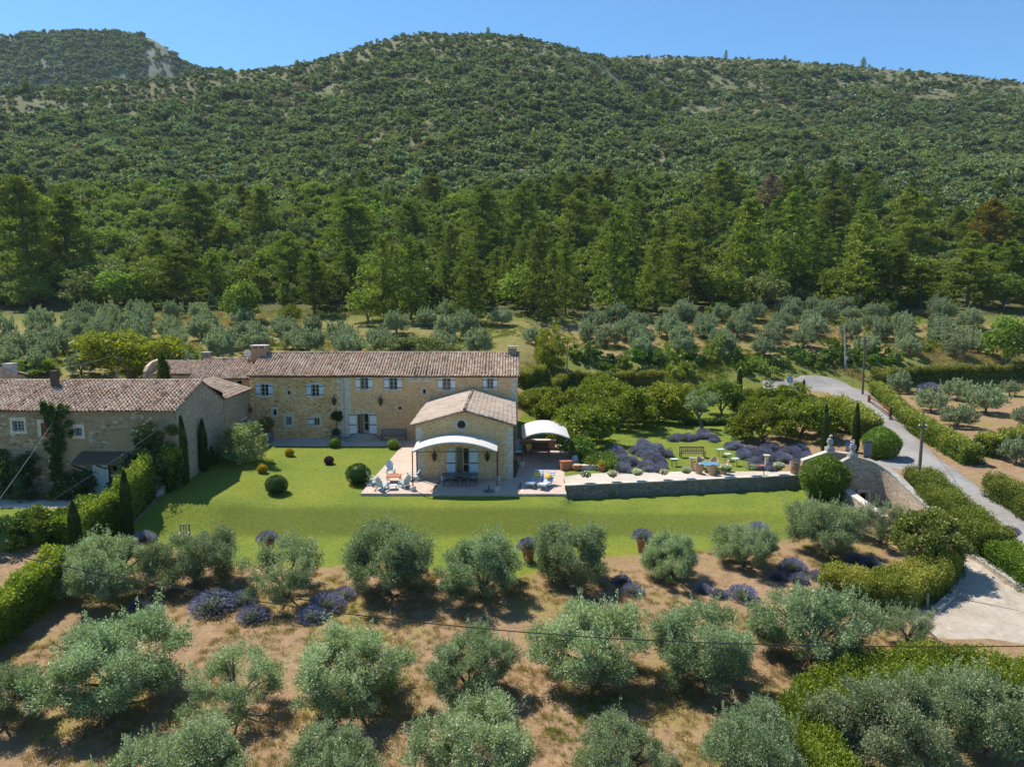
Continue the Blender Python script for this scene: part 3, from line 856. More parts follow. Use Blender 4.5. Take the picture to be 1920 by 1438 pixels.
def slab(name, poly, ztop, thick, mat, zf=None):
    """a paved platform; zf(y) gives a fall of the surface"""
    mb = MB(); n = len(poly)
    zt = [(zf(p[1]) if zf else ztop) for p in poly]
    mb.add([(p[0], p[1], z) for p, z in zip(poly, zt)] + [(p[0], p[1], z - thick) for p, z in zip(poly, zt)],
           [tuple(range(n))] + [((i + 1) % n, i, n + i, n + (i + 1) % n) for i in range(n)])
    return tag(mb.build(name, M[mat]), kind='structure')
ZT = lambda y: float(np.interp(y, [58.4, 62.4, 70, 76], [-1.12, -.84, -.4, .03]))
def on_terrace(px, py):
    a, t = ray(px, py); y = 60.0
    for _ in range(30): y = (ZT(y) - CAM_H) / t
    return Vector((a * y, y, ZT(y)))
e0, e1 = on_terrace(676, 925), on_terrace(1064, 926)
a1_ = on_terrace(752, 838)
# split where the fall changes so every piece is flat
def clip_y(poly, ya, yb):
    def cut(P, y0, keep):
        out = []
        for i in range(len(P)):
            p, q = P[i], P[(i + 1) % len(P)]
            ip, iq = keep(p[1]), keep(q[1])
            if ip: out.append(p)
            if ip != iq:
                f = (y0 - p[1]) / (q[1] - p[1]); out.append((p[0] + f * (q[0] - p[0]), y0))
        return out
    P = cut(poly, ya, lambda v: v >= ya - 1e-6)
    return cut(P, yb, lambda v: v <= yb + 1e-6)
tpoly = [(e0.x, e0.y), (4.55, e1.y), (4.55, 62.2), (6.5, 63.5), (6.5, 74), (.75, 74), (.75, 76), (-11.2, 76), (a1_.x, 73.2)]
for ya, yb in ((50, 62.4), (62.4, 70), (70, 76)):
    q = clip_y(tpoly, ya, yb)
    if len(q) > 2: slab('terrace', q, 0, .32, 'pavers', ZT)
slab('path', [(-26.2, 73.3), (-11.5, 73.25), (-11.25, 75.98), (-26.2, 75.98)], .03, .2, 'gravel_terrace', lambda y: float(np.interp(y, [73.3, 76], [-.13, .03])))
yw0, yw1 = y_wall(4.6), y_wall(25)
slab('path', [(4.6, yw0 + .42), (26.2, y_wall(26.2) + .42), (27, 65.6), (16, 64.4), (6.55, 63.6), (4.6, 62.5)], -.66, .3, 'gravel_terrace')
def band(a, b, w=.28, mat='band', dz=.006):
    d = Vector((b[0] - a[0], b[1] - a[1])); L = d.length; d.normalize(); n_ = Vector((-d.y, d.x)) * w / 2
    mb = MB(); k = 14; V = []
    for i in range(k + 1):
        q = Vector((a[0], a[1])) + d * L * i / k
        for s in (1, -1): V.append((q.x + n_.x * s, q.y + n_.y * s, ZT(q.y + n_.y * s) + dz))
    mb.add(V, [(2 * i, 2 * i + 1, 2 * i + 3, 2 * i + 2) for i in range(k)])
    return tag(mb.build('paving', M[mat]), kind='structure')
b0, b1 = on_terrace(808, 922), on_terrace(826, 902)
band(b0, b1, .2); band(b0 + Vector((.28, 0, 0)), b1 + Vector((.28, 0, 0)), .22, 'coping')
b0, b1 = on_terrace(972, 922), on_terrace(977, 905)
band(b0, b1, .2); band(b0 + Vector((.28, 0, 0)), b1 + Vector((.28, 0, 0)), .22, 'coping')

# ---------------------------------------------------------------- buildings
class Frame:
    """a wall plane: u along the wall, v up, n outward"""
    def __init__(s, o, u, n): s.o, s.u, s.n = Vector(o), Vector(u), Vector(n)
    def p(s, u, v, n=0.0): return s.o + s.u * u + Vector((0, 0, v)) + s.n * n
def fbox(mb, F, u0, u1, v0, v1, n0, n1):
    P = [F.p(u, v, n) for v in (v0, v1) for (u, n) in ((u0, n1), (u1, n1), (u1, n0), (u0, n0))]
    mb.add(P, [(0, 3, 2, 1), (4, 5, 6, 7), (0, 1, 5, 4), (1, 2, 6, 5), (2, 3, 7, 6), (3, 0, 4, 7)])
def wall_face(mb, F, L, H, holes=(), v0=-.6, depth=.32, top=None, top_holes=()):
    """wall front with real openings and reveals; top: outline above H as (u, v) points from right to left"""
    us = sorted({0, L} | {h[0] for h in holes} | {h[1] for h in holes})
    vs_ = sorted({v0, H} | {h[2] for h in holes} | {h[3] for h in holes})
    for i in range(len(us) - 1):
        for j in range(len(vs_) - 1):
            a, b, c, d = us[i], us[i + 1], vs_[j], vs_[j + 1]
            if any(h[0] - 1e-6 <= a and b <= h[1] + 1e-6 and h[2] - 1e-6 <= c and d <= h[3] + 1e-6 for h in holes): continue
            mb.add([F.p(a, c), F.p(b, c), F.p(b, d), F.p(a, d)], [(0, 1, 2, 3)])
    for a, b, c, d in [h[:4] for h in holes]:
        q = [(a, c), (b, c), (b, d), (a, d)]
        for k in range(4):
            (x, y), (x2, y2) = q[k], q[(k + 1) % 4]
            mb.add([F.p(x, y), F.p(x2, y2), F.p(x2, y2, -depth), F.p(x, y, -depth)], [(3, 2, 1, 0)])
        mb.add([F.p(*q[0], -depth - .5), F.p(*q[1], -depth - .5), F.p(*q[2], -depth - .5), F.p(*q[3], -depth - .5)], [(0, 1, 2, 3)])
    if top: mb.add([F.p(0, H), F.p(L, H)] + [F.p(u, v) for u, v in top], [tuple(range(2 + len(top)))])

def tiles(name, O, E, S, mat, parent=None, cw=.30, cl=.42, seed=0, tmean=.5, tvar=.24, wave=.03, verge=True):
    """canal tiles over a slope: O eave corner, E along the eave, S up the slope"""
    O, E, S = np.array(O, float), np.array(E, float), np.array(S, float)
    Le, Ls = np.linalg.norm(E), np.linalg.norm(S); e, s = E / Le, S / Ls
    nrm = np.cross(e, s); nrm *= np.sign(nrm[2])
    r = np.random.RandomState(3000 + seed)
    n, m = max(2, int(round(Le / cw))), max(2, int(round(Ls / cl)))
    cw, cl = Le / n, Ls / m
    I, J = np.meshgrid(np.arange(n), np.arange(m), indexing='ij'); I, J = I.ravel(), J.ravel(); K = len(I)
    pu = np.array([-.5, -.36, -.30, -.16, 0, .16, .30, .36, .5]) * cw
    pz = np.array([.0, -.012, .035, .092, .112, .092, .035, -.012, .0])
    tint = tmean + r.normal(size=K) * tvar
    col_off = r.normal(size=n)[I] * .02
    ju, jz = r.normal(size=K) * .008 + col_off, r.normal(size=K) * .006
    rot = r.normal(size=K) * .012
    sag = wave * (np.sin(I * cw * .55 + seed) + np.sin(I * cw * .21 + J * .3)) 
    V = np.zeros((K, 2, 9, 3))
    for end in (0, 1):
        w = .93 if end else 1.05
        lift = (.0 if end else .04)
        sv = (J + end * 1.06 - .03) * cl + r.normal(size=K) * .012
        u = (I + .5)[:, None] * cw + pu[None, :] * w + ju[:, None] + (rot * (1 if end else -1))[:, None]
        z = pz[None, :] + (lift + jz + sag)[:, None]
        V[:, end] = O + u[..., None] * e + np.broadcast_to(sv[:, None, None], (K, 9, 1)) * s + z[..., None] * nrm
    base = (np.arange(K) * 18)[:, None]
    k8 = np.arange(8)[None, :]
    Q = np.stack([base + k8, base + k8 + 1, base + 9 + k8 + 1, base + 9 + k8], -1).reshape(-1, 4)
    V = V.reshape(-1, 3); T = np.repeat(np.clip(tint, 0, 1), 18)
    # board and mortar under the tiles
    d = -nrm * .09
    B = []
    for dz in (-nrm * .02, d):
        for q in (O - e * .02 + s * .06, O + E + e * .02 + s * .06, O + E + S + e * .02, O + S - e * .02): B.append(q + dz)
    b = len(V)
    Qb = np.array([(0, 1, 2, 3), (7, 6, 5, 4), (0, 4, 5, 1), (1, 5, 6, 2), (2, 6, 7, 3), (3, 7, 4, 0)]) + b
    me = qmesh(name, np.concatenate([V, B]), np.concatenate([Q, Qb]), [mat, M['tile_gap']], np.concatenate([np.zeros(len(Q)), np.ones(6)]), np.concatenate([T, np.full(8, .3)]))
    return link(name, me, parent)
def ridge_tiles(name, a, b, mat, parent, seed=0, rad=.15):
    a, b = Vector(a), Vector(b); L = (b - a).length; n = int(L / .42); d = (b - a).normalized(); s = Vector((-d.y, d.x, 0)).normalized()
    r = random.Random(seed); mb = MB()
    for i in range(n):
        mb.ct = min(1, max(0, .5 + r.gauss(0, .22)))
        V = []
        for e in (0, 1.08):
            c = a + d * ((i + e) * L / n) + Vector((0, 0, r.gauss(0, .008)))
            for k in range(7):
                A = pi * k / 6; q = rad * (1.06 if e == 0 else .94)
                V.append(c + s * (cos(A) * q) + Vector((0, 0, sin(A) * q * .85 + (.02 if e == 0 else 0))))
        mb.add(V, [(k + 1, k, k + 7, k + 8) for k in range(6)])
    return mb.build(name, mat, parent)

def shutter_mesh(mb_panel, w, h, n0=.03, straps=True):
    pass
def make_shutter(F, u0, u1, v0, v1, parent, mat='shutter', straps=(.16, .84), arch=0):
    mb = MB()
    k = max(2, int((u1 - u0) / .14)); w = (u1 - u0) / k
    for i in range(k): fbox(mb, F, u0 + i * w + .006, u0 + (i + 1) * w - .006, v0, v1 - (arch * (abs(i + .5 - k / 2) / k) if arch else 0), .045, .085)
    o = mb.build('shutter', M[mat], parent)
    if straps:
        for f in straps:
            s = MB(); fbox(s, F, u0 - .03, u1, v0 + (v1 - v0) * f - .045, v0 + (v1 - v0) * f + .045, .086, .10)
            s.build('strap_hinge', M['iron'], o)
    return o
def make_window(F, u0, u1, v0, v1, parent, shutters='', sw=None, surround=.16, bars=(1, 2), depth=.2, fmat='frame_blue', smat='shutter', name='window', glass='glass', sill=True, swide=None):
    g = MB(); fbox(g, F, u0 + .03, u1 - .03, v0 + .03, v1 - .03, -depth - .03, -depth)
    w = g.build(name, M[glass], parent)
    f = MB(); t_ = .075
    for a, b, c, d in ((u0, u0 + t_, v0, v1), (u1 - t_, u1, v0, v1), (u0 + t_, u1 - t_, v0, v0 + t_), (u0 + t_, u1 - t_, v1 - t_, v1)): fbox(f, F, a, b, c, d, -depth - .02, -depth + .05)
    for i in range(bars[0]):
        u = u0 + (u1 - u0) * (i + 1) / (bars[0] + 1); fbox(f, F, u - .045, u + .045, v0 + t_, v1 - t_, -depth - .02, -depth + .04)
    for i in range(bars[1]):
        v = v0 + (v1 - v0) * (i + 1) / (bars[1] + 1); fbox(f, F, u0 + t_, u1 - t_, v - .022, v + .022, -depth - .01, -depth + .03)
    f.build('frame', M[fmat], w)
    if surround:
        s = MB(); q = surround
        fbox(s, F, u0 - q, u0, v0, v1, -.05, .018); fbox(s, F, u1, u1 + q, v0, v1, -.05, .018)
        fbox(s, F, u0 - q, u1 + q, v1, v1 + q * 1.5, -.05, .02)
        if sill: fbox(s, F, u0 - q * 1.2, u1 + q * 1.2, v0 - q * 1.15, v0, -.05, .06)
        else: fbox(s, F, u0 - q, u1 + q, v0 - q, v0, -.05, .02)
        s.build('surround', M['ashlar'], w)
    sw = sw or (u1 - u0) * .55
    if 'l' in shutters: make_shutter(F, u0 - sw - .02, u0 - .02, v0 - .03, v1 + .03, w, smat)
    if 'r' in shutters: make_shutter(F, u1 + .02, u1 + sw + .02, v0 - .03, v1 + .03, w, smat)
    return w
def lantern(name, F, u, v, label, scale=1.0, mat='brass', hang=.25, group=None):
    """wall lantern on a scrolled bracket"""
    o = thing(name, label, 'lantern', F.p(u, v, 0), 0, group)
    q = o.location
    def P(a, b, n): return F.p(u + a, v + b, n) - q
    k = scale
    br = MB(); br.tube([P(0, .45 * k, .02), P(0, .55 * k, .15 * k), P(0, .48 * k, .30 * k), P(0, .38 * k, .30 * k)], .022, 5); br.tube([P(0, .2 * k, .02), P(0, .32 * k, .2 * k), P(0, .48 * k, .25 * k)], .018, 5)
    br.build('bracket', M['iron'], o)
    G = Frame(P(0, 0, .30 * k), F.u, F.n)
    b = MB(); n_ = 6
    ring = lambda r, z: [G.p(cos(2 * pi * i / n_) * r * k, z * k, sin(2 * pi * i / n_) * r * k) for i in range(n_)]
    R1, R2, R3 = ring(.12, -.28), ring(.19, .10), ring(.03, .34)
    b.add(R1 + R2, [(i, (i + 1) % n_, n_ + (i + 1) % n_, n_ + i) for i in range(n_)] + [tuple(range(n_))])
    b.build('lamp_glass', M['glass'], o)
    c = MB()
    c.add(ring(.22, .10) + R3, [(i, (i + 1) % n_, n_ + (i + 1) % n_, n_ + i) for i in range(n_)] + [tuple(range(n_)), tuple(range(n_, 2 * n_))])
    for i in range(n_): c.bar(R1[i], R2[i], .025, .025)
    c.add(ring(.13, -.28) + ring(.05, -.38), [(i, (i + 1) % n_, n_ + (i + 1) % n_, n_ + i) for i in range(n_)])
    c.build('lamp_cap', M[mat], o)
    return o
def chimney(parent, x0, x1, y0, y1, z0, z1, mat, cap='coping', holes=True):
    mb = MB(); mb.box(x0, x1, y0, y1, z0, z1)
    c = mb.build('chimney', M[mat], parent)
    k = MB(); k.box(x0 - .1, x1 + .1, y0 - .1, y1 + .1, z1 + .22, z1 + .32)
    for q in (x0 + .08, (x0 + x1) / 2, x1 - .08): k.box(q - .07, q + .07, y0 + .04, y0 + .2, z1, z1 + .22); k.box(q - .07, q + .07, y1 - .2, y1 - .04, z1, z1 + .22)
    k.build('chimney_cap', M[cap], c)
    return c

# ---- main house
YM = 76.0
XL, XR = -27.9, .58
house = thing('stone_farmhouse', 'long two storey ochre stone house with pale blue shutters under a canal tile roof', 'house', (0, 0, 0))
FM = Frame((XL, YM, 0), (1, 0, 0), (0, -1, 0))
def uv(px, py, F=FM, y=YM):
    q = on_y(px, py, y); return q.x - F.o.x, q.z
ZE, ZR, YR, YB = 7.0, 8.86, 80.6, 85.2
def rect(x0, y0, x1, y1):
    a, b = uv(x0, y1); c, d = uv(x1, y0); return (a, c, b, d)
wins = [rect(489, 720, 503, 742), rect(584, 721, 598, 743), rect(676, 708, 690.5, 729.5), rect(730, 708, 745, 730), rect(830, 709, 845, 731), rect(913, 709, 925, 729)]
door = rect(671.5, 775, 691.5, 816)
small = [rect(539.5, 732.5, 544.5, 740), rect(512, 767, 518.5, 779), rect(536, 781, 547, 797), rect(589, 783, 599, 797.5), rect(793, 729.5, 798.5, 738), rect(747, 762, 753, 768), rect(598.5, 760.5, 601.5, 763)]
xs_split = uv(646, 760)[0]
L_ = XR - XL
wl, wr = MB(), MB()
FR = Frame((XL + xs_split, YM - .06, 0), (1, 0, 0), (0, -1, 0))
holesL = [h for h in wins + small if h[1] < xs_split]
wall_face(wl, FM, xs_split, ZE, holesL)
holesR = [(h[0] - xs_split, h[1] - xs_split, h[2], h[3]) for h in wins + small + [door] if h[0] > xs_split]
wall_face(wr, FR, L_ - xs_split, ZE, holesR)
# gable ends and back
for x, s in ((XL, -1), (XR, 1)):
    G = Frame((x, YB, 0) if s < 0 else (x, YM - (.06 if s > 0 else 0), 0), (0, -1, 0) if s < 0 else (0, 1, 0), (s, 0, 0))
    Lg = YB - YM + (.06 if s > 0 else 0)
    wall_face(wl if s < 0 else wr, G, Lg, ZE, (), top=[(Lg * .5, ZR - .1)])
wl.add([(XR, YB, -.6), (XL, YB, -.6), (XL, YB, ZE), (XR, YB, ZE)], [(0, 1, 2, 3)])
wl.build('wall', M['stone_house'], house)
wr.build('wall', M['stone_house_b'], house)
dk = MB(); dk.box(XL + .4, XR - .4, YM + .9, YB - .4, -.4, ZE - .3); dk.build('interior', M['dark'], house)
# roof
sl = (ZR - ZE) / (YR - YM)
rf = tiles('roof', (XL - .15, YM - .5, ZE - .5 * sl + .02), (XR - XL + .4, 0, 0), (0, YR - YM + .5, (YR - YM + .5) * sl), M['tile'], house, seed=1)
tiles('roof', (XL - .15, YB + .4, ZE - .4 * sl + .02), (XR - XL + .4, 0, 0), (0, -(YB - YR + .4), (YB - YR + .4) * sl), M['tile'], house, seed=2, cl=.8)
ridge_tiles('ridge', (XL - .15, YR, ZR + .04), (XR + .25, YR, ZR + .04), M['tile'], rf, 3)
ge = MB()
for k in range(int((XR - XL) / .22)):
    ge.box(XL + k * .22, XL + k * .22 + .15, YM - .30, YM - .062, ZE - .23, ZE - .13); 
    ge.box(XL + k * .22 + .08, XL + k * .22 + .23, YM - .18, YM - .062, ZE - .36, ZE - .26)
ge.build('genoise_cornice', M['tile_gap'], rf)
# quoins, pilaster
qs = MB()
u0 = xs_split
v = 0.0; i = 0
while v < ZE - .4:
    h = .30 + .12 * ((i * 7) % 3) / 2; w = .36 + .42 * (i % 2)
    fbox(qs, FM, u0 - w, u0, v, v + h - .02, -.02, .075); v += h; i += 1
fbox(qs, FR, .0, .72, -.1, ZE - .38, -.02, .02)
qs.build('pilaster', M['ashlar'], house); qs = MB()
v = 0.0; i = 0
while v < ZE - .4:
    h = .34 + .1 * ((i * 5) % 3) / 2; w = .42 + .3 * (i % 2)
    fbox(qs, FR, L_ - xs_split - w, L_ - xs_split + .012, v, v + h - .02, -.02, .02); v += h; i += 1
qs.build('quoins', M['ashlar'], house)
dp = MB(); dp.tube([FM.p(u0 + .02, ZE - .35, .13), FM.p(u0 + .02, .05, .13)], .05, 6); dp.build('downpipe', M['concrete'], house)
def W(F, h, off=0.0, **k): return make_window(F, h[0] - off, h[1] - off, h[2], h[3], house, **k)
for h in wins[:2]: W(FM, h, shutters='lr')
for h in wins[2:]: W(FR, h, xs_split, shutters='lr', smat='shutter_white')
make_window(FM, *small[0], house, surround=.1, bars=(0, 0), glass='dark', sill=False, fmat='wood_dark')
make_window(FM, *small[1], house, surround=.17, bars=(0, 0), glass='gate_blue' if False else 'glass', fmat='frame_grey')
make_window(FM, *small[2], house, surround=.24, bars=(0, 0), glass='planter_grey', sill=False, fmat='frame_grey', depth=.12)
make_window(FM, *small[3], house, surround=.2, bars=(1, 0), sill=False, shutters='l', sw=.62)
for h in (small[4], small[5]): W(FR, h, xs_split, surround=.11, bars=(0, 0), glass='dark', sill=False, fmat='wood_dark')
# door with its shutters and stone head
hd = (door[0] - xs_split, door[1] - xs_split, door[2], door[3])
dl = MB(); fbox(dl, FR, hd[0] + .1, hd[0] + .12, hd[2], hd[3] - .08, -.3, -.02)
fbox(dl, FR, (hd[0] + hd[1]) / 2 + .05, hd[1] - .05, hd[2] + .5, hd[3] - .1, -.30, -.27)
dr = dl.build('door', M['glass'], house)
df = MB()
uc = (hd[0] + hd[1]) / 2
for a, b, c, d in ((uc, uc + .09, hd[2], hd[3]), (hd[1] - .09, hd[1], hd[2], hd[3]), (uc + .09, hd[1] - .09, hd[2], hd[2] + .5), (uc + .09, hd[1] - .09, hd[3] - .1, hd[3]), (hd[0], hd[0] + .09, hd[2], hd[3]), (uc + .09, hd[1] - .09, hd[2] + 1.3, hd[2] + 1.36)):
    fbox(df, FR, a, b, c, d, -.31, -.22)
df.build('door_frame', M['frame_blue'], dr)
ds = MB()
for i in range(9):
    a0, a1 = hd[0] - .24 + i * (hd[1] - hd[0] + .48) / 9, hd[0] - .24 + (i + 1) * (hd[1] - hd[0] + .48) / 9
    q = abs(i - 4) / 4.0
    fbox(ds, FR, a0 + .01, a1 - .01, hd[3] - .16 * q * q, hd[3] + .3 - .14 * q * q, -.1, .022)
fbox(ds, FR, hd[0] - .2, hd[0], hd[2], hd[3] - .15, -.05, .02); fbox(ds, FR, hd[1], hd[1] + .2, hd[2], hd[3] - .15, -.05, .02)
ds.build('surround', M['ashlar'], dr)
make_shutter(FR, hd[0] - .85, hd[0] - .12, hd[2] - .05, hd[3] + .02, dr, 'shutter_white', (.08, .5, .92), arch=.3)
make_shutter(FR, hd[1] + .12, hd[1] + .85, hd[2] - .05, hd[3] + .02, dr, 'shutter_white', (.08, .5, .92), arch=.3)
# half-round steps
st = MB(); stc = FR.p((hd[0] + hd[1]) / 2, 0, 0)
for i, (r_, z) in enumerate(((2.1, .17), (1.75, .34), (1.4, .5), (1.05, .64))):
    poly = [(stc.x + r_ * 1.02 * cos(a), stc.y - r_ * .82 * sin(a)) for a in np.linspace(0, pi, 20)]
    st.prism(poly, (-.2 if i == 0 else (.17, .34, .5)[i - 1] - .01), z)
st.build('steps', M['lime'], house)
# frieze with four roundels
f0, f1, f2, f3 = rect(760, 703.5, 813, 716)
fr = MB(); fbox(fr, FR, f0 - xs_split, f1 - xs_split, f2, f3, -.02, .022)
fz = fr.build('frieze_panel', M['ashlar'], house)
for k in range(4):
    ro = MB()
    uc_ = f0 - xs_split + (f1 - f0) * (.13 + .245 * k); vc = (f2 + f3) / 2; r_ = .20
    G = lambda a, r, n: FR.p(uc_ + cos(a) * r, vc + sin(a) * r, n)
    nn = 20
    P = [G(2 * pi * i / nn, r_, .04) for i in range(nn)] + [G(2 * pi * i / nn, r_ - .05, .04) for i in range(nn)] + [G(2 * pi * i / nn, r_, .02) for i in range(nn)] + [G(2 * pi * i / nn, r_ - .05, .02) for i in range(nn)]
    ro.add(P, [(i, (i + 1) % nn, nn + (i + 1) % nn, nn + i) for i in range(nn)] + [(2 * nn + i, 2 * nn + (i + 1) % nn, (i + 1) % nn, i) for i in range(nn)] + [(nn + i, nn + (i + 1) % nn, 3 * nn + (i + 1) % nn, 3 * nn + i) for i in range(nn)])
    for q in range((0, 8, 6, 4)[k]):
        A = 2 * pi * q / (0, 8, 6, 4)[k] + .4
        ro.bar(G(A, .02, .033), G(A, r_ - .04, .033), .03, .022, FR.n)
    ro.build('roundel', M['lime'], fz)
a, b = on_y(475, 672, 80.2), on_y(502, 672, 80.2)
zt = on_y(488, 648, 80.2).z
chimney(rf, a.x, b.x, 79.6, 80.7, 8.0, zt - .25, 'brick', 'coping')
a, b = on_y(952.5, 680, 80.4), on_y(968.5, 680, 80.4)
chimney(rf, a.x, b.x, 80.0, 80.9, 8.0, on_y(960, 651, 80.4).z - .2, 'stone_farm', 'lime')

# dish by the chimney
q = on_y(466, 662, 81.0)
dsh = thing('satellite_dish', 'round white satellite dish beside the brick chimney of the long house', 'satellite dish', q)
mb = MB(); nn = 18; P = []
for r_, n_ in ((0, .10), (.25, .07), (.42, .0)):
    for i in range(nn):
        A = 2 * pi * i / nn; P.append((cos(A) * r_, -.35 + n_ - sin(A) * r_ * .25, sin(A) * r_))
mb.add(P, [(j * nn + i, j * nn + (i + 1) % nn, (j + 1) * nn + (i + 1) % nn, (j + 1) * nn + i) for j in range(2) for i in range(nn)])
mb.build('dish', M['white_metal'], dsh, smooth=True)
mb = MB(); mb.tube([(0, -.3, -.3), (0, -.75, .02)], .02, 5); mb.box(-.05, .05, -.82, -.7, -.04, .08); mb.build('feed_arm', M['concrete'], dsh)
mb = MB(); mb.tube([(0, -.1, -.9), (0, -.1, 0), (0, -.3, .02)], .035, 6); mb.build('mast', M['concrete'], dsh)

# wall lanterns of the facade
for (px_, py_, Fq, lab) in ((628, 751, FM, 'black iron wall lantern on rubble left of the pale pilaster'), (715, 751, FR, 'black iron wall lantern on the facade right of the house door')):
    u, v = uv(px_, py_); u -= (Fq.o.x - FM.o.x)
    lantern('wall_lantern', Fq, u, v, lab, 1.25)

# ---- low wing to the left of the house
wing = thing('house_wing', 'lower stone wing with tiled roof joining the left end of the long house', 'house wing', (0, 0, 0))
XW0, XW1 = on_y(357, 700, 77).x, XL - .02
ew, rw = on_y(420, 708, 76.6).z, on_y(430, 673, 81).z
wb = MB(); FW = Frame((XW0, 77, 0), (1, 0, 0), (0, -1, 0))
hw = (on_y(444, 724, 77).x - XW0, on_y(454, 724, 77).x - XW0, on_y(444, 722, 77).z, on_y(444, 713, 77).z)
wall_face(wb, FW, XW1 - XW0, ew, [hw]); wb.add([(XW0, 85, -.5), (XW0, 77, -.5), (XW0, 77, ew), (XW0, 81, rw - .1), (XW0, 85, ew)], [(0, 1, 2, 3, 4)])
wb.add([(XW1, 85, -.5), (XW0, 85, -.5), (XW0, 85, ew), (XW1, 85, ew)], [(0, 1, 2, 3)])
wb.build('wall', M['stone_house'], wing)
make_window(FW, *hw, wing, surround=0, bars=(0, 0), glass='dark')
sl2 = (rw - ew) / 4.0
rf2 = tiles('roof', (XW0 - .15, 76.6, ew - .4 * sl2), (XW1 - XW0 + .1, 0, 0), (0, 4.4, 4.4 * sl2), M['tile'], wing, seed=4)
tiles('roof', (XW0 - .15, 85.4, ew - .4 * sl2), (XW1 - XW0 + .1, 0, 0), (0, -4.4, 4.4 * sl2), M['tile'], wing, seed=5, cl=.8)
ridge_tiles('ridge', (XW0 - .15, 81, rw + .03), (XW1, 81, rw + .03), M['tile'], rf2, 6)
a, b = on_y(379, 668, 81.5), on_y(393, 668, 81.5)
chimney(rf2, a.x, b.x, 81.2, 82, rw - .6, on_y(386, 662, 81.5).z - .2, 'brick', 'lime')
wing2 = thing('outbuilding', 'small far outbuilding with low tiled roof behind the leaning dark conifer', 'outbuilding', (0, 0, 0))
XV0, XV1 = on_y(268, 695, 79).x, XW0 - .1
ev, rv = on_y(300, 700, 79).z, on_y(320, 678, 82.6).z
wb = MB(); FV = Frame((XV0, 79, 0), (1, 0, 0), (0, -1, 0)); wall_face(wb, FV, XV1 - XV0, ev)
wb.add([(XV0, 86.2, -.5), (XV0, 79, -.5), (XV0, 79, ev), (XV0, 82.6, rv - .1), (XV0, 86.2, ev)], [(0, 1, 2, 3, 4)])
wb.build('wall', M['render'], wing2)
s3 = (rv - ev) / 3.6
rf3 = tiles('roof', (XV0 + 1.2, 78.65, ev - .35 * s3), (XV1 - XV0 - 1.2, 0, 0), (0, 3.95, 3.95 * s3), M['tile'], wing2, seed=7)
tiles('roof', (XV0 + .2, 86.5, ev - .35 * s3), (XV1 - XV0 - .2, 0, 0), (0, -3.9, 3.9 * s3), M['tile'], wing2, seed=8, cl=.8)
ridge_tiles('ridge', (XV0 + .2, 82.6, rv + .03), (XV1, 82.6, rv + .03), M['tile'], rf3, 9)
par = MB()   # curved parapet over the left gable
P = [(XV0 + .2, 78.7 + .0, ev)] ; pr = [(78.8, ev + .25), (79.4, ev + .75), (80.4, ev + 1.15), (81.6, rv + .3), (82.8, rv + .42)]
par.add([(XV0 + .1, y, z) for y, z in pr] + [(XV0 + .1, 82.8, ev - .4), (XV0 + .1, 78.8, ev - .4)] + [(XV0 + .45, y, z) for y, z in pr] + [(XV0 + .45, 82.8, ev - .4), (XV0 + .45, 78.8, ev - .4)],
        [tuple(range(7)), tuple(range(7, 14))[::-1]] + [(i, (i + 1) % 7, 7 + (i + 1) % 7, 7 + i) for i in range(7)])
par.build('parapet', M['render'], wing2)

# ---- annex with the gable front
YA = 62.5
annex = thing('gabled_annex', 'single storey stone annex with round gable window and arched glazed door', 'annex', (0, 0, 0))
XA0, XA1 = on_y(781, 890, YA).x, on_y(962, 890, YA).x
zE = on_y(772, 796, 62.0).z + .05
pk = on_y(865, 770, 62.0); zP, XP = pk.z + .02, (XA0 + XA1) / 2 + .05
FA = Frame((XA0, YA, 0), (1, 0, 0), (0, -1, 0))
LA = XA1 - XA0
da = (on_y(854.5, 870, YA).x - XA0, on_y(880, 870, YA).x - XA0, -.86, on_y(865, 838, YA).z)
mb = MB()
zw = zE + (zP - zE) * (XA0 - (on_y(772, 796, 62).x)) / (XP - on_y(772, 796, 62).x) - .12
oc = on_y(865, 796, YA); R0 = .37
def annex_front(mb):
    wall_face(mb, FA, LA, da[3] + .25, [da], v0=-1.5)
    # upper part with the round opening: ring of quads between the circle and the gable outline
    u_c, v_c = oc.x - XA0, oc.z
    v_b = da[3] + .25
    outline = [(LA, v_b), (LA, zw), (XP - XA0, zP - .16), (0, zw), (0, v_b)]
    segs = []
    for i in range(5):
        p, q = outline[i], outline[(i + 1) % 5]
        for k in range(8): segs.append((p[0] + (q[0] - p[0]) * k / 8, p[1] + (q[1] - p[1]) * k / 8))
    n = len(segs)
    ring = []
    for (a, b) in segs:
        d = Vector((a - u_c, b - v_c)).normalized(); ring.append((u_c + d.x * R0, v_c + d.y * R0))
    V = [FA.p(*p) for p in segs] + [FA.p(*p) for p in ring] + [FA.p(p[0], p[1], -.35) for p in ring]
    mb.add(V, [(i, (i + 1) % n, n + (i + 1) % n, n + i) for i in range(n)] + [(n + i, n + (i + 1) % n, 2 * n + (i + 1) % n, 2 * n + i) for i in range(n)])
annex_front(mb)
for x, s in ((XA0, -1), (XA1, 1)):
    G = Frame((x, YM, 0), (0, -1, 0), (-1, 0, 0)) if s < 0 else Frame((x, YA, 0), (0, 1, 0), (1, 0, 0))
    wall_face(mb, G, YM - YA, zw, v0=-1.5)
mb.build('wall', M['stone_house_b'], annex)
dk = MB(); dk.box(XA0 + .5, XA1 - .5, YA + .95, YM - .3, -1.2, zw - .2); dk.build('interior', M['dark'], annex)
xe0, xe1 = on_y(770, 797, 62.0).x, on_y(967, 797, 62.0).x
zE0 = zE - .1
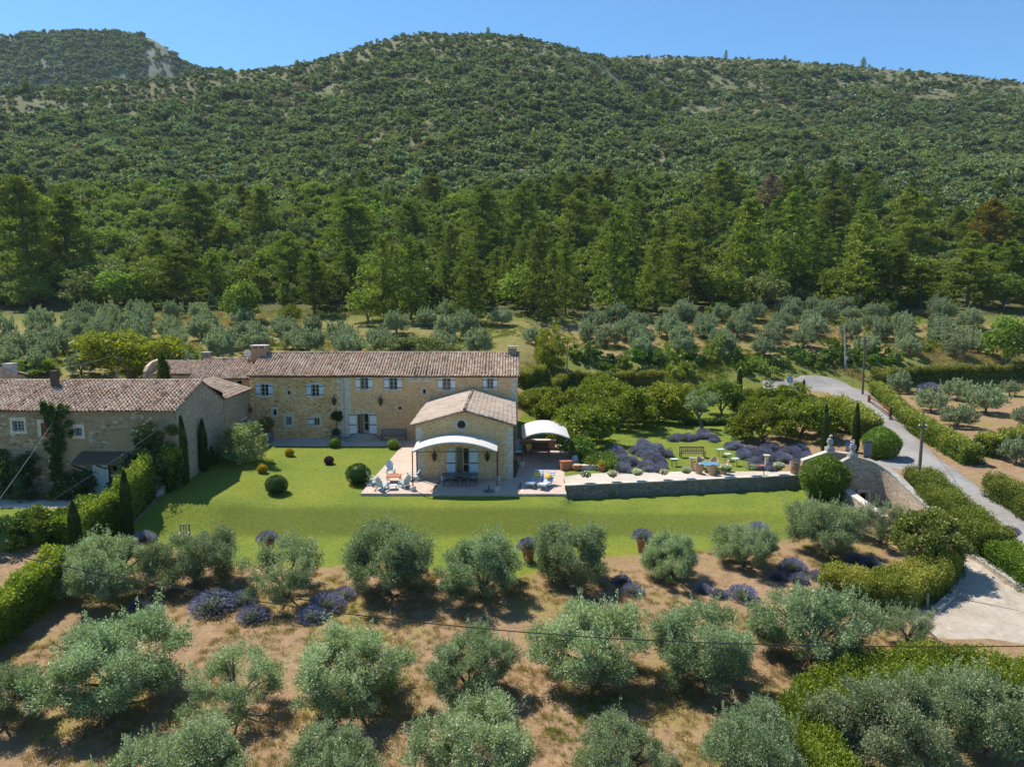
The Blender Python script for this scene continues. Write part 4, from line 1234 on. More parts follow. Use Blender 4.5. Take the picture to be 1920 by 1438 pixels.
ra = tiles('roof', (xe0, YM - .12, zE0), (0, -(YM - .12 - 61.95), 0), (XP - xe0, 0, zP - zE0), M['tile_pale'], annex, seed=11, cw=.28, tmean=.55, tvar=.2)
tiles('roof', (xe1, 61.95, zE0), (0, YM - .12 - 61.95, 0), (XP - xe1, 0, zP - zE0), M['tile_pale'], annex, seed=12, cw=.28, tmean=.45, tvar=.22)
ridge_tiles('ridge', (XP, 61.9, zP + .05), (XP, YM - .1, zP + .05), M['tile'], ra, 13)
g = MB()
n_ = 24
for r1, r2, m0, m1 in ((R0, R0 + .22, -.03, .03),):
    P = []
    for m_ in (m0, m1):
        for r_ in (r1, r2):
            for i in range(n_): P.append(FA.p(oc.x - XA0 + cos(2 * pi * i / n_) * r_, oc.z + sin(2 * pi * i / n_) * r_, m_))
    g.add(P, [(2 * n_ + i, 2 * n_ + (i + 1) % n_, 3 * n_ + (i + 1) % n_, 3 * n_ + i) for i in range(n_)] + [(n_ + i, n_ + (i + 1) % n_, 3 * n_ + (i + 1) % n_, 3 * n_ + i) for i in range(n_)])
om = MB(); om.add([FA.p(oc.x - XA0 + cos(2 * pi * i / n_) * R0, oc.z + sin(2 * pi * i / n_) * R0, -.2) for i in range(n_)], [tuple(range(n_))])
rw_ = om.build('round_window', M['glass'], annex)
g.build('surround', M['ashlar'], rw_)
qs = MB()
for u_, s in ((0, 1), (LA, -1)):
    v = -.9; i = 0
    while v < zw - .35:
        h = .36; w = .5 + .25 * (i % 2)
        fbox(qs, FA, min(u_ - .014 * s, u_ + s * w), max(u_ - .014 * s, u_ + s * w), v, v + h - .02, -.3, .022); v += h; i += 1
    qs.build('quoins', M['ashlar'], annex); qs = MB()
dl = MB(); uc = (da[0] + da[1]) / 2
fbox(dl, FA, uc + .08, da[1] - .09, da[2] + .6, da[3] - .15, -.26, -.24)
dr = dl.build('door', M['glass'], annex)
df = MB()
for a, b, c, d in ((da[0], da[0] + .08, da[2], da[3]), (uc, uc + .08, da[2], da[3]), (da[1] - .09, da[1], da[2], da[3]), (uc + .08, da[1] - .09, da[2], da[2] + .6), (uc + .08, da[1] - .09, da[3] - .15, da[3]), (uc + .08, da[1] - .09, da[2] + 1.25, da[2] + 1.3)):
    fbox(df, FA, a, b, c, d, -.27, -.19)
df.build('door_frame', M['frame_blue'], dr)
sh_w = on_y(897, 870, YA).x - XA0 - da[1] - .06
for u0_, u1_ in ((da[0] - sh_w - .04, da[0] - .04), (da[1] + .04, da[1] + sh_w + .04)):
    make_shutter(FA, u0_, u1_, da[2] + .05, da[3] - .05, dr, 'shutter', (.1, .5, .88), arch=.5)
for (px_, py_, lab) in ((815, 852, 'black wall lantern under the awning left of the annex door'), (914, 852, 'black wall lantern under the awning right of the annex door')):
    u, v = on_y(px_, py_, YA).x - XA0, on_y(px_, py_, YA).z
    lantern('wall_lantern', FA, u, v - .1, lab, 1.15)
dp = MB(); dp.tube([(XA1 + .12, YA + .25, zw - .1), (XA1 + .12, YA + .25, -.9)], .05, 6); dp.build('downpipe', M['rust'], annex)

# ---- farm building on the left
YF, XFR = 59.3, -28.02
farm = thing('farm_barn', 'long grey brown stone barn with weathered tile roof at the left edge', 'barn', (0, 0, 0))
XFL = -54.0
zFe, zFr = on_y(250, 770, 58.9).z + .08, on_y(377, 714, 64.4).z
FF = Frame((XFL, YF, 0), (1, 0, 0), (0, -1, 0))
def fu(px_): return on_y(px_, 800, YF).x - XFL
def fz_(py_): return on_y(100, py_, YF).z
fwin = [(fu(24), fu(45), fz_(808), fz_(789)), (fu(141), fu(153), fz_(817), fz_(802)), (fu(77), fu(90), fz_(819), fz_(793)), (fu(206), fu(222), -1.3, fz_(873))]
mb = MB(); wall_face(mb, FF, XFR - XFL, zFe, fwin, v0=-2.6)
mb.build('wall', M['stone_farm'], farm)
mb = MB(); GG = Frame((XFR, YF, 0), (0, 1, 0), (1, 0, 0))
wall_face(mb, GG, 9.8, zFe, [(5.4, 6.7, -1.0, 1.4)], v0=-2.6, top=[(9.8, on_y(418, 747, 69.0).z), (5.1, zFr - .05)])
mb.build('gable_wall', M['stone_gable'], farm)
slf = (zFr - zFe) / 5.1
rf4 = tiles('roof', (XFL, YF - .4, zFe - .4 * slf + .02), (XFR - XFL + .12, 0, 0), (0, 5.5, 5.5 * slf), M['tile'], farm, seed=21, cw=.33, tmean=.46)
tiles('roof', (XFL, 69.3, on_y(418, 747, 69.0).z - .1), (XFR - XFL + .1, 0, 0), (0, -4.9, zFr - on_y(418, 747, 69.0).z + .1), M['tile'], farm, seed=22, cl=.8)
ridge_tiles('ridge', (XFL, 64.4, zFr + .03), (XFR + .1, 64.4, zFr + .03), M['tile'], rf4, 23)
a, b = on_y(97, 700, 63.4), on_y(107, 700, 63.4)
mb = MB(); mb.box(a.x, b.x, 63.1, 63.7, zFr - .9, on_y(100, 695, 63.4).z); mb.build('chimney', M['brass'], rf4)
make_window(FF, *fwin[0], farm, surround=.2, bars=(2, 2), fmat='frame_grey')
make_window(FF, *fwin[1], farm, surround=.2, bars=(1, 1), fmat='frame_grey')
mb = MB(); fbox(mb, FF, fwin[2][0], fwin[2][1], fwin[2][2], fwin[2][3], -.14, -.08); mb.build('hatch', M['oxblood'], farm)
mb = MB(); fbox(mb, FF, fwin[2][0] - .3, fwin[2][0], fwin[2][2], fwin[2][3], -.03, .02); fbox(mb, FF, fwin[2][0] - .3, fwin[2][1] + .1, fwin[2][3], fwin[2][3] + .3, -.03, .02); mb.build('surround', M['ashlar'], farm)
mb = MB(); fbox(mb, FF, fwin[3][0], fwin[3][1], fwin[3][2], fwin[3][3], -.2, -.14); mb.build('doorway_dark', M['dark'], farm)  # near-black sheet painted as the dark inside the open doorway
# open door leaf, boarded and chalky, standing out from the wall
u0, u1 = fu(171), fu(201); k = 8
mb = MB()
for i in range(k): fbox(mb, FF, u0 + (u1 - u0) * i / k + .008, u0 + (u1 - u0) * (i + 1) / k - .008, -1.2, fz_(867) + .05 * ((i * 5) % 3), .25, .30)
dw = mb.build('door', M['door_white'], farm)
mb = MB(); fbox(mb, FF, u0, u1, -.8, -.66, .2, .249); fbox(mb, FF, u0, u1, .7, .84, .2, .249); mb.build('door_ledge', M['wood_grey'], dw)
# lean-to canopy over the doorway
mb = MB(); ca, cb = fu(150), fu(244)
P = [FF.p(ca, fz_(846), .0), FF.p(cb, fz_(846), .0), FF.p(cb, fz_(860), 1.7), FF.p(ca, fz_(860), 1.7)]
mb.add(P + [p - Vector((0, 0, .14)) for p in P], [(3, 2, 1, 0), (4, 5, 6, 7), (0, 1, 5, 4), (1, 2, 6, 5), (2, 3, 7, 6), (3, 0, 4, 7)])
cn = mb.build('lean_to', M['tile_gap'], farm)
mb = MB()
for u in (ca + .1, (ca + cb) / 2, cb - .1): mb.bar(FF.p(u, fz_(862) - .1, 1.6), FF.p(u, fz_(880), .02), .1, .1)
mb.build('brace', M['wood_dark'], cn)

# ---- addition between barn and house
link_b = thing('stone_link', 'stone link building with a lean-to tile roof between barn and house', 'link building', (0, 0, 0))
zk0, zk1 = on_y(420, 746, 69.0).z, on_y(467, 732, 75.8).z
ze_ = (zk0 + zk1) / 2
FK = Frame((XFR + .05, 69.12, 0), (0, 1, 0), (1, 0, 0))
def ku(px_, py_):
    a, t_ = ray(px_, py_); y = (XFR + .05) / a; return y - 69.12, CAM_H + t_ * y
w0, w1 = ku(453.5, 804), ku(463, 780)
hk = (w0[0], w1[0], w0[1] + .35, w1[1] - .25)
mb = MB(); wall_face(mb, FK, 75.95 - 69.12, ze_, [hk], v0=-1.5)
mb.build('wall', M['stone_gable'], link_b)
make_window(FK, *hk, link_b, shutters='lr', sw=.55, surround=.15, bars=(1, 2))
tiles('roof', (XFR + .38, 69.16, ze_), (0, 75.9 - 69.16, 0), (-4.1, 0, 1.3), M['tile'], link_b, seed=24, tmean=.52)
lantern('wall_lantern', FK, ku(464, 768)[0], ku(464, 768)[1], 'rusty red lantern on the shaded link wall above the shuttered window', 1.1, 'oxblood')

# ---- neighbour building at the far left
nb = thing('neighbour_house', 'grey chimney and gable of a neighbouring house at the far left edge', 'house', (0, 0, 0))
a, b, c_ = on_y(0, 688, 71), on_y(26, 699, 71), on_y(52, 709, 71); mb = MB()
mb.add([(a.x - 9, 71, -1), (c_.x, 71, -1), (c_.x, 71, c_.z), (b.x, 71, b.z), (a.x, 71, a.z), (a.x - 9, 71, a.z)], [(0, 1, 2, 3, 4, 5)])
mb.add([(c_.x, 71, -1), (c_.x, 75, -1), (c_.x, 75, c_.z - 1), (c_.x, 71, c_.z)], [(0, 1, 2, 3)])
mb.build('wall', M['stone_gable'], nb)
tiles('roof', (a.x - 9, 75, a.z - 1.2), (a.x + 9 - a.x, 0, 0), (0, -3.8, 1.1), M['tile'], nb, seed=25)
u_, w_ = on_y(11, 700, 71.6), on_y(27, 700, 71.6); zc_ = on_y(18, 683, 71.6).z
mb = MB(); mb.box(u_.x, w_.x, 71.2, 72.1, zc_ - 2.2, zc_); c_ = mb.build('chimney', M['concrete'], nb)
mb = MB(); mb.box(u_.x - .08, w_.x + .08, 71.1, 72.2, zc_ + .003, zc_ + .1); mb.build('chimney_cap', M['lime'], c_)

# ---- retaining wall of the terrace
mb = MB(); P = []
n_ = 30
for i in range(n_ + 1):
    x = 4.5 + (27 - 4.5) * i / n_; y = y_wall(x) + .0; zt = -.68
    P += [(x, y - .06, -3), (x, y, zt), (x, y + .42, zt), (x, y + .42, -3)]
mb.add(P, [(4 * i + k, 4 * i + 4 + k, 4 * i + 5 + k, 4 * i + 1 + k) for i in range(n_) for k in range(3)] + [(0, 1, 2, 3), (4 * n_ + 3, 4 * n_ + 2, 4 * n_ + 1, 4 * n_)])
rw2 = thing('retaining_wall', 'dark weathered stone retaining wall along the gravel terrace above the lower lawn', 'retaining wall', (0, 0, 0))
mb.build('wall_face', M['stone_retain'], rw2)
mb = MB(); r_ = random.Random(5); x = 4.45
while x < 26.8:
    L = r_.uniform(.7, 1.2); y = y_wall(x); y2 = y_wall(x + L)
    mb.add([(x, y - .07, -.677), (x + L - .02, y2 - .07, -.677), (x + L - .02, y2 + .44, -.677), (x, y + .44, -.677), (x, y - .07, -.59), (x + L - .02, y2 - .07, -.59), (x + L - .02, y2 + .44, -.59), (x, y + .44, -.59)],
           [(0, 3, 2, 1), (4, 5, 6, 7), (0, 1, 5, 4), (1, 2, 6, 5), (2, 3, 7, 6), (3, 0, 4, 7)]); x += L
mb.build('coping', M['coping'], rw2)

# ---------------------------------------------------------------- plants: meshes
rv = random.Random(21)
olive_near = []
for i in range(7):
    sp = i in (5, 6)
    v, tm = olive_meshes(i, 64000 if not sp else 32000, .125, .046, 'olive', sp)
    olive_near.append((v.mesh('olive_crown', [M['olive']]), tm.mesh('olive_trunk', M['bark'])))
olive_far = []
for i in range(5):
    v, tm = olive_meshes(20 + i, 5200, .32, .15, 'olive_far')
    olive_far.append((v.mesh('olive_crown_far', [M['olive_far']]), tm.mesh('olive_trunk_far', M['bark'])))

def put_tree(name, label, cat, p, meshes, sx, sz, rz, group=None, part='crown'):
    o = thing(name, label, cat, (p.x, p.y, p.z), rz, group, (sx, sx, sz))
    link('trunk', meshes[1], o); link(part, meshes[0], o)
    return o

# ---- foreground olives: picture point of the foot, crown width in photo pixels, height factor, variant, label
OL = [
 (210, 1118, 168, .86, 0, 'olive tree at the left end of the upper row, beside the ivy hedge corner'),
 (368, 1098, 142, .9, 1, 'bright silvery olive tree with dense crown, second from left in the upper row'),
 (535, 1118, 160, .86, 5, 'thin greyish olive tree with see-through crown beside the big lavender clumps'),
 (728, 1112, 172, .98, 2, 'tall dark olive tree below the terrace, largest of the upper row'),
 (905, 1120, 156, .95, 3, 'dense olive tree below the annex, left of a lavender pot'),
 (1072, 1092, 146, .92, 4, 'full olive tree between the two terracotta lavender pots on the lower lawn'),
 (1258, 1085, 106, 1.0, 0, 'small dense olive tree right of the rightmost lavender pot'),
 (1395, 1062, 108, .9, 1, 'small pale olive tree among lavender, at the right of the lower lawn edge'),
 (1543, 1035, 128, .95, 2, 'silvery olive tree below the white gravel terrace end, left of the yellowish tree'),
 (1650, 1018, 112, .95, 6, 'pale olive tree in front of the ruined stone wall'),
 (5, 1360, 150, .95, 3, 'olive tree cut by the left edge, middle row'),
 (212, 1318, 262, .74, 2, 'broad open olive tree with several leaf lobes, left in the middle row'),
 (442, 1335, 185, .85, 6, 'sparse olive tree with soil showing through, second in the middle row'),
 (660, 1325, 215, .82, 4, 'wide loose olive tree under the overhead cable, third in the middle row'),
 (880, 1310, 164, .92, 1, 'narrow two lobed olive tree in the middle row under the cable'),
 (1102, 1278, 212, .88, 2, 'biggest round olive tree in the middle of the grove'),
 (1312, 1275, 196, .88, 4, 'round olive tree right of the biggest one, under the cable'),
 (1522, 1240, 198, .90, 3, 'large olive tree left of the clipped hedge by the gravel drive'),
 (1702, 1208, 104, .95, 6, 'small loose olive tree by the wooden post at the gravel edge'),
 (340, 1500, 226, .75, 2, 'olive tree cut by the bottom edge, leftmost of the lowest row'),
 (620, 1500, 200, .82, 3, 'olive tree cut by the bottom edge, second of the lowest row'),
 (888, 1485, 238, .85, 4, 'broad olive tree cut by the bottom edge near its middle'),
 (1166, 1475, 172, .92, 0, 'upright olive tree cut by the bottom edge, right of the broad one'),
 (1408, 1465, 192, .92, 1, 'olive tree at the bottom edge just left of the bright green hedge'),
 (1652, 1420, 226, .86, 0, 'grey olive tree enclosed by the curved bright green hedge'),
 (1858, 1412, 210, .9, 1, 'olive tree at the lower right corner inside the curved hedge'),
]
for k, (px, py, w, hf, va, lab) in enumerate(OL):
    p = gp(px, py) if py < 1430 else gp(px, py)
    Wm = w * px_scale(p + Vector((0, 0, 2)))
    s = Wm / 5.2
    put_tree('olive_tree', lab, 'olive tree', p, olive_near[va], s, s * hf, rv.uniform(0, 6.28), 'olive trees in front of the lawn')

# ---- olives of the far groves
def far_olive(p, w, lab, group):
    m = rv.choice(olive_far); s = w / 5.5
    put_tree('olive_tree', lab, 'olive tree', p, m, s * rv.uniform(.9, 1.08), s * rv.uniform(.82, 1.0), rv.uniform(0, 6.28), group)
GR = 'olive trees of the grove behind the road'; GL = 'olive trees of the grove behind the houses'
for row in range(6):
    y = 117.5 + row * 6.0
    x = 13.5 + (row % 2) * 2.2
    while x < 88:
        px = CX + FPX * x / y
        xx, yy = x + rv.uniform(-.9, .9), y + rv.uniform(-1.1, 1.1)
        keep = rv.random() > (.16 if row else .28)
        if px > 1905: keep = False
        if px < 1420 and row > 4: keep = False
        if keep: far_olive(Vector((xx, yy, tz(xx, yy))), rv.uniform(3.9, 5.2), 'round grey green olive tree in the grove behind the road, below the pines', GR)
        x += 6.0 if px > 1400 else 6.9
for row in range(8):
    y = 97 + row * 6.1
    x = -86 + (row % 2) * 2.5
    while x < 4:
        px = CX + FPX * x / y
        xx, yy = x + rv.uniform(-1.2, 1.2), y + rv.uniform(-1.4, 1.4)
        dense = px < 330
        keep = rv.random() > (.15 if dense else .38)
        if not dense and row > 5 and rv.random() < .5: keep = False
        if 690 < px < 880 and row < 1: keep = False
        if px < -90: keep = False
        if keep: far_olive(Vector((xx, yy, tz(xx, yy))), rv.uniform(4.0, 5.4), 'round silvery olive tree in the grassy grove behind the houses', GL)
        x += 5.8 if dense else 6.8
for px, py, w, lab in ((420, 655, 60, 'single round olive tree with its shadow on grass above the satellite dish'), (550, 656, 50, 'olive tree behind the left end of the long roof')):
    p = gp(px, py); far_olive(p, w * px_scale(p), lab, None)
# small grove beyond the lane at right
for px, py, w, lab in ((1683, 735, 54, 'olive tree in the corner of the right plot by the hedge'), (1745, 772, 66, 'dark round olive tree nearest the lane in the right plot'), (1795, 750, 54, 'olive tree in the middle of the right plot'),
                       (1848, 775, 72, 'broad olive tree with shadow on bare soil in the right plot'), (1892, 742, 36, 'small olive tree farthest right on the bare plot'), (1905, 868, 66, 'olive tree at the right edge below the middle hedge'),
                       (1795, 800, 60, 'low olive tree just behind the middle hedge at right'), (1920, 800, 50, 'olive tree cut by the right edge on the bare plot')):
    p = gp(px, py); far_olive(p, w * px_scale(p), lab, None)

# ---- woods: single trees
T_pine = [pine_tree(i, 11.5, 3.4, 6500, .13 + .06 * (i % 3), .42, .15) for i in range(5)]
T_con = [conifer(i, 11.0, 2.7, 5200, .42, .14, pw=(.62, .8, .7, .55)[i]) for i in range(4)]
T_oak = [broad_tree(i, 'oak', 2600, 3.0, 5.6, .6, .42, .26, 1.0, 40, lump=.2, tint=.5) for i in range(5)]
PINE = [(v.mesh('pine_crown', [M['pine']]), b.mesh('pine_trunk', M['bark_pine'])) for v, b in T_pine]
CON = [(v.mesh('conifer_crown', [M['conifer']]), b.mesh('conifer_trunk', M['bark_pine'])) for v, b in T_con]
OAK = [(v.mesh('oak_crown', [M['oak']]), b.mesh('oak_trunk', M['bark'])) for v, b in T_oak]
OAKG = [(v.mesh('holm_oak_crown', [M['oak_grey']]), b.mesh('holm_oak_trunk', M['bark'])) for v, b in T_oak[:3]]
PGOLD = T_pine[1][0].mesh('pine_crown_gold', [M['pine_gold']]); PDEAD = T_pine[2][0].mesh('pine_crown_dead', [M['pine_dead']])
taken = []
def spaced(x, y, d):
    for q in taken:
        if (q[0] - x) ** 2 + (q[1] - y) ** 2 < d * d: return False
    taken.append((x, y)); return True
LP = 'dark tufted pine tree rising from the wood behind the olive groves'
LC = 'tall conical conifer in the wood behind the olive groves'
LO = 'bright green round oak tree in the wood behind the olive groves'
LH = 'grey green holm oak in the wood behind the olive groves'
def wood_tree(kind, p, h, lab=None, wf=1.0):
    if kind == 'pine': m, n, b, g, l, c = rv.choice(PINE), 'pine_tree', 11.5, 'pine trees in the wood', LP, 'pine tree'
    elif kind == 'con': m, n, b, g, l, c = rv.choice(CON), 'conifer', 11.0, 'conifers in the wood', LC, 'conifer'
    elif kind == 'oak': m, n, b, g, l, c = rv.choice(OAK), 'oak_tree', 6.2, 'oak trees in the wood', LO, 'oak tree'
    else: m, n, b, g, l, c = rv.choice(OAKG), 'holm_oak', 6.2, 'holm oaks in the wood', LH, 'holm oak'
    s = h / b
    taken.append((p.x, p.y))
    return put_tree(n, lab or l, c, p, m, s * wf * rv.uniform(1.12, 1.42), s, rv.uniform(0, 6.28), None if lab else g)
# trees one can point at: (kind, foot px, foot py, top py, width factor, label)
for kind, px, py, pt, wf, lab in [
    ('pine', 60, 560, 330, 1.1, 'huge dark pine at the far left edge of the wood'),
    ('pine', 130, 545, 360, 1.0, 'dark pine just right of the huge one at the far left'),
    ('pine', 330, 578, 458, 1.15, 'broad yellowish pine standing above the left olive grove'),
    ('pine', 400, 572, 470, .9, 'slim pine right of the broad yellowish one above the left grove'),
    ('pine', 375, 470, 345, 1.1, 'dark pine crown rising over oaks left of centre'),
    ('pine', 490, 450, 350, 1.05, 'round dark pine above the oaks, third from the left'),
    ('pine', 545, 555, 430, 1.0, 'dark pine in the middle of the left half of the wood'),
    ('pine', 590, 590, 470, .95, 'olive green pine with bare lower trunk left of centre'),
    ('pine', 660, 500, 365, 1.3, 'big dark spreading pine left of the watermark position in the wood centre'.replace(' left of the watermark position', '')),
    ('con', 720, 600, 450, .75, 'dark slender conifer at the wood edge in the centre'),
    ('con', 770, 600, 455, 1.15, 'yellow green conical conifer at the wood edge behind the long roof'),
    ('con', 880, 605, 490, 1.0, 'small conical conifer at the wood edge above the right end of the long roof'),
    ('pine', 905, 470, 345, 1.2, 'wide dark pine in the second line of the wood centre'),
    ('pine', 980, 465, 345, 1.0, 'upright pine with visible trunk in the second line of the wood'),
    ('pine', 1080, 470, 352, 1.1, 'pine crown right of the upright one in the second line'),
    ('con', 1010, 600, 420, .9, 'tall conical conifer at the wood edge, first of the dense conifer block'),
    ('con', 1060, 590, 450, .9, 'conifer second in the dense block at the wood edge'),
    ('con', 1150, 590, 400, .85, 'tall conifer in the middle of the dense block'),
    ('con', 1225, 585, 455, 1.0, 'light green conifer at the edge of the dense block'),
    ('con', 1400, 560, 380, 1.15, 'broad layered dark conifer right of the dense block'),
    ('con', 1480, 545, 365, 1.1, 'tall blue green conifer in the right half of the wood'),
    ('con', 1612, 575, 412, 1.45, 'broad layered conifer with horizontal boughs at the right wood edge'),
    ('pine', 1700, 480, 350, 1.2, 'dark layered pine behind the broad conifer at right'),
    ('pine', 1560, 455, 355, 1.2, 'yellow green pine cluster behind the broad conifer'),
    ('pine', 1350, 400, 300, 1.25, 'high pine with visible trunk at the top of the wood right of centre'),
    ('pine', 1495, 400, 312, 1.0, 'dark pine at the upper wood edge right of the dead reddish tree'),
    ('pine', 1560, 380, 300, 1.1, 'pine at the upper edge of the wood at right'),
    ('oak', 455, 605, 525, .9, 'dark green bushy tree standing alone at the edge of the left grove'),
    ('oak', 690, 605, 532, 1.0, 'silvery green round tree at the wood edge above the long roof'),
    ('oak', 1890, 690, 590, .75, 'big dark green bushy tree at the right edge by the olive grove')]:
    p = gp(px, py); s = px_scale(p)
    wood_tree(kind, p, (py - pt) * s * .99, lab, wf * .88)
p = gp(1845, 500); s = px_scale(p)
put_tree('pine_tree', 'yellow gold leaning pine near the right edge of the wood', 'pine tree', p, (PGOLD, PINE[1][1]), 128 * s / 11.5 * 1.15, 128 * s / 11.5, 1.0)
p = gp(1440, 420); s = px_scale(p)
put_tree('pine_tree', 'dead reddish brown pine at the upper edge of the wood', 'pine tree', p, (PDEAD, PINE[2][1]), 95 * s / 11.5, 95 * s / 11.5, 2.0)
p = gp(545, 618); s = px_scale(p)
shb = broad_tree(60, 'gold_shrub', 1500, 1.8, 2.6, .2, .26, .16, .7, 22)
gsm = (shb[0].mesh('golden_bush_crown', [leaf('yellow_green_leaves', (.12, .14, .015), (.24, .24, .025), (.34, .32, .05))]), shb[1].mesh('golden_bush_trunk', M['bark']))
put_tree('yellow_bush', 'yellow green round bush at the wood edge behind the left roof', 'bush', p, gsm, 48 * s / 3.6, 50 * s / 2.8, 0)
for k in range(2600):
    px = rv.uniform(-120, 2040)
    f = rv.random()
    y = 151 + 120 * f ** 1.25
    a = (px - CX) / FPX; x = a * y * 1.0
    n = len(taken)
    if n > 300: break
    if px < 620: kind = rv.choices(['pine', 'oak', 'hol', 'con'], [.17, .58, .25, 0])[0]
    elif px < 840: kind = rv.choices(['pine', 'oak', 'hol', 'con'], [.35, .42, .10, .13])[0]
    elif px < 1480: kind = rv.choices(['pine', 'oak', 'hol', 'con'], [.28, .12, .04, .56] if y < 205 else [.5, .38, .06, .06])[0]
    else: kind = rv.choices(['pine', 'oak', 'hol', 'con'], [.5, .16, .08, .26])[0]
    d = {'pine': 4.4, 'con': 3.4, 'oak': 4.6, 'hol': 4.6}[kind]
    if not spaced(x, y, d): continue
    taken.pop()
    h = {'pine': rv.uniform(9.5, 14), 'con': rv.uniform(9, 15) * (.75 if y < 160 else 1), 'oak': rv.uniform(5.5, 9), 'hol': rv.uniform(5, 8)}[kind]
    if 380 < px < 800 and y < 165: 
        if kind in ('pine',): h *= .8
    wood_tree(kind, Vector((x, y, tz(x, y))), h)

# ---- the mass of the wood and the scrub on the hill
def bush_mesh(name, i, mat, n, Rx, H, L, Wd, cl=9, cr=.55):
    r = np.random.RandomState(5000 + i); v = Veg(5100 + i)
    for c, rad in crown_clumps(r, Rx, H, 0, cl, cr, .25):
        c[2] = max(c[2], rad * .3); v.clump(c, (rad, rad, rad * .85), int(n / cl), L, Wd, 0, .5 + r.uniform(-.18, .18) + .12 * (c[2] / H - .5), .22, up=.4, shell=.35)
    return v.mesh(name, [M[mat]])
B_oak = [bush_mesh('oak_bush', i, 'oak', 560, 1.5, 2.6, .42, .28) for i in range(4)]
B_hol = [bush_mesh('holm_bush', 10 + i, 'oak_grey', 480, 1.5, 2.4, .40, .26) for i in range(3)]
B_scr = [bush_mesh('scrub_bush', 20 + i, 'scrub', 330, 1.5, 1.9, .52, .36) for i in range(5)]
B_gar = [bush_mesh('garrigue_bush', 30 + i, 'garrigue', 130, 1.3, 1.2, .45, .3) for i in range(2)]
rn = np.random.RandomState(77)
def field(n, ylo, yhi, pw=1.0, amax=.92, far=0):
    y = ylo + (yhi - ylo) * rn.uniform(0, 1, n) ** pw
    a = rn.uniform(-amax, amax, n)
    return a * y, y
# undergrowth and oaks between the single trees, up to the scrub line
x, y = field(7500, 146, 300, .85)
k = rn.uniform(size=len(x)); pxx = CX + FPX * x / y
edge_ok = (y > 156) | (rn.uniform(size=len(x)) < .35)
up_lim = 262 + 22 * np.sin(pxx / 170.) + 24 * ((pxx > 560) & (pxx < 1250))
ok = edge_ok & (y < up_lim)
x, y, k, pxx = x[ok], y[ok], k[ok], pxx[ok]
s = rn.uniform(.6, 1.35, len(x)) * (1 + .35 * (y > 175)) * (1 + .3 * (y > 225))
hm = rn.uniform(.8, 1.25, len(x))
idx = np.where(k < np.where(pxx < 620, .62, .72), rn.randint(0, 4, len(x)), rn.randint(4, 7, len(x)))
o = scatter('oak_wood', np.stack([x, y, terrain(x, y) - .1], 1), np.stack([s, s, s * hm], 1), rn.uniform(0, 6.28, len(x)), idx, B_oak + B_hol)
o['label'] = 'mass of oaks and undergrowth between the single trees of the wood'; o['category'] = 'wood'
# scrub
xs_, ys_ = [], []
for n, a, b in ((5200, 238, 330), (7500, 325, 450), (10000, 440, 600), (6000, 590, 745)):
    x, y = field(n, a, b, 1.0, .86); xs_.append(x); ys_.append(y)
x, y = np.concatenate(xs_), np.concatenate(ys_)
pxx = CX + FPX * x / y
up_lim = 258 + 22 * np.sin(pxx / 170.) + 24 * ((pxx > 560) & (pxx < 1250))
bare = wob(x * 1.0, y * 1.0, 16) + .35 * wob(x, y, 6)
bare_t = np.where(pxx > 1100, .66, .92) - .1 * ((pxx > 1000) & (pxx < 1300) & (y < 380))
u = rn.uniform(size=len(x))
D_ = np.interp(x / y, RA, RD)
ok = (y > up_lim - 8) & (y < D_ + 12) & ((bare < bare_t) | (u < .12)) 
x, y, bare, u = x[ok], y[ok], bare[ok], u[ok]
r_ = rn.uniform(size=len(x))
gar = (bare > .38) & (r_ < .55) | (r_ < .07)
hol = (~gar) & (r_ > .82)
idx = np.where(gar, rn.randint(0, 2, len(x)), np.where(hol, 7 + rn.randint(0, 3, len(x)), 2 + rn.randint(0, 5, len(x))))
s = np.exp(rn.normal(0, .40, len(x)) + .42 * wob(x, y, 9)) * (1.55 + .15 * sm(y, 300, 500)) * np.where(rn.uniform(size=len(x)) < .05, 1.6, 1.0) * (1 - .3 * sm(y / np.interp(x / y, RA, RD), .9, 1.0)) * np.where(gar, .85, 1.05) * np.where(hol, 1.15, 1)
s = np.minimum(s, np.where(y > D_[ok] * .92, 1.45, 3.2))
o = scatter('hill_scrub', np.stack([x, y, terrain(x, y) - .15], 1), np.stack([s, s, s * rn.uniform(.6, 1.0, len(x))], 1), rn.uniform(0, 6.28, len(x)), idx, B_gar + B_scr + B_hol)
o['label'] = 'low evergreen scrub covering the whole hillside up to the ridge'; o['category'] = 'scrub'
# scrub of the farther ridge
fx, fy, fz = FH
n = 7000; i, j = rn.randint(0, 60, n), rn.randint(0, fx.shape[1] - 1, n)
f, g_ = rn.uniform(size=n), rn.uniform(size=n)
bl = lambda A_: (A_[i, j] * (1 - f) + A_[i + 1, j] * f) * (1 - g_) + (A_[i, j + 1] * (1 - f) + A_[i + 1, j + 1] * f) * g_
P = np.stack([bl(fx), bl(fy), bl(fz) - .3], 1)
pxx = CX + FPX * P[:, 0] / P[:, 1]
steep = (pxx > 300) & (pxx < 352) & (rn.uniform(size=n) < .8)
P = P[~steep]; s = rn.uniform(1.6, 3.0, len(P))
o = scatter('far_scrub', P, np.stack([s * 1.2, s * 1.2, s], 1), rn.uniform(0, 6.28, len(P)), rn.randint(0, 5, len(P)), B_scr)
o['label'] = 'evergreen scrub covering the farther ridge at upper left'; o['category'] = 'scrub'
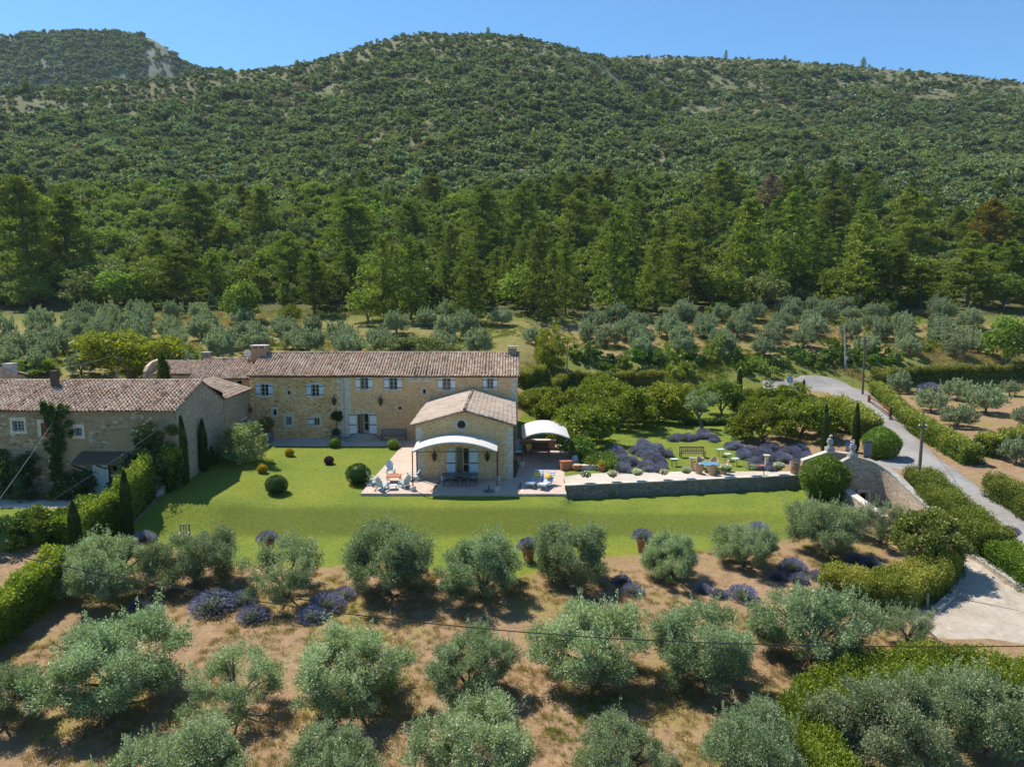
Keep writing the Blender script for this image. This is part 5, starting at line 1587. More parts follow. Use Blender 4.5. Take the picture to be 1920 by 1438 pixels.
# lone trees on the skyline
for px, py, h, kind, lab in ((915, 66, 17, 'con', 'pointed lone conifer on the dome of the ridge'), (978, 66, 11, 'oak', 'small round lone tree on the ridge right of the pointed one'), (1361, 108, 16, 'con', 'larger dark conifer pair on the right part of the skyline'),
                             (1619, 116, 19, 'con', 'single dark tree on the skyline far right'), (1472, 105, 11, 'con', 'small round tree on the skyline right of the larger pair'), (1218, 100, 8, 'con', 'tiny pointed tree on the skyline dip'), (557, 116, 12, 'oak', 'round bush tree on the left shoulder of the ridge'), (603, 110, 9, 'oak', 'small round tree on the left shoulder above the bush')):
    a, t_ = ray(px, py); D = float(np.interp(a, RA, RD)) - 6
    p = Vector((a * D, D, tz(a * D, D)))
    wood_tree(kind, p, h * px_scale(p), lab, 1.2 if kind == 'con' else .8)
# dark trees on the mid slope
for px, py, h in ((1215, 205, 34), (1240, 200, 36), (1265, 212, 30), (690, 145, 24), (775, 235, 26), (590, 320, 40), (45, 130, 22), (230, 330, 34), (880, 180, 18)):
    p = gp(px, py)
    wood_tree('pine' if h > 20 else 'hol', p, h * px_scale(p), None, 1.2)
# pale rock outcrops of the right slope
rk = random.Random(3)
for px, py, w, h, lab in ((1580, 182, 46, 18, 'pale limestone outcrop high on the right slope'), (1565, 152, 14, 10, 'small pale rock above the high right outcrop'), (1628, 232, 26, 12, 'pale rock patch in the middle of the right slope'), (1830, 258, 30, 9, 'narrow pale ledge below the right skyline'),
                          (1845, 318, 50, 26, 'large pale rock face just above the wood at right'), (1905, 335, 34, 20, 'pale rock at the right edge above the wood'), (1800, 285, 24, 9, 'small pale ledge above the large rock face')):
    p = gp(px, py); s = px_scale(p); mb = MB()
    for k in range(10):
        c = Vector((rk.uniform(-.5, .5) * w * s, rk.uniform(-1, 1) * s * h * .9, 0)); c.z = tz(p.x + c.x, p.y + c.y) - p.z
        r = rk.uniform(.14, .3) * w * s
        V = []; 
        for lv, (rr, zz) in enumerate(((1, -.5), (1.0, .15), (.7, .45), (.2, .6))):
            for q in range(7): V.append(c + Vector((cos(q * .9 + lv * .2) * r * rr * rk.uniform(.7, 1.2), sin(q * .9 + lv * .2) * r * rr * rk.uniform(.7, 1.2), zz * r * .9 * rk.uniform(.8, 1.2))))
        mb.add(V, [(l * 7 + q, l * 7 + (q + 1) % 7, l * 7 + 7 + (q + 1) % 7, l * 7 + 7 + q) for l in range(3) for q in range(7)] + [tuple(range(21, 28))])
    tag(mb.build('rock_outcrop', M['rock'], loc=p), lab, 'rock', 'pale rock outcrops on the slope')

# ---------------------------------------------------------------- hedges and ivy
def gpl(*pts): return [gp(*q) for q in pts]
h1 = gpl((345, 898), (300, 925), (262, 962), (228, 998), (166, 1020), (112, 1018))
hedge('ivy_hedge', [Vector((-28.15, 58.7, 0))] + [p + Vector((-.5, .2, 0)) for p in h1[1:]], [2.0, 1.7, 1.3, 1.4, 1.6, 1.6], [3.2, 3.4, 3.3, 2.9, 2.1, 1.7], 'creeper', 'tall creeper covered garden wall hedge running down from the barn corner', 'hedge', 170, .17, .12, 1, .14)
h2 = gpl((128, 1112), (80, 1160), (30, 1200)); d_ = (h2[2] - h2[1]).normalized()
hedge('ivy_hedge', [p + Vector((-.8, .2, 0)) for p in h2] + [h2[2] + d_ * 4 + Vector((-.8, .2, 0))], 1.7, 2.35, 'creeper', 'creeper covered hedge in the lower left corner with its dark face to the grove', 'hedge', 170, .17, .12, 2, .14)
p = gp(283, 934)
mb = MB(); rk = random.Random(8)
q0, q1 = gp(286, 936), gp(322, 908)
d_ = (q1 - q0); d_.z = 0; L = d_.length; d_.normalize(); n_ = Vector((d_.y, -d_.x, 0))
q0 = q0 + n_ * .75
pf = [(0, -.3), (L, -.3), (L, .9), (L * .8, 1.35), (L * .5, 1.6), (L * .25, 1.0), (0, .25)]
V = [q0 + d_ * u + Vector((0, 0, v)) for u, v in pf]
mb.add(V + [v - n_ * .5 for v in V], [tuple(range(7)), tuple(range(7, 14))[::-1]] + [(i, 7 + i, 7 + (i + 1) % 7, (i + 1) % 7) for i in range(7)])
tag(mb.build('stone_wall', M['stone_ruin']), 'bare whitish stone wall stub showing between the creeper hedge and the lawn', 'wall')
def leafmass(name, lab, cat, p, n, mat, rad, L, Wd, seed, nl, tint=.45, group=None, lump=.3, squash=1.0):
    r = np.random.RandomState(6000 + seed); v = Veg(6100 + seed)
    for c, rr in crown_clumps(r, rad[0], rad[2] * 2, -rad[2] * .15, n, rad[0] * .33, lump):
        c[1] *= rad[1] / rad[0]; c[2] = max(c[2], rr * .35)
        v.clump(c, (rr, rr, rr * .85), int(nl / n), L, Wd, 0, tint + r.uniform(-.15, .15), .22, up=.35, shell=.4)
    core = MB(); core.lathe([(rad[0] * .3, -.3), (rad[0] * .42, rad[2] * .4), (rad[0] * .34, rad[2] * .8), (rad[0] * .1, rad[2] * 1.1)], n=8)
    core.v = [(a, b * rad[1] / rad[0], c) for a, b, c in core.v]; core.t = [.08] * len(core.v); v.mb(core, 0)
    o = link(name, v.mesh(name, [M[mat]]), loc=p)
    return tag(o, lab, cat, group)
def onground(x, y): return Vector((x, y, tz(x, y)))
def px_mass(name, lab, cat, px, py, wpx, hpx, mat, seed, nl=4000, L=.2, Wd=.13, depth=1.0, n=26, tint=.45, group=None, lump=.3, y=None):
    p = gp(px, py) if y is None else on_y(px, py, y)
    if y is not None: p.z = tz(p.x, p.y)
    s = px_scale(p)
    return leafmass(name, lab, cat, p + Vector((0, wpx * s * .12, 0)), n, mat, (wpx * s / 2, wpx * s / 2 * depth, hpx * s * .5), L, Wd, seed, nl, tint, group, lump)
px_mass('bramble_shrub', 'sprawling bramble between the two creeper hedges at left', 'shrub', 62, 1020, 120, 70, 'creeper', 1, 5000)
px_mass('bramble_shrub', 'dark green shrub mass at the left edge below the chalk track', 'shrub', 8, 1035, 80, 80, 'ivy', 2, 3500)
px_mass('bramble_shrub', 'yellowish weeds and vine mound above the left cypress', 'shrub', 140, 985, 90, 40, 'creeper', 3, 3500)
px_mass('bramble_shrub', 'light vine mound rolling down to the end of the chalk track', 'shrub', 168, 965, 74, 34, 'creeper', 4, 3000)
px_mass('shrub', 'dark bush in the shade at the foot of the barn wall', 'shrub', 135, 922, 90, 50, 'ivy', 5, 3000, y=58.2)
px_mass('shrub', 'dark rusty leaved shrub leaning on the barn at the left edge', 'shrub', 25, 925, 110, 95, 'ivy', 6, 7000, y=58.0)
px_mass('shrub', 'light green weed tuft at the edge of the chalk track', 'shrub', 103, 930, 32, 22, 'creeper', 7, 900, y=57.6)
px_mass('fig_tree', 'pale leaved fig bush in front of the dark bush at the barn corner', 'fig tree', 258, 905, 96, 96, 'fig', 8, 2600, .40, .32, y=57.9)
px_mass('laurel_bush', 'big dark needle leaved bush against the right corner of the barn front', 'bush', 291, 900, 96, 140, 'ivy', 9, 15000, .22, .12, .55, 60, .4, y=58.5)
px_mass('viburnum_bush', 'large round bush with creamy flower heads at the left end of the lawn', 'bush', 457, 866, 92, 72, 'viburnum', 10, 8000, .19, .12, 1.0, 34)
px_mass('shrub', 'dark shrub in the shade between the two tall cypresses', 'shrub', 392, 872, 36, 36, 'ivy', 11, 1500)
# climber on the barn front
v = Veg(71); r = np.random.RandomState(72)
for px, py, w, n in ((100, 773, 1.3, 22), (104, 800, .8, 14), (106, 825, .75, 14), (108, 850, .75, 16), (108, 875, .75, 16), (112, 895, .8, 16), (88, 770, .9, 8), (122, 776, .9, 9), (128, 795, .35, 5)):
    q = on_y(px, py, YF - .2)
    for k in range(n):
        c = np.array([q.x + r.normal() * w * .38, q.y - abs(r.normal()) * .14, q.z + r.normal() * .38])
        v.clump(c, (.34, .16, .34), 60, .17, .14, 0, .38 + .12 * (py < 790) + r.normal() * .1, .2, up=.2, shell=.2)
tag(link('wall_climber', v.mesh('wall_climber', [M['ivy']])), 'creeper climbing the barn front in a vertical band between the two small windows', 'climber')
v = Veg(73)
uu, vv = uv(633, 780); 
for k in range(60):
    A, q = r.uniform(0, 2 * pi), r.uniform(0, 1) ** .5
    c = FM.p(uu + cos(A) * q * .52, vv + sin(A) * q * .55, .28 * r.uniform(.3, 1)); v.clump(np.array(c), (.17, .13, .17), 45, .12, .09, 0, .35, .2)
st_ = MB(); st_.tube([FM.p(uu - .1, .5, .22), FM.p(uu - .05, vv - .5, .2)], .05, 5); v.mb(st_, 1)
tag(link('espalier_shrub', v.mesh('espalier_shrub', [M['box'], M['bark']])), 'dark clipped round climber on the facade left of the pale pilaster', 'climber')

# ---- hedges of the right side
HD = [
 ('hedge', [(1640, 712), (1655, 722), (1680, 714)], 1.6, 2.0, 'hedge', 'short yellowish hedge return at the road corner behind the rightmost wooden pole'),
 ('hedge', [(1694, 716), (1770, 713), (1850, 711), (1935, 711)], 1.6, 2.1, 'hedge', 'long straight dark hedge along the back of the right plot'),
 ('hedge', [(1642, 738), (1672, 765), (1704, 795)], 1.8, 1.7, 'hedge', 'sloping clipped hedge on the right side of the lane behind the rusty rail'),
 ('hedge', [(1712, 806), (1750, 830), (1795, 857), (1822, 872)], 2.0, 2.0, 'hedge', 'clipped hedge on the right side of the lane ending at the plot entrance'),
 ('hedge', [(1842, 855), (1885, 846), (1940, 836)], 2.0, 2.1, 'hedge', 'dark hedge branching to the right edge from the plot entrance'),
 ('hedge', [(1862, 935), (1895, 952), (1945, 985)], 2.0, 2.1, 'hedge', 'block hedge at the right edge below the plot entrance'),
 ('hedge', [(1724, 922), (1765, 968), (1812, 1010), (1862, 1050)], [2.6, 3.0, 3.0, 2.8], 2.2, 'hedge', 'thick untrimmed hedge between the lane and the low stone wall, behind the tall pole'),
 ('hedge', [(1878, 1062), (1905, 1080), (1945, 1110)], 2.4, 1.9, 'hedge_bright', 'bright green hedge end at the right edge below the lane'),
 ('hedge', [(1545, 1115), (1610, 1128), (1690, 1128), (1748, 1100), (1772, 1066)], [2.2, 2.6, 2.8, 2.6, 2.2], 1.9, 'hedge', 'curved clipped golden hedge above the gravel drive'),
 ('hedge', [(1560, 1500), (1512, 1425), (1510, 1368), (1570, 1325), (1660, 1302), (1760, 1292), (1850, 1300), (1960, 1330)], [2.6, 2.6, 2.6, 2.8, 3.2, 3.4, 3.2, 3], [1.5, 1.6, 1.6, 1.7, 1.8, 1.8, 1.8, 1.8], 'hedge_bright', 'bright green curved hedge in the lower right corner round the grey olives'),
 ('hedge', [(1720, 1262), (1770, 1262), (1815, 1268)], 1.3, 1.5, 'hedge', 'yellow tinged shrub row between the gravel and the bright green hedge'),
 ('hedge', [(980, 728), (1060, 726), (1150, 724), (1240, 722)], 1.6, 2.1, 'hedge', 'dark hedge along the back of the garden right of the house'),
 ('hedge', [(1265, 742), (1340, 748), (1430, 752), (1478, 754)], 1.6, 1.6, 'hedge', 'garden hedge below the road with tops tinted sunlit yellow'),
 ('hedge', [(1492, 760), (1528, 768), (1552, 776)], 1.9, 1.6, 'hedge', 'rounded hedge end by the blue road sign'),
 ('hedge', [(1560, 785), (1595, 800), (1628, 826)], 2.6, 2.8, 'hedge', 'tall loose yellow green hedge between the garden and the lane above the gate'),
 ('hedge', [(1285, 797), (1330, 797), (1378, 796)], .9, .7, 'box', 'low clipped box hedge at the back of the garden lawn'),
]
for k, (nm, pts, w, h, mat, lab) in enumerate(HD):
    P = gpl(*[q if q[1] <= 1436 else (q[0], 1436) for q in pts]) if max(q[1] for q in pts) <= 1436 else None
    if P is None:
        P = []
        for a, b in pts:
            if b <= 1436: P.append(gp(a, b))
            else: P.append(gp(a, b))
    near = P[len(P) // 2].y < 60
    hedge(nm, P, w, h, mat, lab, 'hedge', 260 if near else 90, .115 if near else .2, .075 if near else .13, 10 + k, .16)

# ---- bushes, garden trees
for px, py, w, y, n, lab in ((1545, 920, 86, 60.2, 12000, 'big loose round green bush at the right end of the retaining wall'), (1652, 858, 64, None, 7000, 'round green bush beside the dark gate leaf and the lane')):
    p = gp(px, py) if y is None else on_y(px, py, y)
    if y: p.z = tz(p.x, p.y)
    Rr = w * px_scale(p) / 2
    tag(link('round_bush', ball(80 + n, Rr, n, .2, .08, .5, .93, .035).mesh('round_bush', [M['bush']]), loc=p), lab, 'bush')
MUL = [broad_tree(40 + i, 'mulberry', 10000, 3.0, 3.9, .15, .26, .17, .8, 60, lump=.28, tint=.5) for i in range(4)]
MULM = [(v.mesh('garden_tree_crown', [M['mulberry']]), b.mesh('garden_tree_trunk', M['bark'])) for v, b in MUL]
for k, (px, py, w, hf, lab) in enumerate((
    (1085, 835, 130, 1.0, 'spreading garden tree just right of the white canopy'), (1060, 795, 110, 1.0, 'yellow green tree crown above the white canopy of the outdoor kitchen'), (1165, 800, 130, 1.0, 'wide yellow green garden tree behind the left lavender bed'),
    (1130, 765, 110, .9, 'low spreading tree at the back of the garden behind the canopy'), (1235, 785, 120, .95, 'bright spreading tree left of the gnarled olive in the garden'), (1275, 765, 80, .9, 'small yellow green tree behind the gnarled garden olive'),
    (1010, 765, 80, .8, 'bushy tree hugging the right end of the long house'),
    (1430, 828, 120, 1.0, 'broad low garden tree behind the right lavender bed'), (1500, 820, 120, 1.0, 'broad low garden tree left of the garden cypresses by the gate'), (1475, 780, 110, .9, 'yellow green tree behind the two broad low ones'),
    (1415, 785, 80, .85, 'small yellow green tree right of the box hedge'), (1545, 808, 70, .8, 'small tree between the cypresses above the gate'))):
    p = gp(px, py); s = w * px_scale(p) / 6.0; hf *= .86
    put_tree('garden_tree', lab, 'tree', p, MULM[k % 4], s, s * hf, rv.uniform(0, 6.28), 'spreading trees in the garden')
p = gp(1352, 780); s = px_scale(p)
put_tree('laurel_tree', 'dark green dense round tree at the back of the garden lawn', 'tree', p, OAK[1], 84 * s / 6, 66 * s / 5.6, .4)
p = gp(1318, 806); s = px_scale(p)
mb = MB(); mb.tube([(0, 0, -.2), (-.25, 0, .7), (-.55, .1, 1.5), (-.75, .1, 2.2)], [.26, .2, .18, .12], 8); mb.tube([(-.5, .1, 1.4), (-.1, .1, 2.1), (.1, 0, 2.7)], [.13, .1, .06], 6); mb.tube([(-.6, .1, 1.6), (-1.2, .1, 2.4)], [.1, .05], 6)
o = thing('olive_tree', 'old gnarled olive with a leaning bare grey trunk in the garden', 'olive tree', p, 0)
mb.build('trunk', M['bark'], o)
v = Veg(81); r = np.random.RandomState(82)
for c, rad in crown_clumps(r, 1.9, 2.6, 2.0, 26, .55, .3): v.clump(c + np.array([-.4, 0, 0]), (rad, rad, rad * .8), 150, .22, .09, 0, .5, .22, up=.4, shell=.3)
link('crown', v.mesh('old_olive_crown', [M['olive']]), o)
p = gp(1735, 1075); s = px_scale(p)
tm = broad_tree(50, 'laurel', 11000, 2.0, 3.9, .3, .22, .1, .55, 52, lump=.16, tint=.5, up=.6)
put_tree('laurel_tree', 'upright yellowish laurel like tree standing in the curved golden hedge', 'tree', p, (tm[0].mesh('laurel_crown', [M['laurel']]), tm[1].mesh('laurel_trunk', M['bark'])), 122 * s / 4.0, 130 * s / 4.3, 0)
p = gp(1600, 1003); s = px_scale(p)
v = ball(60, .62, 1800, .13, .06, .5); o = thing('standard_tree', 'small ball headed standard tree at the right end of the lower lawn', 'tree', p)
mb = MB(); mb.tube([(0, 0, -.1), (0, 0, 1.0)], .04, 6); mb.build('trunk', M['bark'], o); c_ = link('crown', v.mesh('standard_crown', [M['bush']]), o); c_.location = (0, 0, .85)
# spreading tree behind the barn with the leaning dark conifer
for k, (px, py, w, h, mat, lab, nm) in enumerate(((245, 706, 175, 92, 'mulberry', 'big feathery tree behind the barn roof', 'feathery_tree'), (345, 690, 60, 44, 'oak', 'bright green bush behind the far outbuilding', 'bush'), (60, 706, 80, 32, 'oak', 'green bush behind the barn roof near the chimney', 'bush'),
    (1030, 700, 70, 78, 'mulberry', 'green and rusty leaved tree beside the right end of the long roof', 'tree'), (785, 690, 140, 60, 'oak_grey', 'wide grey green flowering oak behind the middle of the long roof', 'holm_oak'))):
    p = gp(px, py)
    s = px_scale(p)
    mm = broad_tree(70 + k, mat, 8000, 3.0, 5.0, .3, .28, .16, .8, 46, lump=.26, tint=.5, up=.5)
    put_tree(nm, lab, 'tree', p, (mm[0].mesh(nm + '_crown', [M[mat]]), mm[1].mesh(nm + '_trunk', M['bark'])), w * s / 6, h * s / 5.2, .3)
p = on_y(330, 715, 74.2); p.z = -.1; v = Veg(920); r = np.random.RandomState(921)
for k in range(70):
    f = r.uniform(0, 1); A = r.uniform(0, 6.28); w_ = (1 - f) ** .7 * 1.15 + .1
    v.clump((cos(A) * w_ * r.uniform(.2, 1), sin(A) * w_ * r.uniform(.2, 1), 1.0 + f * 8.6), (.34, .34, .75), 130, .36, .09, 0, .4 + .2 * r.uniform() - .05, .2, up=1.3, shell=.1)
o = thing('leaning_conifer', 'dark conifer leaning over the small outbuilding roof', 'conifer', p, 0, None, (1.0, 1.0, 1.0)); o.rotation_euler = (0, R(-9), 0)
link('crown', v.mesh('leaning_crown', [M['conifer']]), o)
mb = MB(); mb.tube([(0, 0, -.3), (0, 0, 2)], .14, 6); mb.build('trunk', M['bark'], o)

# ---- cypresses: foot, top, foot width in px
for k, (px, py, pt, w, lab) in enumerate(((346, 908, 788, 18, 'tall slim cypress at the end of the creeper hedge by the barn'), (383, 884, 792, 16, 'second slim cypress in front of the barn gable'),
    (240, 1012, 888, 20, 'slim cypress standing against the dark face of the creeper hedge'), (143, 1040, 946, 22, 'cypress nearest the left edge between the two creeper hedges'),
    (1545, 850, 764, 13, 'cypress left of the gate finials'), (1603, 848, 762, 13, 'cypress right behind the blue gate leaf'), (1505, 768, 716, 9, 'small cypress below the blue road sign'), (1386, 735, 695, 10, 'small dark cypress in the hedge below the pines'))):
    p = gp(px, py); s = px_scale(p); h = (py - pt) * s * 1.06
    v = column(k, h, w * s / 2 * 1.15, 5200 if p.y < 70 else 2200, .17, .07, .62)
    o = thing('cypress', lab, 'cypress', p); link('crown', v.mesh('cypress_crown', [M['cypress']]), o)
    mb = MB(); mb.tube([(0, 0, -.3), (0, 0, .5)], .09, 6); mb.build('trunk', M['bark'], o)

# ---- clipped balls and small shrubs on the lawn
for k, (px, py, w, mat, lab, nm) in enumerate(((628, 838, 22, 'bush', 'small round clipped ball at the lawn edge left of the house steps', 'topiary_ball'), (737, 841, 22, 'bush', 'small round clipped ball at the lawn corner beside the blue bench', 'topiary_ball'),
    (519, 924, 41, 'box', 'dark green clipped ball alone in the middle of the lawn', 'topiary_ball'), (672, 906, 46, 'box', 'largest dark clipped dome beside the pale blue chairs', 'topiary_ball'),
    (543, 855, 17, 'gold_shrub', 'small golden round shrub on the lawn farthest from the camera', 'shrub'), (492, 886, 18, 'gold_shrub', 'small golden round shrub on the lawn nearer the big bush', 'shrub'), (617, 870, 18, 'purple_shrub', 'small purplish round shrub on the lawn', 'shrub'))):
    p = gp(px, py); s = px_scale(p); Rr = w * s / 2
    v = ball(k, Rr, 3400 if w > 30 else 1300, .10, .06, .5, .86)
    tag(link(nm, v.mesh(nm, [M[mat]]), loc=p), lab, 'topiary' if nm != 'shrub' else 'shrub')

# ---- bank shrubs between the far grove and the road
bn = random.Random(31)
BK = ['oak', 'ivy', 'creeper', 'bush']
for k in range(34):
    px = 1085 + k * 18 + bn.uniform(-8, 8); py = bn.uniform(668, 712) if px < 1700 else bn.uniform(655, 680)
    if px > 1440 and py > 690: py = 682
    w = bn.uniform(26, 58)
    mat = bn.choice(BK)
    px_mass('bank_shrub', 'untidy green shrub on the rough bank between road and far olive grove', 'shrub', px, py, w, w * bn.uniform(.45, .8), mat, 100 + k, 700, .34, .22, 1.0, 10, .45, 'shrubs on the rough bank')
for k, (px, py, w, h, mat, lab) in enumerate(((1565, 668, 52, 40, 'gold_shrub' if False else 'hedge_bright', 'bright yellow green shrub beside the grey metal pole'), (1735, 660, 90, 26, 'hedge', 'brownish heap of cut branches on the bank at right'))):
    px_mass('shrub', lab, 'shrub', px, py, w, h, mat, 150 + k, 1600, .3, .2)

# ---------------------------------------------------------------- lavender
lv = []
for i in range(4):
    v = Veg(800 + i); r = np.random.RandomState(810 + i); n = 1500
    d = unit(r.normal(size=(n, 3)) * np.array([1, 1, .7]) + np.array([0, 0, .55])); d[:, 2] = np.abs(d[:, 2])
    C = d * r.uniform(.25, .62, (n, 1)) * np.array([1, 1, .85])
    v.leaves(C, d + r.normal(size=(n, 3)) * .15, .26, .035, .45 + r.normal(size=n) * .25, 0)
    n = 1100
    d = unit(r.normal(size=(n, 3)) * np.array([1, 1, .6]) + np.array([0, 0, .75])); d[:, 2] = np.abs(d[:, 2])
    C = d * r.uniform(.72, 1.0, (n, 1)) * np.array([1, 1, .85])
    v.leaves(C, d + r.normal(size=(n, 3)) * .12, .16, .05, .45 + r.normal(size=n) * .3, 1)
    lv.append(v.mesh('lavender_plant', [M['lavender_leaf'], M['lavender']]))
rl = random.Random(41)
def lavender(px, py, w, lab, group=None, k=None):
    p = gp(px, py); s = w * px_scale(p) / 2 / 1.0
    o = link('lavender_bush', rl.choice(lv) if k is None else lv[k], loc=p, rz=rl.uniform(0, 6), scale=(s, s, s * .95))
    return tag(o, lab, 'lavender', group)
for px, py, w, lab in ((1166, 1092, 38, 'upper of the two lavender bushes right of the second lavender pot'), (1186, 1112, 48, 'lower of the two lavender bushes right of the second lavender pot'),
    (1348, 1118, 36, 'green lavender bush with few flowers between two small olive trees'), (1392, 1120, 62, 'wide lavender bush in the foreground of the right lavender group'), (1318, 1108, 36, 'lavender bush half hidden beside the small dense olive'),
    (1460, 1085, 36, 'mostly green lavender bush left of the curved golden hedge'), (1487, 1068, 56, 'lavender bush in full flower left of the curved golden hedge'), (1497, 1090, 42, 'lavender bush touching the left tip of the curved golden hedge'), (1535, 1085, 42, 'pale lavender at the tip of the golden hedge'),
    (1606, 1052, 38, 'lavender between the two pale olives above the golden hedge'), (1632, 1060, 40, 'lavender just above the golden hedge, right of the pale olives'), (1622, 975, 40, 'lavender at the foot of the small standard tree'),
    (290, 1146, 38, 'round grey green lavender left of the second olive'), (292, 1112, 32, 'small flowering lavender behind the grey green one'), (262, 1140, 40, 'lavender in the shade of the leftmost olive'),
    (400, 1142, 90, 'large lavender in the shade under the second olive'), (455, 1130, 62, 'lavender in flower left of the thin greyish olive'), (475, 1160, 66, 'lavender clump in front of the thin greyish olive'),
    (612, 1140, 76, 'big lavender clump right of the thin greyish olive'), (586, 1160, 60, 'lavender in front of the big clump by the thin olive'), (645, 1120, 50, 'lavender touching the tall dark olive'), (1895, 1000, 36, 'purple lavender between the hedges right of the lane'), (1742, 735, 46, 'lavender bush on the bare plot at right')):
    lavender(px, py, w, lab)
def lav_bed(lab, pts, seed, wf=36):
    r = np.random.RandomState(seed); v = []
    o = thing('lavender_bed', lab, 'lavender bed', gp(*pts[0][:2])); base = o.location.copy()
    for px, py, w in pts:
        for k in range(3):
            p = gp(px + rl.uniform(-14, 14) * (k > 0), py + rl.uniform(-5, 5) * (k > 0)); s = w * px_scale(p) / 2 * rl.uniform(.5, .8)
            link('lavender_plant', rl.choice(lv), o, p - base, rl.uniform(0, 6), (s, s, s * rl.uniform(.9, 1.3)))
    return o
lav_bed('left lavender bed on the terrace garden, sloping down to the gravel', [(1135, 862, 44), (1160, 866, 44), (1178, 872, 40), (1150, 852, 40), (1190, 850, 44), (1205, 838, 40), (1215, 862, 46), (1235, 868, 44), (1225, 846, 42), (1245, 852, 36), (1185, 868, 38), (1205, 878, 44), (1236, 882, 44), (1170, 884, 40)], 1)
lav_bed('shaded lavender bed at the foot of the gnarled garden olive', [(1270, 822, 40), (1300, 824, 40), (1326, 822, 42), (1340, 826, 36)], 2)
lav_bed('right lavender bed sweeping across the garden lawn to the gate', [(1366, 838, 36), (1385, 842, 44), (1405, 848, 48), (1425, 852, 48), (1395, 860, 46), (1420, 866, 46), (1445, 862, 48), (1448, 845, 44), (1470, 850, 46), (1470, 866, 46), (1495, 860, 44), (1500, 846, 40), (1410, 876, 40), (1515, 866, 36), (1440, 878, 36)], 3)

# ---------------------------------------------------------------- pots
def pot_mesh(r0, r1, h, mat, rim=.03):
    mb = MB(); mb.lathe([(r0, 0), (r0 * 1.02, .01), ((r0 + r1) / 2 * 1.02, h * .5), (r1, h * .86), (r1 + rim, h * .88), (r1 + rim, h), (r1 - .03, h), (r1 - .04, h * .93)], n=18)
    return mb.mesh('pot', M[mat], True)
LP_ = [(272, 1038, 'terracotta pot of lavender in the shadow of the left cypress'), (503, 1038, 'terracotta pot of lavender mostly hidden by the thin greyish olive'), (764, 1040, 'terracotta pot of lavender half hidden behind the tall dark olive'),
       (991, 1052, 'big terracotta pot of lavender left of the full olive, standing free on the lawn'), (1205, 1034, 'big terracotta pot of lavender left of the small dense olive'), (1421, 1020, 'lavender pot behind the small pale olive on the right lawn edge')]
proto = thing('lavender_pot', '', 'lavender pot'); link('pot', pot_mesh(.26, .38, .85, 'terracotta'), proto)
q = link('lavender_plant', lv[0], proto, (0, 0, .78), 0, (.72, .72, .74))
for k, (px, py, lab) in enumerate(LP_):
    p = gp(px, py); place(proto, k, p, k, lab, 'terracotta lavender pots along the lower lawn', 1.22)
# flower pots standing on the wall edge
fv = []
for i in range(3):
    v = Veg(850 + i)
    v.clump((0, 0, .66), (.44, .42, .24), 260, .16, .10, 0, .55, .25, .3, .3); v.clump((0, 0, .76), (.45, .43, .22), 260, .11, .10, 1, .75, .2, .3, .6)
    fv.append(v.mesh('flower_plant', [M['bush'], M['flower']]))
proto = thing('flower_pot', '', 'flower pot'); link('pot', pot_mesh(.25, .40, .5, 'terra_pale'), proto); link('flowers', fv[0], proto)
ords = ['first', 'second', 'third', 'fourth', 'fifth', 'sixth', 'seventh', 'eighth']
for k, (px, py, w_) in enumerate(((1098, 909, 1.1), (1148, 905, 1.0), (1195, 901, 1.05), (1244, 898, .95), (1287, 897, 1.05), (1360, 893, 1.2), (1409, 891, 1.05), (1460, 889, 1.15))):
    a, t_ = ray(px, py); y = 60.0
    for _ in range(20): y = y_wall(a * y) + .45
    p = Vector((a * y, y, -.585 if y < y_wall(a * y) + .43 else -.66)); p.z = -.6
    o = place(proto, k, p, k * 1.1, 'pot of whitish flowers on the gravel edge, %s pot from the left' % ords[k], 'flower pots along the retaining wall', w_)
    o.children[1].data = fv[k % 3]
for px, py, w, lab in ((1118, 921, 22, 'whitish flowering plant hanging on the retaining wall face'), (1148, 931, 26, 'pale flowering cushion plant at the foot of the retaining wall')):
    p = gp(px, py); v = Veg(px); s = w * px_scale(p) / 2
    v.clump((0, 0, s * .5), (s, s * .6, s * .55), 420, .15, .1, 0, .5, .25, .2, .4); v.clump((0, 0, s * .6), (s * .95, s * .6, s * .5), 220, .1, .09, 1, .6, .2, .2, .6)
    tag(link('flowering_plant', v.mesh('flowering_plant', [M['bush'], M['flower']]), loc=p), lab, 'plant')
GZ = -.655
def ong(px, py): return on_z(px, py, GZ)
# tall jar with lavender, small pot, column, umbrella bases
p = ong(1489, 889); o = thing('terracotta_jar', 'tall ribbed terracotta jar planted with lavender at the right end of the gravel', 'jar', p)
mb = MB(); mb.lathe([(.22, 0), (.28, .05), (.40, .45), (.46, .78), (.42, 1.0), (.38, 1.05), (.42, 1.1), (.42, 1.15), (.34, 1.15)], n=20); mb.build('jar', M['terra_pale'], o, smooth=True)
link('lavender_plant', lv[2], o, (0, 0, 1.0), 0, (.5, .5, .55))
p = ong(1424, 880); o = thing('terracotta_pot', 'empty looking terracotta pot beside the stone column', 'pot', p); link('pot', pot_mesh(.22, .36, .42, 'terracotta'), o)
p = ong(1433, 880); o = thing('stone_column', 'short pale stone column standing between gravel and right lavender bed', 'column', p + Vector((.2, .05, 0)))
mb = MB(); mb.lathe([(.26, 0), (.26, .12), (.19, .16), (.17, .6), (.17, 1.15), (.22, 1.2), (.22, 1.28)], n=14); mb.build('shaft', M['ashlar'], o); mb = MB(); mb.box(-.26, .26, -.26, .26, 1.281, 1.36); mb.build('top_slab', M['ashlar'], o)
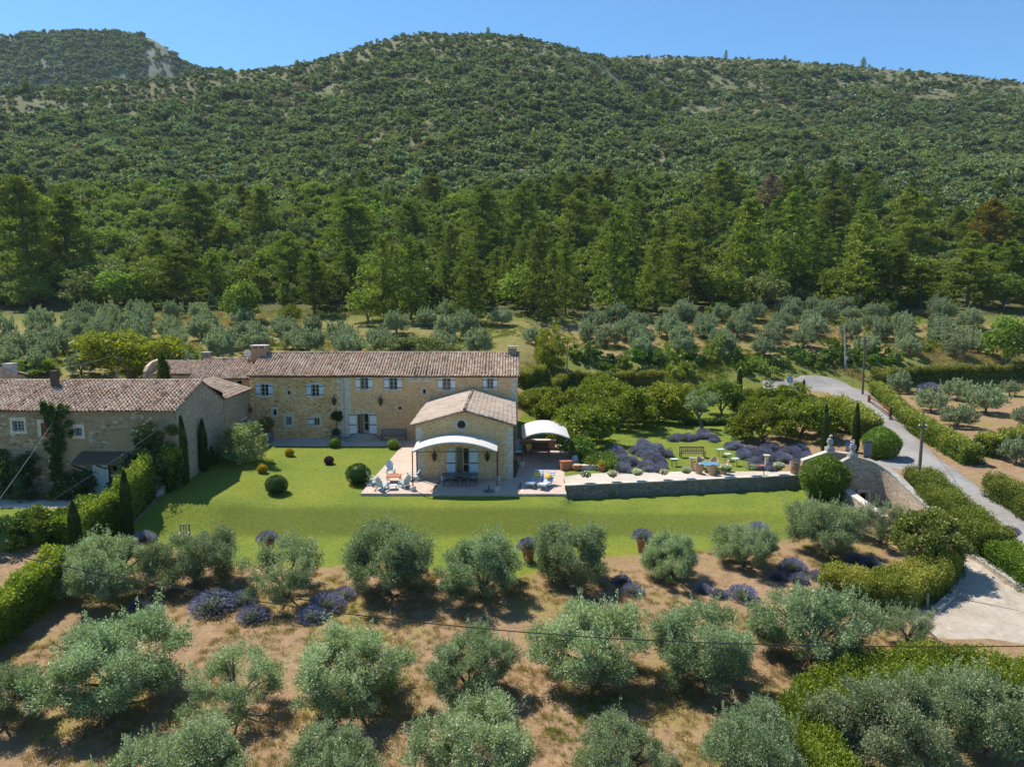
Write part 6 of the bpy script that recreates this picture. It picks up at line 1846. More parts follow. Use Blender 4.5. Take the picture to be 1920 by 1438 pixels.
def umb_base(p, lab, mat='iron'):
    o = thing('parasol_base', lab, 'parasol base', p)
    mb = MB(); mb.lathe([(.45, 0), (.45, .06), (.2, .12), (.06, .14)], n=20); mb.build('foot', M[mat], o); mb = MB(); mb.tube([(0, 0, .14), (0, 0, .55)], .04, 8); mb.build('tube', M['iron'], o)
umb_base(ong(1432, 893), 'dark parasol foot without parasol on the gravel near the retaining wall', 'wood_grey')
umb_base(on_terrace(916, 921), 'blue grey parasol foot in the awning shade at the terrace edge', 'bench_blue')

# ---------------------------------------------------------------- awning in front of the annex
def barrel(o, x0, x1, ya, yb, zsa, zsb, rise, posts, lab_mat='canvas', base_z=None, bars=True):
    n = 22; V = []
    for k in range(n + 1):
        f = k / n; x = x0 + (x1 - x0) * f; h = rise * (1 - (2 * f - 1) ** 2)
        V.append((x, ya, zsa + h)); V.append((x, yb, zsb + h))
    mb = MB(); mb.add(V + [(a, b, c - .03) for a, b, c in V], [(2 * k, 2 * k + 2, 2 * k + 3, 2 * k + 1) for k in range(n)] + [(2 * (n + 1) + 2 * k + 1, 2 * (n + 1) + 2 * k + 3, 2 * (n + 1) + 2 * k + 2, 2 * (n + 1) + 2 * k) for k in range(n)])
    # little valance at the front edge
    for k in range(n):
        a, b = V[2 * k], V[2 * k + 2]
        mb.add([a, b, (b[0], b[1] - .015, b[2] - .11 - .02 * (k % 2)), (a[0], a[1] - .015, a[2] - .11 - .02 * (k % 2))], [(0, 1, 2, 3)])
    mb.build('canopy', M['canvas'], o)
    for y, zs in ((ya, zsa), (yb, zsb)):
        mb = MB(); mb.tube([(x0 + (x1 - x0) * k / n, y + .02, zs + rise * (1 - (2 * k / n - 1) ** 2) - .06) for k in range(n + 1)], .03, 5); mb.build('arch_bar', M['iron'], o)
    for y, zs in ((ya, zsa), (yb, zsb)):
        mb = MB(); mb.tube([(x0, y, zs - .04), (x1, y, zs - .04)], .028, 5); mb.build('tie_bar', M['iron'], o)
    for x in (x0, x1):
        mb = MB(); mb.bar((x, ya, zsa - .03), (x, yb, zsb - .03), .05, .08); mb.build('side_rail', M['wood_grey'], o)
        for y, zs in ((ya, zsa), (yb, zsb)):
            zb = base_z(x, y)
            mb = MB(); mb.tube([(x, y, zb + .3), (x, y, zs)], .05, 8); ps = mb.build('post', M['rust'], o)
            mb = MB(); mb.lathe([(.26, zb - .03), (.27, zb + .3), (.22, zb + .38), (.06, zb + .4)], (x, y, 0), n=10); mb.build('base_stone', M['ashlar'], ps)
aw = thing('awning', 'arched white canvas awning on rusty posts in front of the annex door', 'awning')
zf, zb_ = on_y(773, 846, 59.3).z, on_y(790, 829, 62.1).z
barrel(aw, on_y(773, 846, 59.3).x, on_y(932, 846, 59.3).x, 59.3, 62.1, zf, zb_, .80, 4, base_z=lambda x, y: ZT(y))
cp = thing('canopy_shelter', 'arched white canopy over the outdoor kitchen right of the annex', 'canopy')
barrel(cp, .95, 5.4, 66.3, 72.0, 2.05, 2.2, .55, 4, base_z=lambda x, y: ZT(y))

# ---------------------------------------------------------------- outdoor kitchen
def thing_mb(name, lab, cat, p, rz, parts, group=None, scale=1.0):
    o = thing(name, lab, cat, p, rz, group, scale)
    for pn, mb, mat in parts:
        pp = o
        if isinstance(pn, tuple): pp = [c for c in o.children if c.name.split('.')[0] == pn[0]][0]; pn = pn[1]
        mb.build(pn, M[mat], pp)
    return o
def B(*boxes):
    mb = MB()
    for b in boxes: mb.box(*b)
    return mb
zk = ZT(71)
thing_mb('brick_counter', 'brick counter with pale worktop at the back of the outdoor kitchen', 'counter', (2.6, 72.3, ZT(72.3)), 0, [('base', B((-1.8, 1.8, -.35, .35, 0, .85)), 'brick'), ('worktop', B((-1.9, 1.9, -.4, .4, .851, .93)), 'coping'), ('hearth', B((-1.78, -.7, -.2, .34, .931, 1.9)), 'brick')])
def armchair_parts(cmat, cus):
    return [('frame', B((-.4, -.32, -.4, -.32, 0, .62), (.32, .4, -.4, -.32, 0, .62), (-.4, -.32, .32, .4, 0, .85), (.32, .4, .32, .4, 0, .85), (-.319, .319, -.4, -.33, .2, .34), (-.4, -.33, -.319, .319, .58, .65), (.33, .4, -.319, .319, .58, .65), (-.319, .319, .33, .39, .3, .8)), cmat),
            ('seat_cushion', B((-.31, .31, -.38, .3, .341, .48)), 'cushion_white'), ('back_cushion', B((-.3, .3, .16, .32, .482, .92)), cus)]
for k, (px, py, cus, lab) in enumerate(((972, 853, 'cushion_blue', 'dark armchair with blue cushion in the outdoor kitchen shade'), (992, 850, 'cushion_yellow', 'dark armchair with yellow cushion in the outdoor kitchen shade'))):
    thing_mb('armchair', lab, 'armchair', on_terrace(px, py), .2 * k, armchair_parts('wood_dark', cus))
def table_parts(L, Wd, H, top, legs, th=.06, lg=.07):
    P = [('tabletop', B((-L / 2, L / 2, -Wd / 2, Wd / 2, H - th, H)), top)]
    for sx in (-1, 1):
        for sy in (-1, 1):
            x, y = sx * (L / 2 - .1), sy * (Wd / 2 - .1); P.append(('leg', B((x - lg / 2, x + lg / 2, y - lg / 2, y + lg / 2, 0, H - th - .001)), legs))
    return P
thing_mb('dining_table', 'dark table deep in the shade of the outdoor kitchen', 'table', on_terrace(1012, 858), 0, table_parts(2.0, .95, .76, 'wood_dark', 'wood_dark'))
thing_mb('wooden_bench', 'dark wooden bench behind the table of the outdoor kitchen', 'bench', on_terrace(1012, 848), 0, [('seat', B((-.9, .9, -.2, .2, .4, .45)), 'wood_dark'), ('backrest', B((-.9, .9, .2, .25, .5, .95)), 'wood_dark'), ('leg', B((-.85, -.78, -.18, .18, 0, .399)), 'wood_dark'), ('leg', B((.78, .85, -.18, .18, 0, .399)), 'wood_dark')])
# chest, basket, stone seat, pots at the sunny corner
p = on_terrace(1060, 881)
thing_mb('wooden_chest', 'orange brown wooden cube planter chest at the sunny corner of the terrace', 'chest', p + Vector((0, .3, 0)), .25, [('body', B((-.5, .5, -.5, .5, 0, .78)), 'terracotta'), ('lid', B((-.54, .54, -.54, .54, .781, .85)), 'wood_red'), ('frame', B((-.52, -.44, -.515, -.502, .02, .77), (.44, .52, -.515, -.502, .02, .77), (-.439, .439, -.515, -.502, .02, .1), (-.439, .439, -.515, -.502, .68, .77)), 'wood_red')])
p = on_terrace(1081, 882); o = thing('wicker_basket', 'round brown basket between the wooden chest and the stone seat', 'basket', p)
mb = MB(); mb.lathe([(.3, 0), (.42, .15), (.46, .35), (.42, .5), (.36, .52)], n=16); mb.build('basket', M['wood_red'], o, smooth=True); mb = MB(); mb.lathe([(.40, .50), (.44, .53), (.44, .56), (.36, .56)], n=16); mb.build('rim', M['wicker'], o)
p = on_terrace(1079, 871); o = thing('planted_urn', 'white glazed urn with a dry plant behind the basket', 'urn', p + Vector((0, .6, 0)))
mb = MB(); mb.lathe([(.2, 0), (.3, .15), (.34, .45), (.26, .7), (.3, .78), (.24, .78)], n=16); mb.build('urn', M['planter_lime'], o, smooth=True)
v = Veg(870); v.clump((0, 0, 1.05), (.26, .26, .4), 160, .3, .05, 0, .5, .3, .8, .1); link('plant', v.mesh('dry_plant', [M['garrigue']]), o)
p = on_terrace(1108, 882)
thing_mb('stone_bench', 'long pinkish stone block seat at the edge of the terrace', 'stone seat', p + Vector((0, .3, 0)), -.04, [('block', B((-.98, .98, -.25, .25, 0, .40)), 'coping'), ('seat_slab', B((-1.05, 1.05, -.3, .3, .401, .47)), 'coping')])
p = on_terrace(1128, 885); o = thing('terracotta_pot', 'orange terracotta pot with a golden plant right of the stone seat', 'pot', p + Vector((.05, .2, 0))); link('pot', pot_mesh(.28, .40, .55, 'terracotta'), o)
v = Veg(871); v.clump((0, 0, .7), (.38, .38, .3), 260, .17, .1, 0, .4, .25, .4, .2); link('plant', v.mesh('pot_plant', [M['gold_shrub']]), o)
px_mass('shrub', 'fresh green low shrubs behind the stone seat', 'shrub', 1135, 878, 90, 26, 'bush', 210, 2600, .17, .12)
px_mass('shrub', 'green shrubs filling the corner behind the white urn', 'shrub', 1085, 862, 70, 50, 'bush', 211, 2600, .18, .12)
p = on_terrace(963, 893); o = thing('potted_shrub', 'dark potted shrub at the right corner of the annex', 'potted shrub', p); link('pot', pot_mesh(.24, .34, .45, 'wood_dark'), o)
v = Veg(872); v.clump((0, 0, 1.05), (.5, .5, .75), 700, .16, .09, 0, .4, .25, .3, .2); link('plant', v.mesh('shade_plant', [M['ivy']]), o)
p = on_terrace(820, 893); o = thing('brazier', 'round brown lidded brazier against the annex wall left of the door', 'brazier', p)
mb = MB(); mb.lathe([(.1, .35), (.36, .45), (.42, .62), (.42, .68)], n=18); mb.build('bowl', M['brass'], o, smooth=True); mb = MB(); mb.lathe([(.43, .681), (.36, .86), (.12, .96), (.03, 1.04)], n=18); mb.build('lid', M['rust'], o, smooth=True)
for a in range(3): mb = MB(); mb.tube([(cos(a * 2.1) * .2, sin(a * 2.1) * .2, .45), (cos(a * 2.1) * .34, sin(a * 2.1) * .34, 0)], .025, 5); mb.build('leg', M['iron'], o)
p = on_terrace(915, 896); thing_mb('planter_box', 'dark square planter against the annex wall right of the door', 'planter', p + Vector((0, .2, 0)), 0, [('box', B((-.42, .42, -.3, .3, .05, .62)), 'wood_dark'), ('rim', B((-.46, .46, -.34, .34, .621, .68)), 'wood_dark'), ('foot', B((-.38, -.28, -.28, .28, 0, .049)), 'iron'), ('foot', B((.28, .38, -.28, .28, 0, .049)), 'iron')])

# ---------------------------------------------------------------- pale blue low chairs round the red table
def adirondack(mat):
    P = []
    seat = MB()
    for k in range(6): seat.bar((-.26, -.36 + k * .115, .36 - k * .026), (.26, -.36 + k * .115, .36 - k * .026), .105, .022)
    P.append(('seat', seat, mat))
    bk = MB()
    for k in range(7):
        x = (k - 3) * .082; h = .92 - .03 * (k - 3) ** 2
        bk.bar((x * .85, .22, .24), (x * 1.08, .22 + h * .42, .24 + h * .9), .076, .022, (0, 1, .4))
    P.append(('backrest', bk, mat))
    for s in (-1, 1):
        m = MB(); m.box(s * .34 - .07, s * .34 + .07, -.46, .36, .54, .565); P.append(('armrest', m, mat))
        m = MB(); m.box(s * .32 - .03, s * .32 + .03, -.42, -.33, 0, .539); P.append(('leg', m, mat))
        m = MB(); m.bar((s * .285, -.40, .34), (s * .285, .62, .03), .03, .12); P.append(('leg', m, mat))
    return P
first = None
CH = [(732, 889, pi * 1.0, 'pale blue slatted low chair behind the red table, facing the camera'), (702, 908, pi * .62 - pi, 'pale blue low chair at the far left of the red table'), (716, 917, -2.5, 'pale blue low chair at the front left corner of the terrace'),
      (759, 913, 2.4, 'pale blue low chair at the front right of the red table'), (775, 899, 1.9, 'pale blue low chair with tall leaning back right of the red table')]
tc = on_terrace(739, 903)
for k, (px, py, a, lab) in enumerate(CH):
    p = on_terrace(px, py); d = tc - p; a = math.atan2(d.y, d.x) + pi / 2
    if first is None: first = thing_mb('garden_chair', '', 'chair', p, a, adirondack('pale_blue'))
    place(first, k, p, a, lab, 'pale blue low chairs round the red table', 1.12)
thing_mb('footstool', 'pale blue slatted footstool in front of the red table', 'footstool', on_terrace(736, 917), .1, [('top', B(*[(-.36, .36, -.3 + k * .13, -.3 + k * .13 + .115, .34, .37) for k in range(5)]), 'pale_blue')] + [('leg', B((sx * .3 - .03, sx * .3 + .03, sy * .24 - .03, sy * .24 + .03, 0, .339)), 'pale_blue') for sx in (-1, 1) for sy in (-1, 1)])
thing_mb('low_table', 'square red brown wooden table amid the pale blue chairs', 'table', tc, 0, table_parts(1.25, 1.05, .56, 'wood_red', 'wood_red'))

# ---------------------------------------------------------------- iron dining set in the awning shade
p = on_terrace(863, 905)
thing_mb('dining_table', 'long iron dining table with grey top in the shade of the awning', 'table', p, 0, table_parts(3.1, 1.05, .76, 'cushion_grey', 'iron', .05, .05))
def iron_chair():
    P = []
    s = MB(); s.lathe([(.2, .44), (.22, .45), (.22, .465), (.2, .475)], n=14); P.append(('seat', s, 'iron'))
    b = MB(); b.tube([(-.19, .17, .46), (-.2, .23, .75), (-.12, .25, .9), (.12, .25, .9), (.2, .23, .75), (.19, .17, .46)], .014, 5)
    for x in (-.09, 0, .09): b.tube([(x, .19, .5), (x, .25, .89)], .009, 4)
    P.append(('backrest', b, 'iron'))
    for sx in (-1, 1):
        for sy in (-1, 1): m = MB(); m.tube([(sx * .15, sy * .15, .45), (sx * .21, sy * .21, 0)], .013, 4); P.append(('leg', m, 'iron'))
    return P
first = None
for k in range(8):
    sx = (k % 4) - 1.5; front = k < 4
    q = p + Vector((sx * .72, -.85 if front else .85, 0)); q.z = ZT(q.y)
    if first is None: first = thing_mb('iron_chair', '', 'chair', q, 0, iron_chair())
    place(first, k, q, pi if front else 0, 'black wrought iron chair at the long table, %s in the %s row' % (('first from left', 'second from left', 'third from left', 'last at right')[k % 4], 'near' if front else 'far'), 'iron chairs at the long table', 1.1)
p2 = on_terrace(832, 900); o = thing('metal_bucket', 'white metal bucket at the left end of the long iron table', 'bucket', p2); mb = MB(); mb.lathe([(.2, 0), (.28, .36), (.3, .38), (.26, .38)], n=14); mb.build('bucket', M['white_metal'], o); mb = MB(); mb.tube([(-.28, 0, .36), (-.2, 0, .55), (.2, 0, .55), (.28, 0, .36)], .012, 4); mb.build('handle', M['iron'], o)

# ---------------------------------------------------------------- sun loungers
def lounger():
    P = []
    f = MB(); f.bar((-.3, -.95, .28), (-.3, .35, .28), .05, .05); f.bar((.3, -.95, .28), (.3, .35, .28), .05, .05); f.bar((-.275, -.93, .28), (.275, -.93, .28), .05, .05); P.append(('frame', f, 'white_metal'))
    m = MB(); m.box(-.34, .34, -.97, .2, .31, .39); P.append(('mattress', m, 'stripes'))
    b = MB(); b.box(-.34, .34, -.04, .04, 0, .86, Matrix.Translation((0, .22, .36)) @ Matrix.Rotation(-.75, 4, 'X')); P.append(('backrest', b, 'stripes'))
    c = MB(); c.lathe([(.05, -.1), (.2, -.07), (.26, 0), (.2, .07), (.05, .1)], n=12); c.v = [tuple(Matrix.Translation((0, .30, .74)) @ Matrix.Rotation(.82, 4, 'X') @ Vector(q)) for q in c.v]; P.append(('pillow', c, 'cushion_yellow'))
    for sx in (-1, 1):
        for y in (-.8, .2): l = MB(); l.tube([(sx * .29, y, .28), (sx * .31, y + .05, 0)], .02, 5); P.append(('leg', l, 'white_metal'))
    return P
for k, (px, py, lab) in enumerate(((1003, 909, 'left sun lounger with blue striped mattress and yellow pillow'), (1025, 912, 'right sun lounger with blue striped mattress and yellow pillow'))):
    q = on_terrace(px, py)
    if k == 0: first = thing_mb('sun_lounger', '', 'sun lounger', q, 0, lounger())
    place(first, k, q, -.5, lab, 'sun loungers on the terrace', 1.15)

# ---------------------------------------------------------------- wicker dining set on the gravel
p = ong(1330, 884); o = thing('round_table', 'round wicker table with a blue cloth top on the gravel terrace', 'table', p)
mb = MB(); mb.lathe([(.85, .72), (.87, .74), (.87, .76), (.8, .775)], n=26); mb.build('tabletop', M['blue'], o); mb = MB(); mb.lathe([(.42, 0), (.3, .1), (.26, .4), (.4, .71)], n=16); mb.build('base', M['wicker'], o)
def wicker_chair():
    P = []
    s = MB(); s.lathe([(.30, .0), (.29, .2), (.30, .40), (.27, .42)], n=14); P.append(('seat', s, 'wicker'))
    n = 14; b = MB(); V = []
    for k in range(n + 1):
        A = -.35 + (pi + .7) * k / n; h = .62 + .36 * max(0, sin(A)) ** 1.5
        for rr in (.30, .35): V += [(cos(A) * rr, sin(A) * rr, .38), (cos(A) * rr * 1.12, sin(A) * rr * 1.2, h)]
    F = []
    for k in range(n):
        a = 4 * k; F += [(a, a + 4, a + 5, a + 1), (a + 3, a + 7, a + 6, a + 2), (a + 1, a + 5, a + 7, a + 3)]
    b.add(V, F); P.append(('backrest', b, 'wicker'))
    c = MB(); c.lathe([(.25, .421), (.26, .46), (.2, .49)], n=12); P.append(('cushion', c, 'cushion_white'))
    return P
labs = ['wicker armchair at the right of the blue topped table', 'wicker armchair at the far right of the blue topped table', 'wicker armchair at the back of the blue topped table', 'wicker armchair with a grey cushion at the left of the blue topped table', 'wicker armchair at the near left of the blue topped table', 'wicker armchair at the front of the blue topped table with its back to the camera', 'wicker armchair at the near right of the blue topped table']
for k in range(7):
    A = .15 + k * 2 * pi / 7
    q = p + Vector((cos(A) * 1.38, sin(A) * 1.2, 0))
    if q.y < y_wall(q.x) + .75: q.y = y_wall(q.x) + .75
    if k == 0: first = thing_mb('wicker_chair', '', 'armchair', q, 0, wicker_chair())
    o = place(first, k, q, A - pi / 2, labs[k], 'wicker armchairs round the blue topped table', 1.1)

# ---------------------------------------------------------------- benches and little tables of the garden
def slat_bench(mat, L, back=.95):
    P = [('seat', B(*[(-L / 2, L / 2, -.26 + k * .125, -.26 + k * .125 + .105, .42, .45) for k in range(4)]), mat)]
    b = MB(); n = int(L / .16)
    b.box(-L / 2, L / 2, .255, .3, back - .08, back); b.box(-L / 2, L / 2, .255, .3, .52, .58)
    for k in range(n): x = -L / 2 + .06 + (L - .12) * k / (n - 1); b.box(x - .035, x + .035, .262, .29, .581, back - .081)
    P.append(('backrest', b, mat))
    for s in (-1, 1):
        x = s * (L / 2 - .04)
        P.append(('armrest', B((x - .05, x + .05, -.3, .254, .64, .68)), mat))
        P.append(('leg', B((x - .04, x + .04, -.3, -.22, 0, .639)), mat)); P.append(('leg', B((x - .04, x + .04, .301, .36, 0, back)), mat))
    return P
thing_mb('garden_bench', 'dark brown slatted teak bench on the garden lawn', 'bench', gp(1298, 858), 0, slat_bench('wood_dark', 2.3, 1.0), scale=1.05)
thing_mb('coffee_table', 'low wooden slatted table in front of the teak bench', 'table', gp(1306, 866), 0, table_parts(1.4, .7, .42, 'wood_grey', 'wood_dark'))
thing_mb('garden_bench', 'slate blue slatted bench against the facade right of the house door', 'bench', FM.p(uv(740, 800)[0], 0, .75), 0, slat_bench('bench_blue', 2.7, 1.15))
first = None
for k, (px, py, lab) in enumerate(((1264, 874, 'small green metal table between the left lavender bed and the wicker set'), (1351, 855, 'small pale metal table, farthest of the row along the right lavender bed'), (1364, 864, 'small pale metal table in the middle of the row by the right lavender bed'), (1378, 873, 'small pale metal table nearest the gravel by the right lavender bed'))):
    q = gp(px, py)
    if first is None: first = thing_mb('metal_table', '', 'table', q, 0, table_parts(.62, .5, .68, 'pale_blue', 'iron', .03, .03))
    place(first, k, q, .2, lab, 'small metal tables on the garden lawn', 1.05)
first = None
for k, (px, py, lab) in enumerate(((1257, 862, 'thin iron chair behind the small green metal table'), (1242, 856, 'thin iron chair beside the left lavender bed'))):
    q = gp(px, py)
    if first is None: first = thing_mb('iron_chair', '', 'chair', q, 0, iron_chair())
    place(first, k, q, .6 * k, lab, 'iron chairs on the garden lawn', 1.25)
p = gp(1402, 878); o = thing('iron_ornament', 'rusty iron ring ornament in front of the right lavender bed', 'ornament', p)
mb = MB(); mb.tube([(cos(a) * .4, sin(a) * .04, .48 + sin(a) * .4) for a in np.linspace(0, 2 * pi, 17)], .03, 5, False); mb.build('ring', M['wood_grey'], o)
mb = MB()
for a in (0.3, 1.35, 2.4): mb.tube([(cos(a) * .4, 0, .48 + sin(a) * .4), (-cos(a) * .4, 0, .48 - sin(a) * .4)], .015, 4)
mb.build('spokes', M['wood_grey'], o)
# planters by the facade
o = thing('potted_tree', 'clipped ball headed tree in a lead grey box planter by the left facade', 'potted tree', FM.p(uv(509, 800)[0], .0, 1.2))
mb = MB(); mb.box(-.46, .46, -.46, .46, .05, .98); mb.build('planter', M['planter_grey'], o); mb = MB(); mb.tube([(0, 0, .9), (0, 0, 1.6)], .05, 6); mb.build('trunk', M['bark'], o)
c_ = link('crown', ball(70, .68, 2600, .1, .06, .45).mesh('ball_crown', [M['oak_grey']]), o); c_.location = (0, 0, 1.25)
o = thing('potted_shrub', 'dark shrub in a dark pot at the foot of the pale pilaster', 'potted shrub', FM.p(uv(632, 800)[0], 0, .55)); link('pot', pot_mesh(.34, .45, .6, 'planter_grey'), o)
v = Veg(874); v.clump((0, 0, .85), (.48, .42, .42), 500, .14, .09, 0, .3, .25, .3, .3); link('plant', v.mesh('pot_plant', [M['ivy']]), o)
p = gp(346, 1015)
thing_mb('wooden_armchair', 'weathered wooden armchair alone on the lower lawn at left', 'armchair', p, .2, slat_bench('wood_grey', .72, 1.25))

# ---------------------------------------------------------------- gate, ruin and walls at the right
def wall_prism(o, name, mat, A_, B_, prof, th, zb):
    """wall between ground points A and B with a top profile [(fraction, z)]"""
    a, b = Vector((A_[0], A_[1], 0)), Vector((B_[0], B_[1], 0)); d = (b - a); n = Vector((d.y, -d.x, 0)).normalized() * th / 2
    m = len(prof); V = []
    for s in (1, -1):
        for f, z in prof: V.append(a + d * f + n * s + Vector((0, 0, z)))
        for f, z in prof: V.append(a + d * f + n * s + Vector((0, 0, zb)))
    mb = MB(); F = []
    for k in range(m - 1):
        F += [(m + k, m + k + 1, k + 1, k), (2 * m + k, 2 * m + k + 1, 3 * m + k + 1, 3 * m + k), (k, k + 1, 2 * m + k + 1, 2 * m + k)]
    F += [(0, 2 * m, 3 * m, m), (m - 1, 2 * m - 1, 4 * m - 1, 3 * m - 1)]
    mb.add(V, F); return mb.build(name, M[mat], o)
def coping_strip(o, A_, B_, prof, th, mat='lime', t_=.12):
    a, b = Vector((A_[0], A_[1], 0)), Vector((B_[0], B_[1], 0)); d = (b - a); n = Vector((d.y, -d.x, 0)).normalized() * th / 2
    mb = MB(); m = len(prof); V = []
    for dz in (.004, t_):
        for s in (1, -1):
            for f, z in prof: V.append(a + d * f + n * s + Vector((0, 0, z + dz)))
    F = []
    for k in range(m - 1):
        F += [(2 * m + k, 2 * m + k + 1, 3 * m + k + 1, 3 * m + k), (k, m + k, m + k + 1, k + 1), (k, k + 1, 2 * m + k + 1, 2 * m + k), (m + k + 1, m + k, 3 * m + k, 3 * m + k + 1)]
    F += [(0, 2 * m, 3 * m, m), (m - 1, 2 * m - 1, 4 * m - 1, 3 * m - 1)]
    mb.add(V, F); return mb.build('coping', M[mat], o)
def finial(x, y, z, lab):
    o = thing('stone_finial', lab, 'finial', (x, y, z))
    mb = MB(); mb.box(-.34, .34, -.34, .34, 0, .34); mb.build('plinth', M['lime'], o)
    mb = MB(); mb.lathe([(.26, .341), (.28, .4), (.16, .5), (.24, .72), (.3, .9), (.22, 1.05), (.26, 1.1), (.14, 1.16)], n=14); mb.build('vase', M['lime'], o, smooth=True)
    mb = MB(); rf_ = random.Random(int(x * 10))
    for k in range(7): 
        c = Vector((rf_.uniform(-.14, .14), rf_.uniform(-.14, .14), 1.24 + rf_.uniform(0, .18))); mb.lathe([(.02, -.11), (.1, -.05), (.11, .03), (.02, .11)], c, 6)
    mb.build('stone_fruit', M['lime'], o)
rw = thing('ruined_wall', 'old stone wall with an arched top and cellar doorway below the gate', 'wall')
def poly_wall(o, pts, th, zb, mat, name='wall'):
    m = len(pts); V = []; T_ = []
    for k, q in enumerate(pts):
        a, b = Vector(pts[max(k - 1, 0)][:2]), Vector(pts[min(k + 1, m - 1)][:2]); d = (b - a).normalized(); n = Vector((d.y, -d.x)) * th / 2
        for s in (1, -1): V += [(q[0] + n.x * s, q[1] + n.y * s, q[2]), (q[0] + n.x * s, q[1] + n.y * s, zb)]
        for s in (1.18, -1.18): T_ += [(q[0] + n.x * s, q[1] + n.y * s, q[2] + .004), (q[0] + n.x * s, q[1] + n.y * s, q[2] + .12)]
    mb = MB(); mb.add(V, [f for k in range(m - 1) for f in ((4 * k, 4 * k + 4, 4 * k + 5, 4 * k + 1), (4 * k + 2, 4 * k + 3, 4 * k + 7, 4 * k + 6), (4 * k, 4 * k + 2, 4 * k + 6, 4 * k + 4))] + [(0, 1, 3, 2), (4 * m - 4, 4 * m - 2, 4 * m - 1, 4 * m - 3)])
    mb.build(name, M[mat], o)
    mb = MB(); mb.add(T_, [f for k in range(m - 1) for f in ((4 * k + 1, 4 * k + 5, 4 * k + 4, 4 * k), (4 * k + 2, 4 * k + 6, 4 * k + 7, 4 * k + 3), (4 * k + 1, 4 * k + 3, 4 * k + 7, 4 * k + 5), (4 * k, 4 * k + 4, 4 * k + 6, 4 * k + 2))] + [(0, 1, 3, 2), (4 * m - 4, 4 * m - 2, 4 * m - 1, 4 * m - 3)])
    mb.build('coping', M['lime'], o)
poly_wall(rw, [(27.4, 61.5, .35), (28.6, 61.4, .85), (29.3, 61.35, 1.28), (29.9, 61.3, 1.28), (30.5, 61.25, 1.18), (31.1, 61.1, 1.02), (31.6, 60.8, .84), (32.0, 60.3, .62), (32.3, 59.6, .36), (32.45, 58.6, .02), (32.5, 57.4, -.36), (32.55, 56, -.72), (32.55, 54.4, -1.02), (32.5, 52.6, -1.25)], .5, -3.6, 'stone_ruin')
mb = MB(); mb.box(30.2, 30.9, 60.93, 61.0, -3.0, -1.75); dw_ = mb.build('cellar_door', M['dark'], rw)
mb = MB(); mb.box(30.9, 31.1, 60.8, 60.99, -3.0, -1.6); mb.box(30.0, 30.2, 60.8, 60.99, -3.0, -1.6); mb.box(30.0, 31.1, 60.8, 60.99, -1.599, -1.4); mb.build('door_frame', M['ashlar'], dw_)
w2 = thing('gate_wall', 'stone wall of the gateway with sloping coping, behind the arched one', 'wall')
prof = [(0, .25), (.45, 1.05), (.55, 1.05), (1, .75)]
wall_prism(w2, 'wall', 'stone_gable', (26.6, 64.7), (31.6, 64.7), prof, .5, -1.6); coping_strip(w2, (26.6, 64.7), (31.6, 64.7), prof, .62, 'coping')
finial(29.6, 61.33, 1.40, 'stone vase finial with carved fruit on the nearer arched wall'); finial(29.1, 64.7, 1.18, 'stone vase finial with carved fruit on the farther gateway wall')
pw = thing('stair_parapet', 'low sloping stone parapet beside the sunken cellar steps', 'parapet')
prof = [(0, -.95), (1, -1.55)]
wall_prism(pw, 'wall', 'stone_ruin', (28.2, 59.6), (28.5, 53.4), prof, .5, -3.6); coping_strip(pw, (28.2, 59.6), (28.5, 53.4), prof, .62, 'coping')
# gate leaves standing open
for px0, px1, py0, py1, y, mat, lab in ((1585, 1597, 823, 846, 70.5, 'gate_blue', 'blue metal gate leaf standing open beside the cypress'), (1619, 1640, 827, 860, 67.5, 'planter_grey', 'dark grey gate leaf standing open before the round bush')):
    a, b = on_y(px0, py1, y), on_y(px1, py0, y); o = thing('gate_leaf', lab, 'gate', a)
    w, h = b.x - a.x, b.z - a.z; sk = -.5 if mat == 'gate_blue' else .5
    P = lambda u, v, n=0.0: Vector((u * w, u * sk + n, v * h))
    k = 6; mb = MB()
    for i in range(k): mb.bar(P((i + .5) / k, 0), P((i + .5) / k, 1), w / k * .96, .03, (0, 1, 0))
    mb.build('panel', M[mat], o)
    mb = MB(); mb.bar(P(0, .08, -.04), P(1, .08, -.04), .05, .07); mb.bar(P(0, .9, -.04), P(1, .9, -.04), .05, .07); mb.build('rail', M['iron'], o)
# low stone edging along gravel drive and lane
def low_wall(lab, pts, h, w, mat, name='low_wall'):
    o = thing(name, lab, 'wall'); mb = MB(); P = []
    m = len(pts)
    for k, p in enumerate(pts):
        d = (pts[min(k + 1, m - 1)] - pts[max(k - 1, 0)]); d.z = 0; d.normalize(); n = Vector((d.y, -d.x, 0)) * w / 2
        z = tz(p.x, p.y)
        P += [(p.x + n.x, p.y + n.y, z - .8), (p.x + n.x, p.y + n.y, z + h), (p.x - n.x, p.y - n.y, z + h), (p.x - n.x, p.y - n.y, z - .8)]
    mb.add(P, [(4 * k + j, 4 * k + 4 + j, 4 * k + 5 + j, 4 * k + 1 + j) for k in range(m - 1) for j in range(3)] + [(0, 1, 2, 3), (4 * m - 1, 4 * m - 2, 4 * m - 3, 4 * m - 4)])
    mb.build('wall', M[mat], o)
    mb = MB(); r = random.Random(int(pts[0].x * 100))
    for k in range(m - 1):
        n_ = max(1, int((pts[k + 1] - pts[k]).length / .8))
        for j in range(n_):
            a, b = pts[k].lerp(pts[k + 1], j / n_), pts[k].lerp(pts[k + 1], (j + .97) / n_); a.z = tz(a.x, a.y) + h + .045 + r.uniform(0, .02); b.z = tz(b.x, b.y) + h + .045 + r.uniform(0, .02)
            mb.bar(a, b, w * r.uniform(1.0, 1.12), .08)
    mb.build('coping', M['lime'], o)
